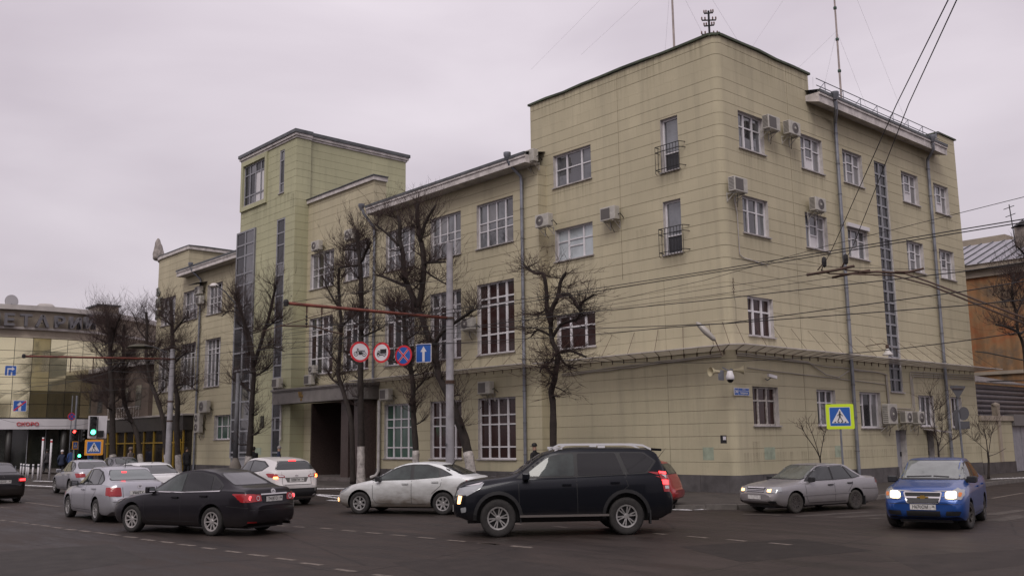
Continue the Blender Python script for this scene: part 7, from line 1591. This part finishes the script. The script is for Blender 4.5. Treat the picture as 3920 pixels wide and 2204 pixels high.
# ================================================================ neighbouring buildings
def at_ld(lat, dep, z=0): 
    F = Vector((-sin(YAW), cos(YAW), 0)); R_ = Vector((cos(YAW), sin(YAW), 0)); return Vector((CAMP.x, CAMP.y, 0))+F*dep+R_*lat+Vector((0, 0, z))
ld = [(-95, 86), (-75, 83.5), (-62, 83.5), (-54, 85), (-47.1, 88), (-42.8, 91), (-40.7, 94), (-39.2, 98), (-38.4, 103), (-38.0, 112)]
cv = smooth([at_ld(*p) for p in ld], 8); cum = [0]
for a, b in zip(cv, cv[1:]): cum.append(cum[-1]+(b-a).length)
def cpos(s):
    for i in range(len(cum)-1):
        if s <= cum[i+1]: break
    t = (s-cum[i])/(cum[i+1]-cum[i]); d = (cv[i+1]-cv[i]).normalized(); return cv[i].lerp(cv[i+1], t), d, Vector((d.y, -d.x, 0))
TH = empty('curved_glass_building', (0, 0, 0), 0, 'curved cinema building with gilded mirror glass and big grey letters at the left', 'building')
def cband(name, s0, s1, z0, z1, o, m_, step=1.5, cap=True):
    mb = MB(); n = max(1, int((s1-s0)/step))
    for i in range(n):
        (p, d, nn), (q, e, mm) = cpos(s0+(s1-s0)*i/n), cpos(s0+(s1-s0)*(i+1)/n); a, b = p+nn*o, q+mm*o
        A, B = Vector((a.x, a.y, z0)), Vector((b.x, b.y, z0)); up = Vector((0, 0, z1-z0)); mb.quad(A, B, B+up, A+up)
        if cap: a2, b2 = p-nn*.6, q-mm*.6; mb.quad(A+up, B+up, Vector((b2.x, b2.y, z1)), Vector((a2.x, a2.y, z1))); mb.quad(Vector((a2.x, a2.y, z0)), Vector((b2.x, b2.y, z0)), B, A)
    return mb.build(name, m_, TH)
SE = cum[-1]-.5; S0 = 18
BEI = mat('beige_panels', (.34, .29, .23), .8, noise=.25, nscale=.8); BEI2 = mat('beige_ledge', (.42, .39, .37), .8, noise=.2, nscale=1)
cband('cornice', S0, SE, 14.7, 15.15, .5, BEI2); cband('frieze', S0, SE, 12.25, 14.7, .0, BEI); cband('ledge', S0, SE, 12.9, 13.12, .35, BEI2); cband('ledge', S0, SE, 12.15, 12.3, .25, BEI)
GOLD = mat('gilded_mirror_glass', (.74, .69, .46), .06, .85); GOLD_REFL = mat('gilded_mirror_glass_dark', (.22, .195, .12), .08, .8)  # second glass has dark street reflections put into its colour, for lower panels
rr_ = random.Random(4); nc = int((SE-S0)/1.48)
for i in range(nc):
    s0 = S0+(SE-S0)*i/nc; s1 = S0+(SE-S0)*(i+1)/nc
    (p, d, nn), (q, e, mm) = cpos(s0), cpos(s1)
    for k in range(6):
        z0 = 4.75+k*1.235; z1 = z0+1.235; j = [rr_.uniform(-.005, .005) for _ in range(4)]; g = .02
        a, b = p.lerp(q, .014), p.lerp(q, .986); mb = MB(); mb.quad(Vector((a.x, a.y, z0+g))+nn*j[0], Vector((b.x, b.y, z0+g))+mm*j[1], Vector((b.x, b.y, z1-g))+mm*j[2], Vector((a.x, a.y, z1-g))+nn*j[3])
        mb.build('glass_panel', GOLD if k > 1 or i % 5 < 2 else GOLD_REFL, TH)
cband('panel_backing', S0, SE, 4.6, 12.2, -.04, mat('dark_backing', (.02, .02, .02), .8), cap=False)
cband('shop_band', S0, SE, 3.68, 4.62, .9, WHS); cband('shop_front', S0, SE, 0.1, 3.7, .05, glassm('dark_shop_glass', (.02, .022, .018), .08, 1.6, noise=.4), cap=False)
for i in range(0, nc, 3):
    p, d, nn = cpos(S0+(SE-S0)*i/nc); mb = MB(); mb.tube([(p.x+nn.x*.4, p.y+nn.y*.4, .1), (p.x+nn.x*.4, p.y+nn.y*.4, 3.7)], .28, 10); mb.build('column', mat('dark_column', (.03, .028, .026), .5), TH, True)
for i in range(0, nc):
    if i % 3: p, d, nn = cpos(S0+(SE-S0)*i/nc); mb = MB(); mb.obox((p.x, p.y, .1), d*.06, nn*.12, (0, 0, 3.6)); mb.build('shop_mullion', GREYF, TH)
mb = MB(); c_ = [p for p in cv if True]; mb.poly([(p.x, p.y, 14.9) for p in c_]+[tuple(at_ld(-60, 140, 14.9)), tuple(at_ld(-95, 140, 14.9))]); mb.build('roof', ROOFM, TH)
LETM = mat('grey_sign_letters', (.115, .11, .12), .6, noise=.2)
def s_at(px, o=0.6):
    best = min((abs(proj(cpos(s)[0]+cpos(s)[2]*o+Vector((0, 0, 13.9)))[0]-px), s) for s in [S0+(SE-S0)*k/600 for k in range(601)]); return best[1]
for ch, px in (('Л', -22), ('Е', 37), ('Т', 101), ('А', 163), ('Р', 226), ('И', 288), ('Й', 342)):
    s = s_at(px); p, d, nn = cpos(s); text('letter', ch, 1.45, tuple(p+nn*.62+Vector((0, 0, 13.62 if ch != 'Й' else 13.75))), d, nn, LETM, TH, .25, .05, sx=1.15)
s = s_at(8, 1.0); p, d, nn = cpos(s); text('letter', 'D', 1.0, tuple(p+nn*.93+Vector((0, 0, 4.12))), d, nn, BLUES, TH, .02, .04)
s = s_at(132, 1.0); p, d, nn = cpos(s); text('lettering', 'СКОРО', .46, tuple(p+nn*.93+Vector((0, 0, 4.12))), d, nn, REDS, TH, .02, .008, sx=1.15)
q = atD(45, 1153, 90); DS = empty('satellite_dish', q, 0, 'large pale satellite dish on the roof of the curved building', 'satellite dish'); ud, n = face_cam(45, 25)
mb = MB(); mb.disc((0, 0, 0), n, .62, 28); o = mb.build('dish', mat('dish_grey', (.40, .39, .40), .6), DS); mb = MB(); mb.disc((-n*.05), -n, .62, 28); mb.build('dish_back', ACD, DS); mb = MB(); mb.tube([(0, 0, -.2), (0, 0, -1.3)], .05, 8); mb.build('mast', STEEL, DS)
q = atD(175, 1173, 92); VN = empty('roof_vent', q, 0, 'low rounded vent housing on the roof of the curved building', 'roof vent'); mb = MB(); mb.lathe([(0.75, -.6), (.78, .05), (.6, .22), (0, .26)], n=20); mb.build('housing', BEI2, VN, True)
q = atD(395, 1195, 99); VN = empty('roof_hut', q, 0, 'grey roof hut behind the treetops on the curved building', 'roof hut'); mb = MB(); mb.box((-1.6, -1, -1), (1.6, 1, .45)); mb.build('walls', BEI, VN); mb = MB(); mb.box((-1.8, -1.2, .45), (1.8, 1.2, .6)); mb.build('roof', ROOFM, VN)
# shop front at the rounded end of the long wing
SHP = empty('corner_shop', (0, 0, 0), 0, 'dark ground-floor shop front with yellow frames at the left end of the building', 'shop front')
DST = mat('shop_dark_stone', (.035, .03, .028), .5, noise=.3); YEL = mat('yellow_frame', (.30, .19, .02), .5); SG_ = glassm('shop_glass', (.03, .025, .02), .08, 1.5, noise=.6)
mb = MB(); mb.box((-60, -1.25, 3.1), (-44.6, 2.4, 4.1)); mb.build('fascia', DST, SHP); mb = MB(); mb.box((-60, -1.35, 4.1), (-44.5, 2.4, 4.22)); mb.build('canopy_edge', BEI2, SHP)
mb = MB(); mb.box((-60, -1.05, .1), (-44.7, 2.2, 3.1)); mb.build('glazing', SG_, SHP)
for x in (-59.5, -57.6, -55.7, -53.8, -51.9, -50, -48.1, -46.4, -44.8): mb = MB(); mb.box((x-.05, -1.15, .1), (x+.05, -1.05, 3.1)); mb.build('frame_post', YEL, SHP)
mb = MB(); mb.box((-60, -1.13, 2.2), (-44.7, -1.05, 2.28)); mb.build('transom', YEL, SHP); mb = MB(); mb.obox((-45.6, -1.2, .3), (.9, 0, 0), (0, .05, 0), (-.35, 0, 2.2)); mb.build('yellow_banner', YEL, SHP)
mb = MB()
for k in range(14): x = -59.5+k*.5; mb = MB(); mb.bar((x, -1.2, 4.2), (x, -1.2, 5.0), .03); mb.build('railing_bar', REVEAL, SHP)
mb = MB(); mb.bar((-59.6, -1.2, 5.0), (-52.9, -1.2, 5.0), .05); mb.build('railing', REVEAL, SHP)
# brown house closing the view behind the left trees
BH = empty('brown_house', (0, 0, 0), 0, 'dull brown house behind the left trees, between the curved building and the long wing', 'building')
mb = MB(); mb.box((-92, 3, 0), (-62, 14, 9.0)); mb.build('wall', mat('brown_render', (.085, .062, .048), .9, noise=.4, nscale=.5), BH); mb = MB(); mb.box((-92.3, 2.6, 9.0), (-61.7, 14.3, 9.4)); mb.build('cornice', BEI2, BH)
for i in range(9):
    for z in (1.4, 5.2): mb = MB(); mb.box((-90.5+i*3.2, 2.97, z), (-89.2+i*3.2, 3.0, z+2.1)); mb.build('window', GL_DARK, BH)
# stone sculpture on the rounded parapet
q = onY(608, 955, .8); SC = empty('stone_sculpture', q, 0, 'weathered stone sculpture fragment standing on the rounded parapet', 'sculpture')
mb = MB(); mb.tube([(.05, 0, -1.0), (0, 0, -.2), (-.14, 0, .4), (-.24, 0, 1.0)], [.55, .46, .30, .09], 9); o = mb.build('stone', mat('weathered_stone', (.28, .25, .23), .95, noise=.5, nscale=4, bump=.9, bscale=6), SC, True)
sb_ = o.modifiers.new('s', 'SUBSURF'); sb_.levels = sb_.render_levels = 2; tx = bpy.data.textures.new('n', 'CLOUDS'); tx.noise_scale = .35; dm = o.modifiers.new('d', 'DISPLACE'); dm.texture = tx; dm.strength = .2
# letters on the rounded wall
LB = mat('wall_letters', (.17, .17, .15), .7)
for s_, z, off in (('ТЬ', 11.9+1.75, .0), ('НЫЕ', 11.9+.9, .5), ('ТЕАТР', 11.9, .9)):
    for k, ch in enumerate(reversed(s_)):
        s = CL+off-.1-k*.62; A, B = Vector(Pw(max(.01, s-.05), 0, 0)), Vector(Pw(s+.05, 0, 0)); d = (B-A).normalized(); text('wall_letter', ch, .85, (A.x+d.y*.06, A.y-d.x*.06, z), d, (d.y, -d.x, 0), LB, BL, .05, .02)
# ---- right: low yard wall, shed, orange house
YW = empty('yard_wall', (0, 0, 0), 0, 'low cream yard wall with dark plinth continuing the right side', 'wall')
facade_mark = len(COURSES)
facade(YW, [(0, 20.55), (0, 24.6), (-.3, 24.6)], .68, 2.75, [], CREAM)
for ar, m, mt, pa in COURSES[facade_mark:]: m.build('plaster_course', mt, pa)
slabs(YW, (0, 20.55), (0, 24.6), 0, .68, 0, 1.2, 'plinth_slab', PLINTH); m = MB(); m.box((-.3, 20.55, 2.75), (.12, 24.6, 3.0)); m.build('coping', BEI, YW); m = MB(); m.box((-.2, 22.7, .68), (.09, 23.0, 3.5)); m.build('pillar', BEI, YW); m = MB(); m.lathe([(.22, 3.5), (.22, 3.6), (0, 3.7)], (-.05, 22.85, 0), n=4); m.build('pillar_cap', BEI, YW)
GT = empty('yard_gate', (0, 0, 0), 0, 'grey sheet metal gate with a lintel at the right edge', 'gate')
for k in range(3): m = MB(); m.box((-.12, 24.75+k*1.1, .15), (-.05, 25.8+k*1.1, 2.5)); m.build('leaf', DOORM, GT)
m = MB(); m.box((-.35, 24.6, 2.5), (.15, 28.2, 3.1)); m.build('lintel', mat('grey_lintel', (.16, .15, .15), .7), GT); m = MB(); m.box((-.2, 28.05, .12), (.05, 28.3, 2.5)); m.build('gate_post', BEI, GT)
SHD = empty('metal_shed', (0, 0, 0), 0, 'grey corrugated metal shed rising behind the yard wall', 'shed')
COR = mat('corrugated_grey', (.17, .16, .175), .5, .3, noise=.2)
for k in range(7): m = MB(); z = 3.02+k*.26; m.tube([(-1.2, 20.7, z), (-1.2, 30, z)], .13, 8); m.build('wall_rib', COR, SHD)
for k in range(24): m = MB(); y = 20.7+k*.4; m.obox((-.9, y, 4.8), (-3.2, 0, .75), (0, .3, 0), (0, 0, .05)); m.build('roof_rib', mat('corrugated_light', (.30, .29, .30), .45, .4), SHD, fix=True)
m = MB(); m.poly([(-.95, 20.6, 4.78), (-4.2, 20.6, 5.5), (-4.2, 30, 5.5), (-.95, 30, 4.78)]); m.build('roof_sheet', COR, SHD); m = MB(); m.box((-4.2, 20.7, 0), (-1.3, 30, 4.7)); m.build('walls', COR, SHD)
OH = empty('orange_house', (0, 0, 0), 0, 'old house with peeling orange render and a seamed metal roof at the right edge', 'house')
def orange():
    m = bpy.data.materials.new('peeling_orange_render'); m.use_nodes = True; t = m.node_tree; N = t.nodes.new; L = t.links.new; b = t.nodes['Principled BSDF']; b.inputs['Roughness'].default_value = .9
    g = N('ShaderNodeTexCoord'); a = N('ShaderNodeTexNoise'); a.inputs['Scale'].default_value = .55; a.inputs['Detail'].default_value = 9; a.inputs['Roughness'].default_value = .7; L(g.outputs['Object'], a.inputs['Vector'])
    c = N('ShaderNodeTexNoise'); c.inputs['Scale'].default_value = 1.2; c.inputs['Detail'].default_value = 6; mp2 = N('ShaderNodeMapping'); mp2.inputs['Scale'].default_value = (2, 2, .25); L(g.outputs['Object'], mp2.inputs['Vector']); L(mp2.outputs[0], c.inputs['Vector'])
    r = N('ShaderNodeValToRGB'); e = r.color_ramp.elements; e[0].position = .38; e[0].color = (.17, .125, .085, 1); e[1].position = .62; e[1].color = (.33, .125, .05, 1); x = e.new(.5); x.color = (.30, .17, .08, 1); L(a.outputs['Fac'], r.inputs['Fac'])
    mm = N('ShaderNodeMixRGB'); mm.blend_type = 'MULTIPLY'; mm.inputs['Fac'].default_value = .6; q = N('ShaderNodeMapRange'); q.inputs['From Min'].default_value = .35; q.inputs['From Max'].default_value = .65; q.inputs['To Min'].default_value = .5; q.inputs['To Max'].default_value = 1.2; L(c.outputs['Fac'], q.inputs['Value']); L(r.outputs[0], mm.inputs['Color1']); L(q.outputs[0], mm.inputs['Color2']); L(mm.outputs[0], b.inputs['Base Color'])
    bp = N('ShaderNodeBump'); bp.inputs['Strength'].default_value = .5; bp.inputs['Distance'].default_value = .03; L(a.outputs['Fac'], bp.inputs['Height']); L(bp.outputs[0], b.inputs['Normal']); return m
YH = 31.0; zc_ = onY(3720, 1010, YH).z
xa, xb = onY(3600, 1100, YH).x-6, onY(3935, 1100, YH).x+7
m = MB(); m.box((xa, YH, 0), (xb, YH+14, zc_-.9)); m.build('wall', orange(), OH)
m = MB(); m.box((xa-.1, YH-.15, zc_-.9), (xb+.1, YH, zc_-.45)); m.build('frieze', BEI, OH); m = MB(); m.box((xa-.3, YH-.5, zc_-.45), (xb+.3, YH+14, zc_-.15)); m.build('cornice', BEI, OH); m = MB(); m.box((xa, YH-.12, 5.6), (xb, YH, 5.8)); m.build('string_course', BEI, OH)
LRF = mat('light_roof_sheet', (.30, .29, .32), .45, .35, noise=.25, nscale=.8)
ns = int((xb-xa+1)/.75); ridge = zc_+2.3
for k in range(ns):
    x = xa-.4+k*.75; m = MB(); dz = .0 
    m.quad((x, YH-.6, zc_-.15), (x+.75, YH-.6, zc_-.15), (x+.75, YH+6, ridge), (x, YH+6, ridge)); m.build('roof_sheet', LRF, OH); m = MB(); m.obox((x, YH-.6, zc_-.15), (.05, 0, 0), (0, 6.6, ridge-zc_+.15), (0, 0, .07)); m.build('roof_seam', ROOFM, OH)
q = onY(3745, 945, YH+8); m = MB(); m.box((q.x-3.5, YH+7.5, q.z-1.5), (q.x+2.0, YH+9, q.z+.5)); m.build('attic', BEI, OH)
q = onY(3912, 890, YH+3); m = MB(); m.box((q.x-.3, YH+2.6, q.z-1.6), (q.x+.5, YH+3.4, q.z+.3)); m.build('chimney', mat('chimney_brick', (.2, .17, .15), .9, noise=.4), OH); m = MB(); m.lathe([(.7, .3), (.72, .36), (0, .75)], (q.x+.1, YH+3, q.z+.05), n=4); m.build('chimney_cap', IRON, OH)
q = onY(3888, 920, YH+2); AP = empty('roof_aerial_pole', q, 0, 'thin aerial pole with small cross arms on the orange house roof', 'aerial'); m = MB(); m.tube([(0, 0, -.8), (-.18, 0, 2.3)], .03, 6); m.build('pole', IRON, AP)
for z, w in ((1.6, .3), (2.1, .32)): m = MB(); m.bar((-.12*z/1.2-w, 0, z-.05), (-.12*z/1.2+w, 0, z+.08), .035); m.build('cross_arm', IRON, AP)
# ---- buildings across the crossing, behind the camera (they stand in the reflections)
for nm, (lat, dep), L_, hgt, rot, lab, colr in (('street_house', (5, -38), 46, 13, 0, 'plain grey-beige house across the street behind the camera', (.22, .2, .17)), ('street_house', (-60, -22), 44, 15, -25, 'plain brownish house across the street behind and left of the camera', (.2, .16, .13))):
    p = at_ld(lat, dep); t = empty(nm, p, YAW+radians(rot), lab, 'house', 'houses across the street')
    m = MB(); m.box((-L_/2, -12, 0), (L_/2, 0, hgt)); m.build('wall', mat('house_render_%d' % (int(-rot)), colr, .9, noise=.3, nscale=.4), t); m = MB(); m.box((-L_/2-.3, -12.3, hgt), (L_/2+.3, .4, hgt+.4)); m.build('cornice', BEI2, t)
    for i in range(int(L_/3.2)):
        for z in (1.2, 4.8, 8.6): m = MB(); x = -L_/2+1.4+i*3.2; m.box((x, 0.0, z), (x+1.5, .03, z+2)); m.build('window', GL_DARK, t)
# ================================================================ people
def person(px, py, Y, heading, coat, label, hat=None, scale=1.0, walk=0.5, plane='Y', z0=.12, hatm=None, legs=(.015, .015, .02)):
    base = onY(px, py, Y) if plane == 'Y' else onZ(px, py, z0); h_ = heading
    t = empty('person', (base.x, base.y, z0), radians(heading), label, 'person', 'people on the pavement'); t.scale = (scale,)*3
    s = walk
    V = [(0, 0, .95), (0, 0, 1.12), (0, 0, 1.34), (.0, 0, 1.47), (.015, 0, 1.55), (.02, 0, 1.66), (.02, 0, 1.74),
         (0, .18, 1.38), (-.04-s*.08, .235, 1.12), (.03+s*.02, .24, .86), (.05+s*.03, .235, .78),
         (0, -.18, 1.38), (.02+s*.06, -.235, 1.12), (.10+s*.12, -.24, .88), (.13+s*.14, -.235, .81),
         (0, .09, .88), (.04+s*.16, .095, .50), (-.01+s*.22, .10, .09), (.11+s*.22, .11, .04),
         (0, -.09, .88), (.02-s*.04, -.095, .50), (-.08-s*.32, -.10, .12), (.02-s*.28, -.11, .05)]
    E_ = [(0, 1), (1, 2), (2, 3), (3, 4), (4, 5), (5, 6), (2, 7), (7, 8), (8, 9), (9, 10), (2, 11), (11, 12), (12, 13), (13, 14), (0, 15), (15, 16), (16, 17), (17, 18), (0, 19), (19, 20), (20, 21), (21, 22)]
    Rr = [(.17, .14), (.165, .13), (.19, .13), (.075, .075), (.085, .075), (.098, .082), (.06, .055), (.075, .075), (.062, .062), (.048, .048), (.03, .045), (.075, .075), (.062, .062), (.048, .048), (.03, .045), (.115, .12), (.082, .082), (.062, .062), (.045, .04), (.115, .12), (.082, .082), (.062, .062), (.045, .04)]
    bm = bmesh.new(); lay = bm.verts.layers.skin.verify(); vs = [bm.verts.new(v) for v in V]
    for v, r in zip(vs, Rr): v[lay].radius = (r[1], r[0]) if False else r; v[lay].use_root = False
    vs[0][lay].use_root = True
    for a, b in E_: bm.edges.new((vs[a], vs[b]))
    me = bpy.data.meshes.new('body'); bm.to_mesh(me); bm.free(); o = bpy.data.objects.new('tmp', me); COL.objects.link(o)
    m1 = o.modifiers.new('s', 'SKIN'); m1.use_smooth_shade = True; m2 = o.modifiers.new('u', 'SUBSURF'); m2.levels = 2
    me2 = bpy.data.meshes.new_from_object(o.evaluated_get(bpy.context.evaluated_depsgraph_get())); bpy.data.objects.remove(o)
    for m in (coat, mat('dark_trousers', legs, .9), mat('skin', (.36, .22, .16), .6), mat('dark_shoes', (.012, .01, .01), .5)): me2.materials.append(m)
    for p in me2.polygons:
        c = p.center; arm = abs(c.y) > .17
        p.material_index = 2 if c.z > 1.53 else (0 if (c.z > .78 and not (arm and c.z < .83)) else (3 if c.z < .12 else 1)); p.use_smooth = True
    b = bpy.data.objects.new('body', me2); COL.objects.link(b); b.parent = t
    k = MB(); k.lathe([(.17, 1.0), (.20, .85), (.215, .72), (.205, .715), (.16, .9)], n=18); sk = k.build('coat_skirt', coat, t, True); sk.scale = (.85, 1.05, 1)
    fb = MB(); fb.poly([(.10, -.015, 1.66), (.135, 0, 1.615), (.10, .015, 1.66)]); fb.poly([(.10, -.02, 1.61), (.135, 0, 1.612), (.10, .02, 1.61)]); fb.build('nose', MATS['skin'], t)
    for s_ in (-1, 1): e = MB(); e.lathe([(0, 0), (.010, .003), (.012, .01)], (.098, s_*.035, 1.655), 'X', 8); e.build('eye', INK, t)
    if hat == 'cap': c = MB(); c.lathe([(.108, 1.68), (.115, 1.72), (.10, 1.79), (.05, 1.825), (0, 1.83)], (.02, 0, 0), n=16); c.box((.08, -.07, 1.69), (.19, .07, 1.705)); c.build('cap', hatm or IRON, t, True)
    elif hat == 'fur': c = MB(); c.lathe([(.12, 1.64), (.155, 1.68), (.16, 1.76), (.13, 1.83), (0, 1.86)], (.0, 0, 0), n=16); c.build('fur_hat', hatm or IRON, t, True)
    else: c = MB(); c.lathe([(.085, 1.58), (.108, 1.66), (.105, 1.73), (.07, 1.785), (0, 1.80)], (-.008, 0, 0), n=16); c.build('hair', mat('dark_hair', (.015, .011, .009), .8), t, True)
    return t
DK = mat('black_coat', (.014, .013, .015), .9); NV = mat('navy_coat', (.015, .022, .05), .85); BJ = mat('blue_jacket', (.02, .05, .16), .8); GF = mat('grey_fur_coat', (.17, .14, .13), .95, noise=.5, nscale=20, bump=.6)
WK = mat('knit_cap', (.22, .2, .2), .9)
person(1066, 1780, -3.4, 60, NV, 'person in a dark jacket and grey cap standing before the tower', 'cap', hatm=WK, walk=.1)
person(969, 1780, -3.2, 170, DK, 'person in black half hidden behind the tree by the tower', None, walk=.4)
person(2048, 1780, -2.2, 180, DK, 'person in a black knitted hat whose head shows over the off-road car', 'cap', walk=.3, scale=1.0)
person(497, 1800, -3.4, 200, GF, 'person in a grey fur coat and hat under the left trees', 'fur', hatm=GF, walk=.3)
person(233, 1818, 0, 150, NV, 'person in dark clothes with a white cap crossing behind the silver saloon', 'cap', plane='Z', z0=0.0, walk=.9, hatm=WHS)
person(268, 1806, 0, 170, BJ, 'person in a blue jacket in front of the dark shop glass', None, plane='Z', z0=.1, walk=.4)
person(343, 1806, 0, 20, BJ, 'person in a blue jacket behind the crossing sign post', None, plane='Z', z0=.1, walk=.3)
person(382, 1808, 0, 20, DK, 'person in a dark coat right of the crossing sign post', 'cap', plane='Z', z0=.1, walk=.3)
person(176, 1806, 0, 200, mat('dark_grey_coat', (.06, .055, .06), .9), 'person carrying a light bag between the white posts', None, plane='Z', z0=.1, walk=.5)
person(712, 1800, -3.6, 0, DK, 'dark figure beside the straight tree right of the concrete pole', None, walk=.4)
